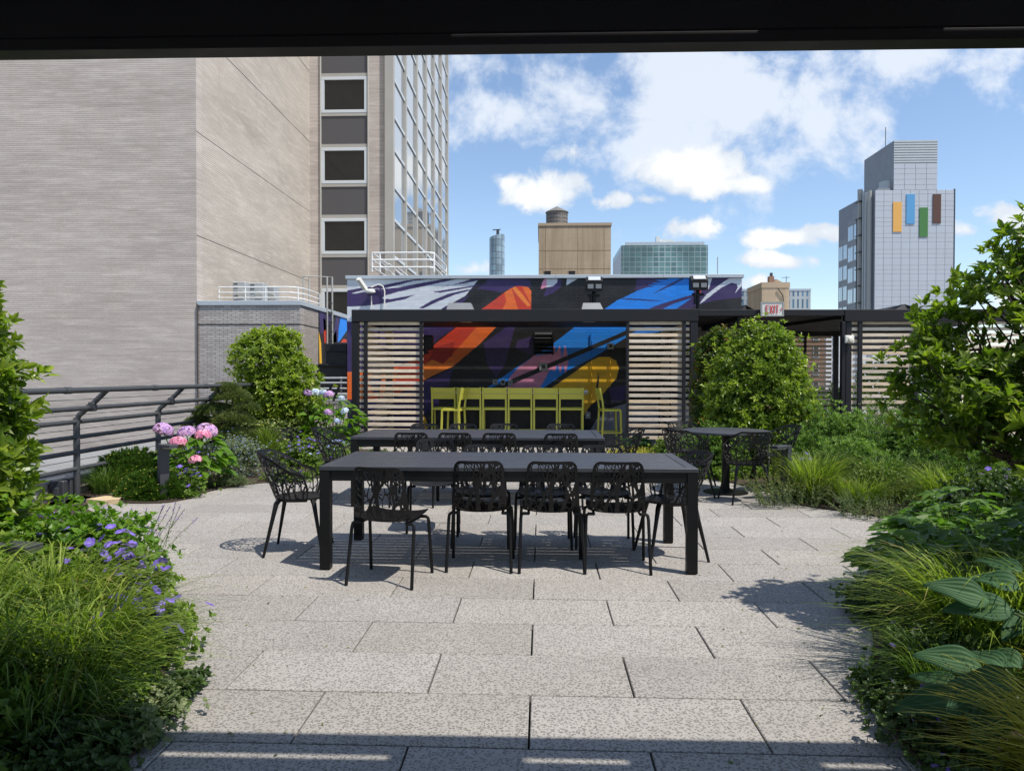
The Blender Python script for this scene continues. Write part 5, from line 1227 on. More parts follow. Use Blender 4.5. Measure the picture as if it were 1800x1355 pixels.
def arm_shell():
    rnd = random.Random(11); TH = R(128); RB = .30
    topz = lambda th: np.interp(np.abs(th), [0, R(35), R(60), R(85), R(112), R(128)], [.385, .385, .33, .245, .215, .10])
    zb = .432
    def mp(a, s_):
        th = a/RB; h_ = min(1, max(0, s_/.38)); ax = .185+.085*h_**.7; ay = .175+.085*h_**.8
        th2 = th; x = ax*math.sin(th2); y = -ay*math.cos(th2)-.0; 
        if abs(th) > R(90): y = ay*.2 + ay*math.sin(abs(th)-R(90))*.9 - ay*.2; x = math.copysign(ax*(1-.06*(abs(th)-R(90))), th)
        lean = .07*h_**1.3*max(0, math.cos(th)); return (x, y-lean, zb-.012+s_)
    xs = np.linspace(-TH*RB-.004, TH*RB+.004, 150); ys = np.linspace(-.006, .395, 64); Xg, Yg = np.meshgrid(xs, ys)
    top = topz(Xg/RB); inside = np.minimum(np.minimum(top-Yg, Yg+.002)*.94, TH*RB-np.abs(Xg)); rim = .0115-np.abs(inside-.0085); rim = np.where(Yg < .02, .5*(.03-Yg), rim)
    roots = [(x, .0, rnd.uniform(-.35, .35), rnd.uniform(.014, .028)) for x in np.linspace(-.60, .60, 15)]
    segs = []
    for q in roots: segs += [s_ for s_ in grow(random.Random(rnd.random()), [q], .40, .02, .055, .66)[:26]]
    F = np.minimum(inside, np.maximum(np.maximum(branch_field(Xg, Yg, segs), rim), voronoi_field(Xg, Yg, 100, -.68, .68, -.02, .40, .0034, 1.25, 9))); V, P = marching(F, xs, ys, mp)
    return solidify(V, P, 'shell', M['shell'], .007)
SIDE, ARM = side_shell(), arm_shell()
def make_side_chair():
    t = thing('side_chair', 'x', 'chair'); link('shell', SIDE, t, world=False)
    for sx in (-1, 1):
        for (yt, yf) in ((.15, .205), (-.13, -.215)):
            g = MB(); xo = sx*.222; g.tube([(sx*.16, yt, .414), (sx*.205, yt, .414), (xo-sx*.004, yt+(yf-yt)*.05, .405), (xo, yt+(yf-yt)*.15, .38), (sx*.232, yf, .0)], .0118, 8); g.build('leg', M['black'], t, world=False, smooth=True)
        g = MB(); g.tube([(sx*.165, .15, .413), (sx*.165, -.13, .413)], .010, 6); g.build('seat_support', M['black'], t, world=False)
    return t
def make_arm_chair():
    t = thing('armchair', 'x', 'armchair'); link('shell', ARM, t, world=False)
    P = []
    for k in range(36):
        th = 2*math.pi*k/36; x = .192*math.sin(th); y = -.183*math.cos(th)*(1 if math.cos(th) > 0 else 1.16); P.append((x, y))
    g = MB(); b0 = [(x, y, .424 + .006*abs(x)/.19) for x, y in P]; n = len(b0)
    top = [(x*1.0, y*1.0, z+.014) for x, y, z in b0]; inn = [(x*.9, y*.9, z+.008) for x, y, z in b0]
    g.add(b0+top+inn, [tuple(range(n))[::-1], tuple(range(2*n, 3*n))] + [(i, (i+1) % n, n+(i+1) % n, n+i) for i in range(n)] + [(n+i, n+(i+1) % n, 2*n+(i+1) % n, 2*n+i) for i in range(n)]); g.build('seat', M['shell'], t, world=False, smooth=True)
    for sx in (-1, 1):
        for sy in (-1, 1):
            g = MB(); g.tube([(sx*.13, sy*.13, .425), (sx*.155, sy*.145, .40), (sx*.175, sy*.165, .30), (sx*.235, sy*.225, 0)], [.020, .020, .016, .0105], 8); g.build('leg', M['shell'], t, world=False, smooth=True)
    return t
proto = {'side': make_side_chair(), 'arm': make_arm_chair()}; used = set()
def chair(kind, x, y, deg, label, group):
    """deg: direction the sitter faces, 0 = away from the camera (+Y), 90 = towards -X"""
    o = proto[kind] if kind not in used else copy_tree(proto[kind]); used.add(kind)
    o.location = (x, y, 0); o.rotation_euler = (0, 0, R(deg)); tag(o, label, 'armchair' if kind == 'arm' else 'chair', group); return o
g1, g2, g3 = 'branch-pattern chairs around the nearest long table', 'branch-pattern chairs around the second long table', 'branch-pattern chairs around the round table'
chair('side', -1.035, 4.945, -10, 'side chair pulled out nearest the camera, angled at the near table\'s left end', g1)
chair('side', -.44, 5.335, 0, 'side chair tucked under the near table edge, left of three in a row', g1)
chair('side', .078, 5.335, 1, 'side chair tucked under the near table edge, middle of three in a row', g1)
chair('side', .552, 5.335, -1, 'side chair tucked under the near table edge, right of three in a row', g1)
chair('arm', -1.94, 5.73, -83, 'armchair at the left end of the nearest long table', g1)
chair('arm', 1.02, 5.70, 97, 'armchair at the right end of the nearest long table', g1)
def far_chair(px, ytop, hz, deg, label, grp, kind='side', back=.272, ztop=.803):
    v = G(px, ytop, ztop); a = R(deg); chair(kind, v.x - back*math.sin(a)*(1), v.y - back*(-math.cos(a))*(-1)*(-1), deg, label, grp)
def far_at(px, ytop, deg, label, grp, kind='side'):
    v = G(px, ytop, .803); d = Vector((-math.sin(R(deg)), math.cos(R(deg)))); k = .272 if kind == 'side' else .33; chair(kind, v.x + d.x*k, v.y + d.y*k, deg, label, grp)
far_at(765, 771, 186, 'side chair pulled back furthest beyond the nearest table, facing the camera', g1)
far_at(852, 781, 180, 'chair beyond the nearest table facing us, opposite its left near chair', g1)
far_at(953, 782, 181, 'chair beyond the nearest table facing us, opposite its middle near chair', g1)
far_at(1057, 782, 179, 'chair beyond the nearest table facing us, opposite its right near chair', g1)
for px, lab in ((720, 'first'), (798, 'second'), (876, 'third')):
    chair('side', W(px, 760, 7.56).x, 7.83, random.uniform(-3, 3), 'second table near side chair, %s from the left, back to camera' % lab, g2)
chair('side', W(984, 760, 7.50).x, 7.80, 4, 'side chair on the near side of the second table, set apart at its right', g2)
for px, lab in ((747, 'beneath the pulled out lime stool\'s left legs'), (815, 'beneath the pulled out lime stool\'s back'), (886, 'under the middle lime stools'), (986, 'under the last lime stool of the row')):
    far_at(px, 744.5, 180+random.uniform(-4, 4), 'chair beyond the second table facing us, ' + lab, g2)
chair('arm', -2.30, 8.22, -88, 'armchair at the left end of the second table by the purple flowers', g2)
chair('arm', .86, 8.28, 97, 'armchair at the right end of the second table', g2)
chair('arm', 1.68, 8.36, -42, 'armchair at the round table, nearest the long table, with back to the camera', g3)
chair('arm', 2.30, 8.19, 6, 'armchair at the round table seen from behind, beside the grey bollard light', g3)
chair('arm', 1.93, 9.42, -155, 'armchair beyond the round table in front of the slat screen', g3)
chair('arm', 2.86, 8.98, 100, 'armchair at the right of the round table against the shrubs', g3)

t = thing('round_table', 'round dark pedestal table with four armchairs on the right', 'table', (2.24, 8.83, 0))
g = MB(); g.lathe([(.50, .722), (.515, .728), (.515, .745), (.508, .750)], 2.24, 8.83, 56); g.build('table_top', M['bollard'], t, smooth=True)
g = MB(); g.lathe([(.055, .02), (.048, .06), (.045, .66), (.06, .70), (.11, .721)], 2.24, 8.83, 20); g.build('pedestal', M['black'], t, smooth=True)
g = MB(); g.lathe([(.265, .0), (.265, .008), (.12, .022), (.06, .035)], 2.24, 8.83, 40); g.build('base_plate', M['black'], t, smooth=True)

# ------------------------------------------------------------------ lime bar stools and the bar
def make_stool():
    t = thing('bar_stool', 'x', 'bar stool'); w = .235
    for sx in (-1, 1):
        g = MB(); g.bar((sx*w, -.20, 0), (sx*w, -.165, .74), .034, .034); g.build('leg', M['lime'], t, world=False)
        g = MB(); g.bar((sx*w, .20, 0), (sx*w, .175, .735), .034, .034); g.build('leg', M['lime'], t, world=False)
        g = MB(); g.bar((sx*w, -.165, .74), (sx*w, -.185, .90), .034, .032); g.bar((sx*w, -.185, .90), (sx*w, -.235, 1.165), .034, .032); g.build('back_post', M['lime'], t, world=False)
        g = MB(); g.bar((sx*w, -.158, .722), (sx*w, .17, .722), .030, .03); g.build('side_rail', M['lime'], t, world=False)
        g = MB(); g.bar((sx*w, -.185, .28), (sx*w, .185, .28), .022, .022); g.build('stretcher', M['lime'], t, world=False)
    for k in range(5):
        y0 = -.16+k*.069; g = MB(); g.box(-w+.018, w-.018, y0, y0+.062, .738-.003*(2-abs(2-k)), .752-.003*(2-abs(2-k)), .004); g.build('seat_slat', M['lime'], t, world=False)
    g = MB(); g.box(-w+.018, w-.018, -.172, -.150, .700, .735); g.box(-w+.018, w-.018, .152, .172, .700, .735); g.build('seat_rail', M['lime'], t, world=False)
    for (za, zb, ya, yb) in ((.925, 1.035, -.192, -.212), (1.042, 1.155, -.214, -.236)):
        g = MB(); g.prism([(-w+.018, ya-.006, za), (w-.018, ya-.006, za), (w-.018, ya+.010, za), (-w+.018, ya+.010, za)], (0, yb-ya, zb-za)); g.build('back_slat', M['lime'], t, world=False)
    g = MB(); g.bar((-w, .195, .27), (w, .195, .27), .024, .024); g.build('foot_rest', M['lime'], t, world=False)
    return t
st0 = make_stool(); first = True
def stool(x, y, deg, label):
    global first
    o = st0 if first else copy_tree(st0); first = False; o.location = (x, y, 0); o.rotation_euler = (0, 0, R(deg)); tag(o, label, 'bar stool', 'lime green bar stools under the pergola')
SY = 15.0
xa, xb = W(757, 700, SY-.22).x, W(1027, 700, SY-.22).x; pitch_ = (xb-xa)/6
for k, nm in enumerate(('first', 'second', 'third', 'fourth', 'fifth', 'sixth')):
    stool(xa+pitch_*(k+.5), SY+random.uniform(-.01, .01), random.uniform(-.6, .6), 'lime stool pushed up to the bar, %s from the left in the row of six' % nm)
p = W(797, 750, 14.45); stool(p.x, 14.5, 82, 'lime stool turned sideways in front of the row, back to the right')
p = W(1072, 770, 14.42); stool(p.x, 14.55, -84, 'lime stool standing alone at the right by the slat screen')
t = thing('bar_counter', 'dark bar counter with pale top end behind the lime stools', 'counter', (-.6, 15.5, 0))
g = MB(); g.box(xa+.08, xb+.02, 15.42, 15.47, .01, 1.02); g.build('front_panel', M['dark'], t)
g = MB(); g.box(xa+.0, xb+.10, 15.30, 15.85, 1.022, 1.062, .005); g.build('counter_top', M['greybox'], t)
for x in (xa+.10, xb-.03): g = MB(); g.box(x-.03, x+.03, 15.48, 15.80, .0, 1.02); g.build('support', M['plasticwhite'], t)
p0 = W(1028, 700, 15.2); g = MB(); g.box(xb+.02, xb+.11, 15.32, 15.62, 1.064, 1.10, .01); tag(g.build('folded_cloth', M['plasticwhite']), 'small white box lying on the right end of the bar counter', 'box')
def lounge(px, pyt, Y, deg, label):
    p = W(px, 700, Y); t = thing('lounge_chair', label, 'lounge chair', (p.x, Y, 0), R(deg), 'green lounge chairs under the right pergola')
    for k in range(4):
        x = -.24+k*.125; g = MB(); g.prism([(x, -.2, .34), (x+.115, -.2, .34), (x+.115, -.18, .345), (x, -.18, .345)], (0, -.42, .62)); g.build('back_slat', M['lime'], t, world=False)
    for k in range(4): g = MB(); g.box(-.25, .25, -.18+k*.125, -.07+k*.125, .36+k*.012, .38+k*.012); g.build('seat_slat', M['lime'], t, world=False)
    for sx in (-1, 1):
        g = MB(); g.bar((sx*.27, .30, 0), (sx*.27, .30, .55), .04, .04); g.build('leg', M['lime'], t, world=False); g = MB(); g.bar((sx*.27, -.45, 0), (sx*.27, -.18, .56), .04, .04); g.build('leg', M['lime'], t, world=False)
        g = MB(); g.box(sx*.27-.045, sx*.27+.045, -.35, .36, .56, .58); g.build('arm', M['lime'], t, world=False)
lounge(1442, 684, 15.6, -70, 'green slatted lounge chair seen between the round shrub and the pergola post'); lounge(1632, 690, 15.4, 60, 'green slatted lounge chair partly hidden behind the big tree')

# ------------------------------------------------------------------ bollard lights and spotlight
def bollard(x, y, h, deg, label):
    t = thing('bollard_light', label, 'bollard light', (x, y, 0), R(deg), 'charcoal bollard lights in the planting')
    g = MB(); g.box(-.055, .055, -.03, .03, .0, h, .004); g.build('post', M['bollard'], t, world=False)
    g = MB(); g.box(-.055, .055, -.20, -.032, h-.035, h, .004); g.build('head', M['bollard'], t, world=False)
    g = MB(); g.box(-.04, .04, -.19, -.05, h-.042, h-.0355); g.build('lens', M['lens'], t, world=False)
q = W(287, 783, 7.92); bollard(q.x, 7.92, .635, 60, 'charcoal bollard light beside the pink hydrangea')
bollard(2.80, 8.35, .62, -60, 'charcoal bollard light right of the round table')
q = W(36, 900, 5.3); bollard(q.x, 5.3, .60, 70, 'charcoal bollard light half hidden by leaves at the left edge')
q = W(6, 990, 3.7); bollard(q.x, 3.7, .52, 80, 'dark post low at the left edge among grasses')
t = thing('spotlight', 'round bronze ground spotlight under the blue flowers', 'spotlight', tuple(G(396, 842)))
q = G(396, 842); g = MB(); g.tube([(q.x+.01, q.y-.10, .13), (q.x-.02, q.y+.06, .10)], .062, 16); g.build('housing', M['bronze'], t, smooth=True)
g = MB(); g.tube([(q.x+.011, q.y-.106, .131), (q.x+.0105, q.y-.102, .1305)], .048, 16); g.build('lens', M['bollard'], t); g = MB(); g.tube([(q.x, q.y, 0), (q.x, q.y, .07)], .012, 6); g.build('stake', M['bronze'], t)
# ------------------------------------------------------------------ planting
def g3_(px, py): v = G(px, py); return (v.x, v.y, .015)
def at(px, Y): v = W(px, 660, Y); return (v.x, Y, .015)
# --- left, beyond the railing corner: round clipped shrub in its planter
b = at(486, 12.6)
t = thing('planter', 'round weathered dark planter under the clipped shrub', 'planter', b); cx, cy = b[0], b[1]
g = MB(); g.lathe([(.50, .0), (.56, .25), (.60, .50), (.60, .53), (.55, .53), (.54, .42)], cx, cy-.1, 40); g.build('pot', M['planter'], t, smooth=True)
g = MB(); g.lathe([(.535, .40), (.54, .43)], cx, cy-.1, 30); g.build('soil', M['soil'], t)
for k in range(28):
    a = 2*math.pi*k/28; g = MB(); x, y = cx+.60*math.cos(a), cy-.1+.60*math.sin(a); g.bar((cx+.515*math.cos(a), cy-.1+.515*math.sin(a), .02), (cx+.603*math.cos(a), cy-.1+.603*math.sin(a), .50), .016, .012); g.build('stave', M['planter'], t)
bush((cx, cy-.1, .43), [(0, 0, .62, .62, .58, .42), (-.12, 0, 1.22, .58, .55, .48), (.30, .05, .85, .46, .5, .45), (.45, 0, .45, .38, .4, .30), (-.30, 0, 1.50, .30, .34, .22), (.10, 0, 1.60, .30, .3, .20), (-.2, 0, .55, .52, .5, .35), (.02, 0, .38, .60, .5, .26)], 5200, 7, .085, M['laurel'], 'clipped bright green shrub standing in a round planter against pale brick', spread=1.15, up=.6, shell=.45, trunk_r=.022)
# variegated ivy spilling over the planter
t = thing('ivy', 'variegated ivy spilling over the rim of the round planter', 'ivy', (cx, cy, .5)); n = 2600
a = RNG.uniform(0, 6.28, n); dr = RNG.uniform(0, 1, n)**1.5; hang = np.where(RNG.uniform(0, 1, n) < .5, RNG.uniform(0, .30, n)*(1+.5*np.sin(a*5)), 0)
rad = np.where(hang > 0, .625, .30+.32*RNG.uniform(0, 1, n)**.6); P = np.stack([cx+rad*np.cos(a)*1.05, cy-.1+rad*np.sin(a), .60-hang*1.0+RNG.normal(size=n)*.03+(hang == 0)*.02], 1)
D = np.stack([np.cos(a), np.sin(a), -.3+RNG.normal(size=n)*.5], 1)+RNG.normal(size=(n, 3))*.5; part_mesh('leaves', leaf_mesh('leaves', [scatter_leaves(P, D, .05, .045, None, True)], M['ivy']), t)
# pine
b = at(400, 11.0); t = thing('pine', 'dwarf pine with layered dark needle pads beside the railing', 'pine', b); parts = []; mb = MB()
for (dx, dy, z, r_, n) in ((-.20, 0, .80, .28, 330), (-.42, 0, .62, .22, 240), (.08, 0, 1.02, .24, 280), (-.02, 0, 1.16, .17, 160), (.12, -.1, .68, .28, 320), (-.12, -.1, .50, .30, 320), (.22, -.1, .42, .28, 280), (-.28, .1, .42, .26, 240), (.30, 0, .86, .16, 120)):
    d = unit(RNG.normal(size=(n, 3))); d[:, 2] = np.abs(d[:, 2])*.9-.15; P = np.array(b)+np.array((dx, dy, z))+d*np.array((r_, r_, r_*.55)); ax = unit(d+np.array((0, 0, .9))+RNG.normal(size=(n, 3))*.3)
    for q in range(16):
        D = unit(ax+RNG.normal(size=(n, 3))*.42); parts.append(scatter_leaves(P, D, .075*RNG.uniform(.7, 1.2, n), .0065, None, True, RNG.beta(2, 2.4, n)))
    mb.tube([(b[0], b[1], .02), (b[0]+dx*.35, b[1]+dy, z*.55), (b[0]+dx*.8, b[1]+dy, z*.85), (b[0]+dx, b[1]+dy, z)], .03, 6, False, r1=.008)
part_mesh('crown', leaf_mesh('crown', parts, M['pine']), t); mb.build('trunk', M['bark'], t, kind='stuff')
# hydrangeas
def ovate_leaf_mesh(key, L, Wd, mat, rib=6, wave=.0, point=1.0, fold=.12, droop=.25, ridge=.012):
    nu, nv = 14, (28 if L > .2 else 12); V, A = [], []
    for i in range(nu+1):
        u = i/nu; w = Wd*.5*(math.sin(math.pi*min(1, u**.72))**.8)*(1-.15*u)
        if i == nu: w = .0005
        for j in range(nv+1):
            v = j/nv*2-1; x = u*L + abs(v)*L*.06*(1-u); y = v*w; z = abs(v)*w*fold*2 - droop*L*u*u + ridge*math.cos(abs(v)*math.pi*rib)*(math.sin(math.pi*u))*.5 + wave*math.sin(u*9+v*2)*L*.03
            V.append((x, y, z)); A.append(.40+.16*(.5+.5*math.cos(abs(v)*math.pi*rib)) + .25*(1-u)*(1-abs(v)) + (.20 if abs(v) < .07 else 0) + random.uniform(-.04, .04))
    q = [(i*(nv+1)+j, (i+1)*(nv+1)+j, (i+1)*(nv+1)+j+1, i*(nv+1)+j+1) for i in range(nu) for j in range(nv)]
    return np_mesh('leaf', V, q, None, mat, tint=A, smooth=True)
def lobed_leaf_mesh(L, mat, lobes=5, deep=.45):
    V = [(0, 0, 0)]; A = [.75]; n = 0
    for k in range(lobes):
        a0 = R(-108)+R(216)*k/(lobes-1); ln = L*(1-.30*abs(k-(lobes-1)/2)/((lobes-1)/2)); st_ = R(216)/(lobes-1)
        for (f, da) in ((deep, -.48), (.78, -.27), (.74, -.17), (1.0, 0.0), (.76, .18), (.78, .28)):
            a = a0+da*st_; r_ = ln*f; V.append((r_*math.cos(a)+L*.18, r_*math.sin(a), -.22*r_*r_/L + (.05*L if abs(da) > .2 else 0))); A.append(.35 if f < .9 else .55)
    T = [(0, i, i+1) for i in range(1, len(V)-1)]; return np_mesh('leaf', V, None, T, mat, tint=A)
def put_leaf(me, par, p, yaw, pitch, roll=0, s_=1.0): o = link('leaf', me, par, loc=p, rot=(roll, -pitch, yaw)); o.scale = (s_, s_, s_); return o
HYL = ovate_leaf_mesh('h', .16, .115, M['hydleaf'], 4, ridge=.004, fold=.10, droop=.35)
def head_mesh(mat, r_, n=120, mat2=None):
    d = unit(RNG.normal(size=(n, 3))); d[:, 2] = np.abs(d[:, 2])*1.0-.25; d = unit(d); P = d*np.array((r_, r_, r_*.78)); parts = []
    a = unit(np.cross(d, RNG.normal(size=(n, 3)))); c = np.cross(d, a); tn = RNG.uniform(.1, 1, n)
    for k in range(4):
        ph = math.pi/2*k; D = unit(a*math.cos(ph)+c*math.sin(ph)+d*.25); parts.append(scatter_leaves(P, D, .022*RNG.uniform(.8, 1.2, n), .022, d, True, np.clip(tn+RNG.normal(size=n)*.12, 0, 1)))
    return leaf_mesh('flower_head', parts, mat)
def hydrangea(base, h, sp, heads, nleaf, label, ls=1.0, cat='hydrangea'):
    t = plant('hydrangea', label, cat, base); b = Vector(base); mb = MB()
    for i in range(nleaf):
        a = random.uniform(0, 6.28); r_ = sp*math.sqrt(random.random()); z = h*random.uniform(.25, .88)*(1-.35*(r_/sp)**2); put_leaf(HYL, t, (b.x+r_*math.cos(a), b.y+r_*math.sin(a), b.z+z), a+random.uniform(-.7, .7), random.uniform(-.3, .35), random.uniform(-.4, .4), ls*random.uniform(.7, 1.1))
    for (p, r_, m_) in heads:
        me = head_mesh(M[m_], r_, int(150*(r_/.09)**1.5)); link('flower_head', me, t, loc=p, rot=(random.uniform(-.2, .2)+.3, random.uniform(-.2, .2), random.uniform(0, 6))); mb.tube([(b.x+(p[0]-b.x)*.4, b.y+(p[1]-b.y)*.4, 0), tuple(p)], .006, 5, False)
    for i in range(14): a = random.uniform(0, 6.28); mb.tube([(b.x, b.y, 0), (b.x+.4*sp*math.cos(a), b.y+.4*sp*math.sin(a), h*.4), (b.x+.7*sp*math.cos(a), b.y+.7*sp*math.sin(a), h*.75)], .006, 5, False)
    mb.build('stem', M['stem'], t, kind='stuff'); return t
HY = 8.75; wp = lambda px, py, Y: tuple(W(px, py, Y))
hydrangea(g3_(350, 858), .78, .34, [(wp(287, 757, HY), .118, 'lilac'), (wp(328, 761, HY+.1), .108, 'lilac'), (wp(364, 758, HY+.1), .125, 'lilac'), (wp(357, 766, HY-.05), .092, 'pink'), (wp(313, 779, HY-.12), .100, 'pink'), (wp(343, 809, HY-.3), .072, 'pink')], 130, 'pink and lilac hydrangea behind the charcoal bollard light', 1.15)
b = at(585, 12.3); hydrangea((b[0], b[1], .015), 1.22, .50, [(wp(555, 690, 12.1), 0.075, 'whiteblue'), (wp(578, 694, 11.9), 0.080, 'lilac'), (wp(568, 690, 12.1), 0.064, 'whiteblue'), (wp(540, 691, 12.2), 0.075, 'lilac'), (wp(577, 725, 11.8), 0.064, 'lilac'), (wp(606, 723, 11.8), 0.064, 'whiteblue'), (wp(593, 740, 11.8), 0.053, 'whiteblue'), (wp(600, 700, 12), 0.053, 'whiteblue')], 230, 'large dark leaved hydrangea with white and lilac heads behind the mural pergola post', 1.05)
# geraniums and mounds
def mound(base, rx, ry, h, n, k, leaf, mat, label, name='flowering_plant', cat='flowering plant', fl=None, group=None, spread=1.25, simple_=True, up=.9, wl=.8, shell=.35):
    t = plant(name, label, cat, base, group); b = np.array(base); lobes = [(0, 0, h*.30, rx, ry, h*.70)] + [(random.uniform(-.5, .5)*rx, random.uniform(-.5, .5)*ry, h*random.uniform(.35, .6), rx*.42, ry*.42, h*.42) for _ in range(5)]
    P, O, r_ = lobes_points(lobes, n, shell); kp = P[:, 2] > .012; P, O, r_ = P[kp], O[kp], r_[kp]
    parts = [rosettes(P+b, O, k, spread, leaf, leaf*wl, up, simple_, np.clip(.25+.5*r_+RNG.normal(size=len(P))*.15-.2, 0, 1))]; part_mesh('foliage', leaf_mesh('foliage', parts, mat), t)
    mb = MB()
    for _ in range(16):
        a = random.uniform(0, 6.28); mb.tube([(base[0], base[1], base[2]), (base[0]+rx*.4*math.cos(a), base[1]+ry*.4*math.sin(a), base[2]+h*.5), (base[0]+rx*.75*math.cos(a), base[1]+ry*.75*math.sin(a), base[2]+h*.8)], .003, 4, False)
    if fl:
        key, m_, size, nf, lift = fl; i = RNG.choice(len(P), min(nf*4, len(P)), replace=False); Q = P[i]+b; Q = Q[np.argsort(-(Q[:, 2]*.6-.30*(Q[:, 1]-base[1])-.25*np.sign(base[0])*(Q[:, 0]-base[0])+RNG.uniform(0, .16, len(Q))))][:nf]; Q[:, 2] += RNG.uniform(.2, 1, len(Q))*lift; Q = Q+RNG.normal(size=Q.shape)*.015
        flowers(t, [tuple(q) for q in Q], key, m_, size)
        for q in Q[:60]: mb.tube([(q[0]-.01, q[1], q[2]-.06-lift), (q[0], q[1], q[2])], .0014, 4, False)
    mb.build('stem', M['stem'], t, kind='stuff'); return t
mound(g3_(318, 872), .34, .25, .30, 900, 5, .035, M['geranium'], 'violet cranesbill in front of the pink hydrangea', fl=('ger_s', M['purple'], .055, 34, .07))
mound(at(310, 9.35), .55, .2, .42, 600, 5, .035, M['geranium'], 'violet cranesbill clump against the railing behind the green mound', fl=('ger_s', M['purple'], .055, 34, .08))
def daisy_bush(base, rx, ry, h, n, mat, fm, label, nfl, fs=.02, cat='flowering shrub'):
    t = plant('flowering_bush', label, cat, base); b = np.array(base); lobes = [(0, 0, h*.35, rx, ry, h*.65)] + [(random.uniform(-.5, .5)*rx, random.uniform(-.4, .4)*ry, h*random.uniform(.4, .65), rx*.4, ry*.4, h*.35) for _ in range(4)]
    P, O, r_ = lobes_points(lobes, n, .4); kp = P[:, 2] > .01; P, O, r_ = P[kp], O[kp], r_[kp]
    part_mesh('foliage', leaf_mesh('foliage', [rosettes(P+b, O, 5, 1.2, .032, .013, .9, True, np.clip(r_*.6+RNG.normal(size=len(P))*.15, 0, 1))], mat), t)
    i = RNG.choice(len(P), nfl); Q = P[i]+b+O[i]*.03+np.array((0, 0, .012)); part_mesh('blossoms', leaf_mesh('blossoms', flower_cloud(Q, fs), fm), t)
    mb = MB()
    for _ in range(14): a = random.uniform(0, 6.28); mb.tube([(base[0], base[1], base[2]), (base[0]+rx*.6*math.cos(a), base[1]+ry*.6*math.sin(a), base[2]+h*.7)], .003, 4, False)
    mb.build('stem', M['stem'], t, kind='stuff'); return t
daisy_bush(at(420, 9.75), .40, .38, .56, 1700, M['silver'], M['blue'], 'pale blue starry flowered bush in front of the dwarf pine', 900, .026)
mound(at(545, 11.1), .62, .55, .42, 2600, 5, .038, M['geranium'], 'spreading cranesbill with scattered violet flowers before the planter', fl=('ger_s2', M['purple'], .05, 120, .07))
mound(at(585, 10.9), .40, .4, .36, 1300, 5, .036, M['geranium'], 'pale blue cranesbill beside the pergola post and second table', fl=('ger_p', M['blue'], .045, 90, .06))
mound(g3_(400, 856), .36, .16, .13, 800, 6, .026, M['silver'], 'low grey green artemisia mat at the paving edge below the spotlight', cat='ground cover plant', name='ground_cover_plant', wl=.2)
grass_clump(at(470, 10.9), 420, .62, .12, M['grass'], 'pale upright grass tuft between the dwarf pine and the planter', reach=.28, width=.008)
# green cushions with yellow buttons
def cushion(base, rx, ry, h, n, label):
    t = plant('cushion_plant', label, 'cushion plant', base); d = unit(RNG.normal(size=(n, 3))); d[:, 2] = np.abs(d[:, 2]); rr_ = RNG.uniform(.72, 1.0, n)[:, None]*(1+.10*np.sin(d[:, 0:1]*7)*np.cos(d[:, 1:2]*8))
    P = np.array(base)+d*rr_*np.array((rx, ry, h)); parts = []
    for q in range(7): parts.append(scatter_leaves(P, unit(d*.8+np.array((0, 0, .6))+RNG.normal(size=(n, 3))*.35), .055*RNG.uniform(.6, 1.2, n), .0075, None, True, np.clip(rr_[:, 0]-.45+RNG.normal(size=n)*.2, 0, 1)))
    part_mesh('foliage', leaf_mesh('foliage', parts, M['santolina']), t); i = RNG.choice(n, 110); Q = np.array(base)+d[i]*np.array((rx, ry, h))*1.10; Q[:, 2] += .02
    part_mesh('blossoms', leaf_mesh('blossoms', flower_cloud(Q, .016), M['yellow']), t)
cushion((G(250, 882).x, G(250, 882).y+.28, .0), .43, .33, .30, 3600, 'dark green cushion plant with yellow buttons at the paving edge')
cushion(at(232, 8.75), .50, .35, .46, 3600, 'taller green cushion plant with yellow buttons against the railing')
grass_clump(at(188, 8.35), 520, .34, .3, M['grassdark'], 'arching dark grass spilling over the curb left of the cushion plants', reach=.42, width=.005)
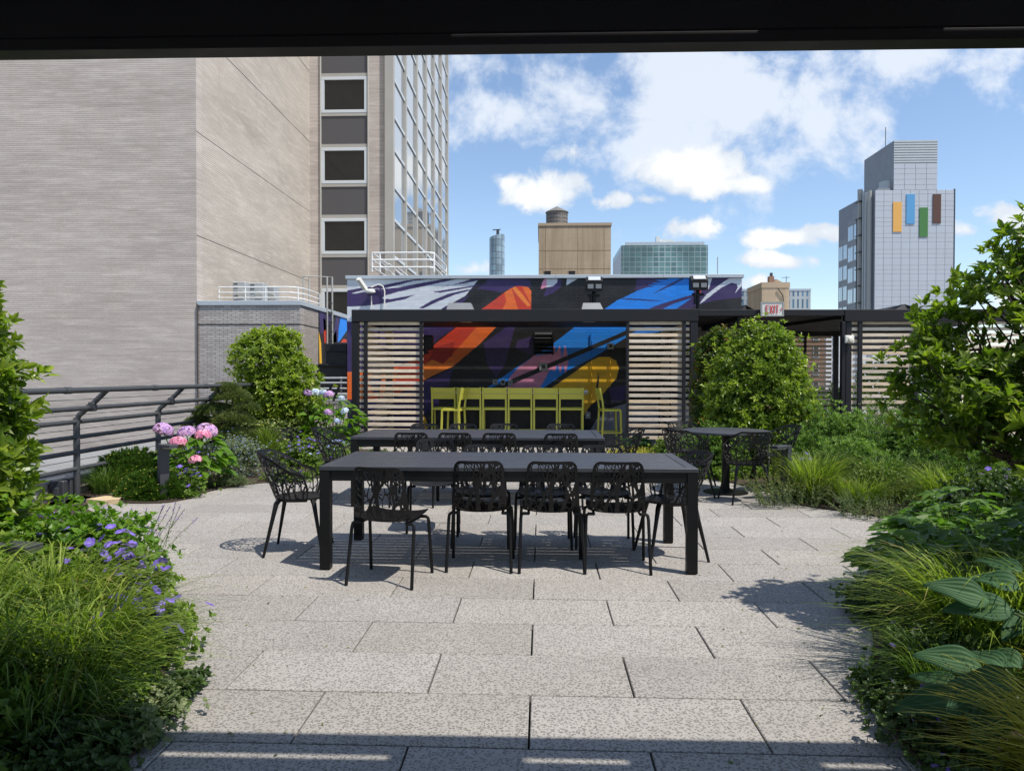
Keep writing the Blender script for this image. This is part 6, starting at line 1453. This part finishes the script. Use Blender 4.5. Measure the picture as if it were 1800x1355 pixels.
# --- left foreground
t = bush((-3.62, 4.25, .0), [(0, 0, .45, .50, .45, .5), (.02, 0, .95, .42, .4, .5), (-.05, 0, 1.38, .38, .36, .38), (-.02, 0, 1.72, .30, .28, .26), (.02, 0, 1.95, .20, .2, .20)], 1800, 7, .105, M['nearlaurel'], 'tall glossy leaved shrub cropped by the left edge', spread=1.05, nparts=150, trunk_r=.02)
mound((-2.98, 4.38, 0), .58, .58, .60, 2300, 5, .050, M['hydleaf'], 'leafy green mass below the tall shrub at the left edge', cat='leafy plant', name='leafy_plant', wl=.7)
mound((-3.1, 3.55, 0), .65, .55, .62, 2600, 5, .042, M['geranium'], 'dense green leafy mass cropped at the left edge above the grasses', cat='leafy plant', name='leafy_plant', wl=.75)
def spikes(base, n, rx, ry, h, label, mat='purple', leafmat_='silver', fs=.017, cat='flowering plant', name='spiky_plant', lm=.03, ln=10):
    t = plant(name, label, cat, base); x = RNG.uniform(-1, 1, n)*rx; y = RNG.uniform(-1, 1, n)*ry; H = h*RNG.uniform(.6, 1.1, n); lx, ly = RNG.normal(size=n)*.12+x*.25, RNG.normal(size=n)*.12+y*.25; parts, fp = [], []
    mb = MB()
    for i in range(n):
        p0 = np.array((base[0]+x[i], base[1]+y[i], base[2])); p1 = p0+np.array((lx[i], ly[i], H[i])); mb.tube([tuple(p0), tuple(p0*.5+p1*.5+np.array((0, 0, .02))), tuple(p1)], .0022, 4, False)
        s_ = RNG.uniform(.05, .7, ln)[:, None]; P = p0+(p1-p0)*s_; a = RNG.uniform(0, 6.28, ln); D = np.stack([np.cos(a), np.sin(a), np.full(ln, .6)], 1); parts.append(scatter_leaves(P, D, lm*RNG.uniform(.7, 1.2, ln), lm*.35, None, True))
        k = 9; s_ = RNG.uniform(.68, 1.02, k)[:, None]; fp.append(p0+(p1-p0)*s_+RNG.normal(size=(k, 3))*.006)
    part_mesh('foliage', leaf_mesh('foliage', parts, M[leafmat_]), t); part_mesh('blossoms', leaf_mesh('blossoms', flower_cloud(np.concatenate(fp), fs), M[mat]), t); mb.build('stem', M['stem'], t, kind='stuff'); return t
spikes((-3.35, 5.2, 0), 60, .42, .35, .42, 'violet flower spikes leaning over the paving near the first railing post', leafmat_='geranium')
mound((-2.85, 4.25, 0), .30, .42, .50, 900, 5, .038, M['geranium'], 'violet cranesbill along the paving above the arching grass', fl=('ger_b', M['purple'], .054, 46, .09))
mound((-2.38, 3.92, 0), .36, .30, .44, 1500, 5, .042, M['geranium'], 'violet cranesbill leaning furthest onto the paving, left foreground', fl=('ger_b', M['purple'], .048, 110, .10))
for (x, y, n, h, rc, mt, lab) in ((-2.45, 3.45, 1400, .46, .50, 'grass', 'bright arching grass clump behind the paving edge, left foreground'), (-2.65, 3.05, 1500, .52, .50, 'grass', 'bright arching grass clump at the left edge below the leafy mass'),
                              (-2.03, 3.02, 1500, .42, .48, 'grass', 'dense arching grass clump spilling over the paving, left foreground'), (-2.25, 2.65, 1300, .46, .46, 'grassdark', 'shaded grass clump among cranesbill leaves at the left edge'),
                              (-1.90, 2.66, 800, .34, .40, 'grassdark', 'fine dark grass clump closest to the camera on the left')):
    grass_clump((x, y, .0), int(n*.62), h*1.02, .36, M[mt], lab, reach=rc*1.1, width=.0105, bias=(.25, -.3), seg=7, droop=1.0)
mound((-2.15, 2.28, 0), .42, .32, .42, 1100, 5, .046, M['geranium'], 'cranesbill with large violet flowers in the bottom left corner', fl=('ger_b', M['purple'], .050, 24, .10))
mound((-1.70, 2.42, 0), .22, .22, .20, 800, 5, .026, M['darkleaf'], 'low dark ground cover at the paving corner, bottom left', cat='ground cover plant', name='ground_cover_plant')
mound((-2.75, 2.6, 0), .40, .4, .60, 1000, 5, .05, M['geranium'], 'cranesbill with violet flowers and taller leaves cropped at the left edge', fl=('ger_b', M['purple'], .050, 18, .10))
mound((-1.60, 2.78, 0), .2, .25, .16, 500, 5, .026, M['silver'], 'tiny grey green mat between grass and paving, left foreground', cat='ground cover plant', name='ground_cover_plant')
for (y0, y1, nm, lab) in ((1.0, 2.2, 'leafy_plant', 'shaded ground cover beyond the bottom left corner'),):
    mound((-2.3, 1.5, 0), .7, .5, .3, 500, 5, .05, M['darkleaf'], lab, cat='ground cover plant', name='ground_cover_plant')

# --- right side, far
bush(at(1335, 10.9)[:2]+(.0,), [(0, 0, .95, .72, .62, .62), (-.05, 0, 1.45, .62, .55, .50), (.05, 0, 1.85, .45, .42, .36), (.42, 0, .95, .40, .4, .55), (-.35, 0, 1.05, .42, .4, .55), (.30, 0, 1.50, .36, .35, .36), (.25, 0, .55, .55, .5, .40), (-.2, 0, .5, .55, .5, .4)], 7600, 6, .075, M['euonymus'], 'big round bright green shrub beyond the round table', spread=1.15, shell=.5, trunk_r=.024)
bush(at(1262, 12.3)[:2]+(.0,), [(0, 0, .95, .42, .4, .6), (0, 0, 1.55, .38, .38, .50), (.05, 0, 1.95, .26, .26, .24)], 2400, 6, .075, M['photinia'], 'dark shrub with reddish tips between the pergola post and the round shrub', spread=1.1, trunk_r=.02)
t = plant('fern', 'golden feathery shrub by the right pergola post', 'fern', at(1232, 12.6)); parts = []
b = np.array(at(1232, 12.6))
for i in range(26):
    a = RNG.uniform(0, 6.28); L_ = RNG.uniform(.5, .85); s_ = np.linspace(.15, 1, 26); P = b+np.stack([np.cos(a)*.28*s_**1.6, np.sin(a)*.28*s_**1.6, L_*s_*(1.15-.25*s_)+.15], 1)
    for sd in (-1, 1): D = np.stack([-np.sin(a)*sd*np.ones(26), np.cos(a)*sd*np.ones(26), np.full(26, .25)], 1)+np.array((0, 0, .2)); parts.append(scatter_leaves(P, D, .07*(1.1-s_), .016, None, True))
part_mesh('fronds', leaf_mesh('fronds', parts, M['cream']), t)
def leafy(px, Y, rx, ry, h, n, leaf, mt, label, k=6, wl=.3, fl=None, name='perennial', cat='perennial', up=1.4, shell=.3):
    return mound(at(px, Y)[:2]+(.0,), rx, ry, h, n, k, leaf, M[mt], label, name, cat, fl, None, 1.0, True, up, wl, shell)
leafy(1255, 10.4, .55, .40, .72, 2600, .055, 'perennial', 'green willow leaved perennial behind the round table')
leafy(1190, 11.6, .45, .35, .42, 1700, .040, 'euonymus', 'low bright green shrub at the foot of the right slat screen', wl=.5)
leafy(1120, 12.9, .26, .25, .30, 500, .07, 'hosta', 'pale blue green leaves at the foot of the slat screen post', wl=.6)
grass_clump(at(1130, 11.9), 900, .22, .75, M['yellowgrass'], 'low golden yellow grass behind the end of the second table', reach=.28, width=.007, sub=5)
leafy(1215, 10.0, .4, .2, .16, 700, .03, 'geranium', 'low green edging leaves behind the round table base', wl=.7)
leafy(1310, 10.0, .45, .2, .20, 700, .034, 'geranium', 'low green edging leaves right of the round table base', wl=.7)
# baptisia mass, trees beyond
for (px, Y, rx, h, n, lab) in ((1470, 10.2, .62, .98, 3600, 'tall soft green perennial mass in front of the pergola post'), (1580, 9.4, .70, .98, 3800, 'widest soft green perennial mass below the right slat screen'), (1425, 9.3, .42, .72, 1700, 'soft green perennial beside the grey bollard light'),
                       (1690, 8.6, .66, .92, 2600, 'soft green perennial behind the big tree\'s lower branches'), (1500, 8.8, .50, .62, 2200, 'dark centred soft green perennial above the arching grass')):
    leafy(px, Y, rx, rx*.75, h, n, .062, 'perennial', lab, 6, .32)
leafy(1560, 11.4, .55, .45, 1.05, 1500, .045, 'silver', 'grey budded tall perennial in front of the right slat screen', wl=.3)
mound(at(1405, 8.75)[:2]+(0,), .28, .25, .46, 900, 5, .036, M['geranium'], 'violet cranesbill around the bollard light right of the round table', fl=('ger_s', M['purple'], .045, 20, .05))
bush((12.2, 23.5, 0), [(0, 0, 1.2, 1.6, .8, 1.0), (-1.2, 0, 1.0, 1.0, .7, .8), (1.4, 0, 1.0, 1.2, .8, .9)], 2600, 6, .14, M['perennial'], 'green hedge beyond the right slat screen', name='hedge', cat='hedge', stems=False)
bush((8.9, 21.6, 0), [(0, 0, .6, .8, .5, .5), (-.7, 0, .5, .6, .5, .45)], 1200, 6, .10, M['darkleaf'], 'dark hedge beyond the rear slat screen', name='hedge', cat='hedge', stems=False)
spikes(at(1395, 7.85), 90, .36, .16, .34, 'pale flowering wormwood spikes at the paving edge under the bollard light', 'cream', 'silver', .012, ln=16)
spikes((3.28, 7.32, 0), 60, .26, .16, .26, 'short grey green wormwood at the tip of the planting edge', 'silver', 'silver', .010, ln=16)
for (x, y, n, h, lab) in ((3.05, 8.2, 1100, .52, 'arching green grass behind the wormwood spikes'), (3.42, 7.85, 700, .34, 'shorter arching grass at the paving edge, right'), (4.05, 7.25, 1100, .52, 'arching grass clump right of the wormwood tip'), (3.9, 8.3, 800, .5, 'dark arching grass in the shade of the perennials')):
    grass_clump((x, y, 0), n, h, .34, M['grass' if 'dark' not in lab else 'grassdark'], lab, reach=.46, width=.006, droop=.7)
leafy(1560, 8.2, .45, .4, .42, 1400, .034, 'ivy', 'small yellow green leaved shrub between the grasses', wl=.6)
mound((3.75, 6.45, 0), .40, .30, .34, 1100, 5, .036, M['geranium'], 'violet cranesbill at the paving edge below the big tree', fl=('ger_b', M['purple'], .048, 80, .09))
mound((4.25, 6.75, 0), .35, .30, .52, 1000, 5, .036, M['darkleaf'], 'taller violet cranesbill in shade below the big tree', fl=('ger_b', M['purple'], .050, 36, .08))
mound((3.2, 6.15, 0), .24, .22, .22, 600, 5, .034, M['geranium'], 'small violet cranesbill spilling onto the paving, right', fl=('ger_b', M['purple'], .042, 16, .05))
cushion((3.95, 6.95, 0), .22, .2, .26, 700, 'small fine leaved cushion plant with yellow buttons, right')
leafy(1720, 7.6, .62, .5, .80, 2200, .06, 'perennial', 'lily leaved perennial under the big tree', wl=.22)
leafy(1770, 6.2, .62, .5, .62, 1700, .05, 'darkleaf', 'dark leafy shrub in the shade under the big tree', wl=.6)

# --- big tree on the right: open crown of glossy rosettes
TS = .80; TB = (2.63, 4.12, 0.)
lob = [(-.20, 0, 1.12, .50, .5, .30), (-.45, -.1, 1.25, .42, .4, .32), (.15, 0, 1.30, .60, .55, .45), (-.25, 0, 1.62, .46, .42, .34), (.30, 0, 1.75, .60, .5, .45), (.05, .05, 2.00, .42, .4, .30), (.55, .0, 2.15, .46, .42, .36), (.70, 0, 2.52, .36, .36, .30), (.55, -.1, 1.2, .55, .5, .5), (-.02, -.10, 1.0, .50, .45, .22), (.85, 0, 1.8, .6, .5, .6), (.45, -.15, 1.0, .5, .45, .25), (.25, 0, 2.32, .36, .35, .28), (.62, 0, 2.66, .40, .35, .30), (.95, 0, 2.9, .35, .35, .3), (-.62, 0, 1.35, .26, .3, .20), (-.45, 0, 1.78, .24, .3, .2)]
lob = [(l[0]*TS, l[1]*TS, CAM_H+(l[2]-CAM_H)*TS, l[3]*TS, l[4]*TS, l[5]*TS) for l in lob]
t = plant('broadleaf_tree', 'large glossy leaved tree reaching up the right edge', 'tree', (TB[0]+.38, TB[1]+.1, 0)); b = np.array(TB)
P, O, r_ = lobes_points(lob, 3100, .30); keep = ~inside_other(P, lob, .5) | (RNG.uniform(0, 1, len(P)) < .5); P, O, r_ = P[keep], O[keep], r_[keep]
# thin out so the sky shows through
hole = (np.sin(P[:, 0]*9+1.3)*np.sin(P[:, 2]*8+.6)*np.sin(P[:, 1]*7) > .12); P, O, r_ = P[~hole], O[~hole], r_[~hole]
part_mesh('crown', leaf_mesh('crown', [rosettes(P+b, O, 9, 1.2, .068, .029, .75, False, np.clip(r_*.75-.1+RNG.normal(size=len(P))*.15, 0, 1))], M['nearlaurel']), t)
me = np_mesh('leaf', LEAF_V*np.array([.078, .035, .075]), LEAF_Q, LEAF_T, M['nearlaurel'], tint=np.full(8, .75)); near = np.argsort(P[:, 1]+RNG.uniform(0, .3, len(P)))[:50]; c_ = 0
for i in near:
    ax = Vector(unit(O[i]*.6+np.array((0, -.3, .8)))); e1 = ax.orthogonal().normalized(); e2 = ax.cross(e1)
    for q in range(6):
        ph = q*1.047+random.uniform(-.2, .2); d = ax*.45+(e1*math.cos(ph)+e2*math.sin(ph)); link('leaf', me, t, loc=tuple(P[i]+b+np.array((0, -.01, .0))), rot=d.to_track_quat('X', 'Z').to_euler()); c_ += 1
mb = MB(); limbs = [(x_*TS, y_*TS, CAM_H+(z_-CAM_H)*TS) for x_, y_, z_ in [(-.45, -.1, 1.2), (-.25, 0, 1.6), (.15, 0, 1.5), (.3, 0, 1.9), (.55, 0, 2.2), (.7, 0, 2.5), (.05, 0, 2.0), (.55, -.1, 1.2), (-.2, -.1, .9)]]
mb.tube([(TB[0]+.38, TB[1]+.1, 0), (TB[0]+.30, TB[1]+.06, .40), (TB[0]+.22, TB[1], .74)], .048, 8, r1=.036)
fork = Vector((TB[0]+.22, TB[1], .72)); tips = []
for l in limbs:
    q = Vector((TB[0]+l[0], TB[1]+l[1], l[2])); mb.tube([fork, fork.lerp(q, .35)+Vector((random.uniform(-.05, .05), 0, .05)), fork.lerp(q, .7)+Vector((random.uniform(-.05, .05), random.uniform(-.05, .05), .02)), q], .024, 6, False, r1=.008); tips.append(q)
for i in RNG.choice(len(P), 260, replace=False):
    q = Vector(P[i]+b); n_ = min(tips, key=lambda s_: (s_-q).length); m_ = n_.lerp(fork, random.uniform(0, .4)); mb.tube([m_, m_.lerp(q, .5)+Vector((random.uniform(-.03, .03), 0, random.uniform(-.04, .02))), q], .008, 5, False, r1=.003)
mb.build('trunk', M['bark'], t, kind='stuff')
b2 = (2.98, 3.45, 0.); bush(b2, [(0, 0, .9, .55, .5, .55), (.2, 0, 1.5, .5, .45, .5)], 900, 7, .10, M['nearlaurel'], 'second glossy shrub cropped by the right edge in front of the big tree', spread=1.1, nparts=60)

# --- right foreground
OAK = lobed_leaf_mesh(.13, M['oakleaf']); OAK2 = lobed_leaf_mesh(.11, M['oakleaf'], 5, .5)
def broadleaf(base, rx, ry, h, n, me, label, name='broad_leaved_plant', cat='broad leaved plant', smin=.8, smax=1.25, pit=(-.2, .5)):
    t = plant(name, label, cat, base); mb = MB()
    for i in range(n):
        a = random.uniform(0, 6.28); r_ = math.sqrt(random.random()); x, y = base[0]+rx*r_*math.cos(a), base[1]+ry*r_*math.sin(a); z = h*(1-.62*r_**2.2)*random.uniform(.68, 1.05)+.03
        put_leaf(me, t, (x, y, z), a+random.uniform(-.6, .6), -random.uniform(*pit)*.6, random.uniform(-.35, .35), random.uniform(smin, smax))
        if i % 2 == 0: mb.tube([(base[0]+(x-base[0])*.35, base[1]+(y-base[1])*.35, 0), (base[0]+(x-base[0])*.7, base[1]+(y-base[1])*.7, z*.7), (x, y, z)], .0035, 4, False)
    mb.build('stem', M['stem'], t, kind='stuff'); return t
broadleaf((2.62, 4.75, 0), .50, .48, .46, 120, OAK, 'broad lobed leaved plant overhanging the paving under the big tree')
broadleaf((3.15, 5.5, 0), .55, .45, .52, 110, OAK, 'broad lobed leaved plant in shade behind the overhanging one')
broadleaf((2.35, 4.10, 0), .42, .36, .60, 70, OAK2, 'bright lobed leaved plant above the foreground grass, right')
broadleaf((3.0, 4.3, 0), .5, .4, .66, 70, OAK2, 'lobed leaved plant between the hostas and the big tree')
grass_clump((2.14, 3.50, 0), 950, .50, .36, M['grass'], 'bright arching grass spilling over the paving, right foreground', reach=.60, width=.0105, bias=(-.35, -.25), seg=7, droop=1.0)
grass_clump((2.45, 3.2, 0), 600, .55, .30, M['grass'], 'arching grass among the hostas, right foreground', reach=.48, width=.010, bias=(-.1, -.2), seg=7, droop=.95)
grass_clump((1.72, 3.1, 0), 700, .30, .25, M['grassdark'], 'shaded low grass at the paving edge, right foreground', reach=.30, width=.005, bias=(-.3, -.1), droop=.75)
HOSTA = ovate_leaf_mesh('hosta', .27, .17, M['hosta'], 7, .6, fold=.10, droop=.30, ridge=.012); HOSTA2 = ovate_leaf_mesh('hosta2', .23, .18, M['hosta'], 7, 1.0, fold=.16, droop=.42, ridge=.012)
def hosta(base, leaves, label):
    t = plant('hosta', label, 'hosta', base); mb = MB(); b = Vector(base)
    for (px, py, Y, yaw, pitch, roll, s_, m_) in leaves:
        p = W(px, py, Y); put_leaf((HOSTA, HOSTA2)[m_], t, tuple(p), R(yaw), R(pitch), -R(abs(roll)+8), s_*.88); mb.tube([tuple(b), tuple(b.lerp(p, .5)+Vector((0, 0, .06))), tuple(p)], .006, 6, False)
    mb.build('stem', M['stem'], t, kind='stuff')
hosta((2.62, 3.1, 0), [(1790, 1075, 3.0, 165, 8, 20, 1.1, 0), (1800, 1040, 3.1, 150, 25, -10, 1.0, 1), (1745, 1060, 3.05, 172, 25, 28, 1.05, 0), (1800, 1010, 3.3, 120, 20, 5, .9, 0), (1830, 1090, 3.1, 200, 5, 0, 1.0, 1)], 'blue green hosta with upright ribbed leaves at the right edge')
hosta((1.95, 2.75, 0), [(1735, 1180, 2.75, 168, 20, 24, 1.0, 0), (1700, 1235, 2.65, 175, 2, 18, 1.0, 0), (1725, 1220, 2.70, 140, -8, 12, .9, 1), (1745, 1215, 2.62, 205, 6, -8, 1.0, 1), (1715, 1250, 2.55, 260, -8, 6, .8, 1), (1790, 1215, 2.6, 150, 14, 10, 1.0, 1), (1800, 1180, 2.8, 120, 14, 0, 1.1, 1), (1765, 1175, 2.75, 100, 10, 0, .9, 0), (1780, 1240, 2.55, 215, 0, -8, 1.0, 0), (1690, 1215, 2.8, 125, 12, 8, .85, 0)], 'dark blue green hosta with broad leaves in the bottom right corner')
grass_clump((1.78, 2.26, 0), 700, .36, .30, M['yellowgrass'], 'golden arching grass in the bottom right corner', reach=.48, width=.0095, bias=(-.5, .35), seg=7, droop=.95)
mound((1.52, 2.75, 0), .24, .34, .17, 1100, 5, .028, M['darkleaf'], 'dark creeping bellflower mat at the paving corner, bottom right', fl=('bell', M['purple'], .026, 34, .02), cat='ground cover plant')
mound((1.85, 3.25, 0), .34, .34, .28, 900, 5, .032, M['darkleaf'], 'shaded bellflower under the foreground grass, right', fl=('bell', M['lilac'], .028, 26, .03), cat='ground cover plant')
mound((1.62, 2.25, 0), .28, .35, .14, 700, 5, .028, M['darkleaf'], 'dark ground cover beside the golden grass', cat='ground cover plant', name='ground_cover_plant')
mound((2.6, 2.4, 0), .5, .5, .3, 700, 5, .05, M['darkleaf'], 'dark ground cover behind the hostas', cat='ground cover plant', name='ground_cover_plant')
# scattered mulch chips and fallen petals
def litter(name, polys, n, mat, size, label, z=.022):
    P = []
    while len(P) < n:
        B = random.choice(polys); i = random.randrange(len(B)); (x, y), (x2, y2) = B[i], B[i-1]
        if y < 2 or y2 < 2 or y > 15: continue
        t_ = random.random(); px_, py_ = x+(x2-x)*t_+random.gauss(0, .12), y+(y2-y)*t_+random.gauss(0, .12)
        if inpoly(px_, py_, B): P.append((px_, py_, z))
    P = np.array(P); D = RNG.normal(size=(n, 3)); D[:, 2] *= .25; tag(link(name, leaf_mesh(name, [scatter_leaves(P, D, size*RNG.uniform(.5, 1.5, n), size*.6, None, True)], mat)), label, None, kind='stuff')
litter('mulch', [BED_L1, BED_L2, BED_R], 2600, M['bark'], .028, 'dark mulch chips and plant litter along the planting edges', .024)
# low planting that closes the bed edges
for (x, y, rx, ry, h, mt, nm) in ((-3.35, 9.42, .35, .16, .16, 'geranium', 'behind the left end armchair'), (-2.85, 9.98, .34, .20, .22, 'geranium', 'at the paving bend before the second table'), (-3.0, 10.3, .40, .3, .34, 'geranium', 'with upright stems before the pergola post'),
                          (-4.55, 7.98, .30, .12, .10, 'silver', 'under the green cushion plants'), (-2.55, 11.3, .3, .5, .24, 'darkleaf', 'beside the central pergola approach')):
    mound((x, y, 0), rx, ry, h, 800, 5, .030, M[mt], 'low edging plant ' + nm, cat='ground cover plant', name='ground_cover_plant', fl=(('ger_s', M['purple'], .04, 14, .04) if mt == 'geranium' else None))
for (x, y, rx, ry, h, mt, nm) in ((2.42, 10.0, .22, .4, .14, 'geranium', 'behind the round table chairs'), (2.92, 8.6, .14, .3, .14, 'geranium', 'right of the round table chairs'), (1.95, 10.9, .22, .5, .2, 'euonymus', 'beside the slat screen foot'), (1.5, 3.1, .14, .3, .10, 'darkleaf', 'under the right foreground grass'),
                          (1.95, 4.3, .18, .28, .2, 'darkleaf', 'under the lobed leaved plant'), (-1.58, 3.0, .10, .3, .08, 'darkleaf', 'under the left foreground grass')):
    mound((x, y, 0), rx, ry, h, 600, 5, .028, M[mt], 'low leafy edging ' + nm, cat='ground cover plant', name='ground_cover_plant')
mound((-1.55, 2.45, 0), .10, .35, .13, 900, 5, .028, M['darkleaf'], 'dark leafy mat right at the bottom left paving edge', cat='ground cover plant', name='ground_cover_plant')

P = np.array([(RNG.uniform(-1.2, 1.2) if False else x, y, .004) for x, y in [((-1.3 if RNG.uniform() < .5 else 1.2)*(y_/2.6)**.75*RNG.uniform(.55, 1.05), y_) for y_ in RNG.uniform(2.5, 9, 150)]])
D = RNG.normal(size=(150, 3)); D[:, 2] = .05
tag(link('fallen_leaves', leaf_mesh('fallen_leaves', [scatter_leaves(P, D, .018*RNG.uniform(.5, 1.5, 150), .011, None, True)], M['pine'])), 'tiny fallen leaves and petals scattered on the paving near the beds', kind='stuff')

mound((-1.93, 3.42, 0), .24, .32, .32, 1500, 5, .034, M['geranium'], 'low violet cranesbill hanging over the paving edge, left foreground', fl=('ger_b', M['purple'], .046, 90, .09))
mound((-1.72, 2.85, 0), .16, .24, .16, 800, 5, .026, M['geranium'], 'small leafy edging below the hanging cranesbill, left foreground', cat='ground cover plant', name='ground_cover_plant')
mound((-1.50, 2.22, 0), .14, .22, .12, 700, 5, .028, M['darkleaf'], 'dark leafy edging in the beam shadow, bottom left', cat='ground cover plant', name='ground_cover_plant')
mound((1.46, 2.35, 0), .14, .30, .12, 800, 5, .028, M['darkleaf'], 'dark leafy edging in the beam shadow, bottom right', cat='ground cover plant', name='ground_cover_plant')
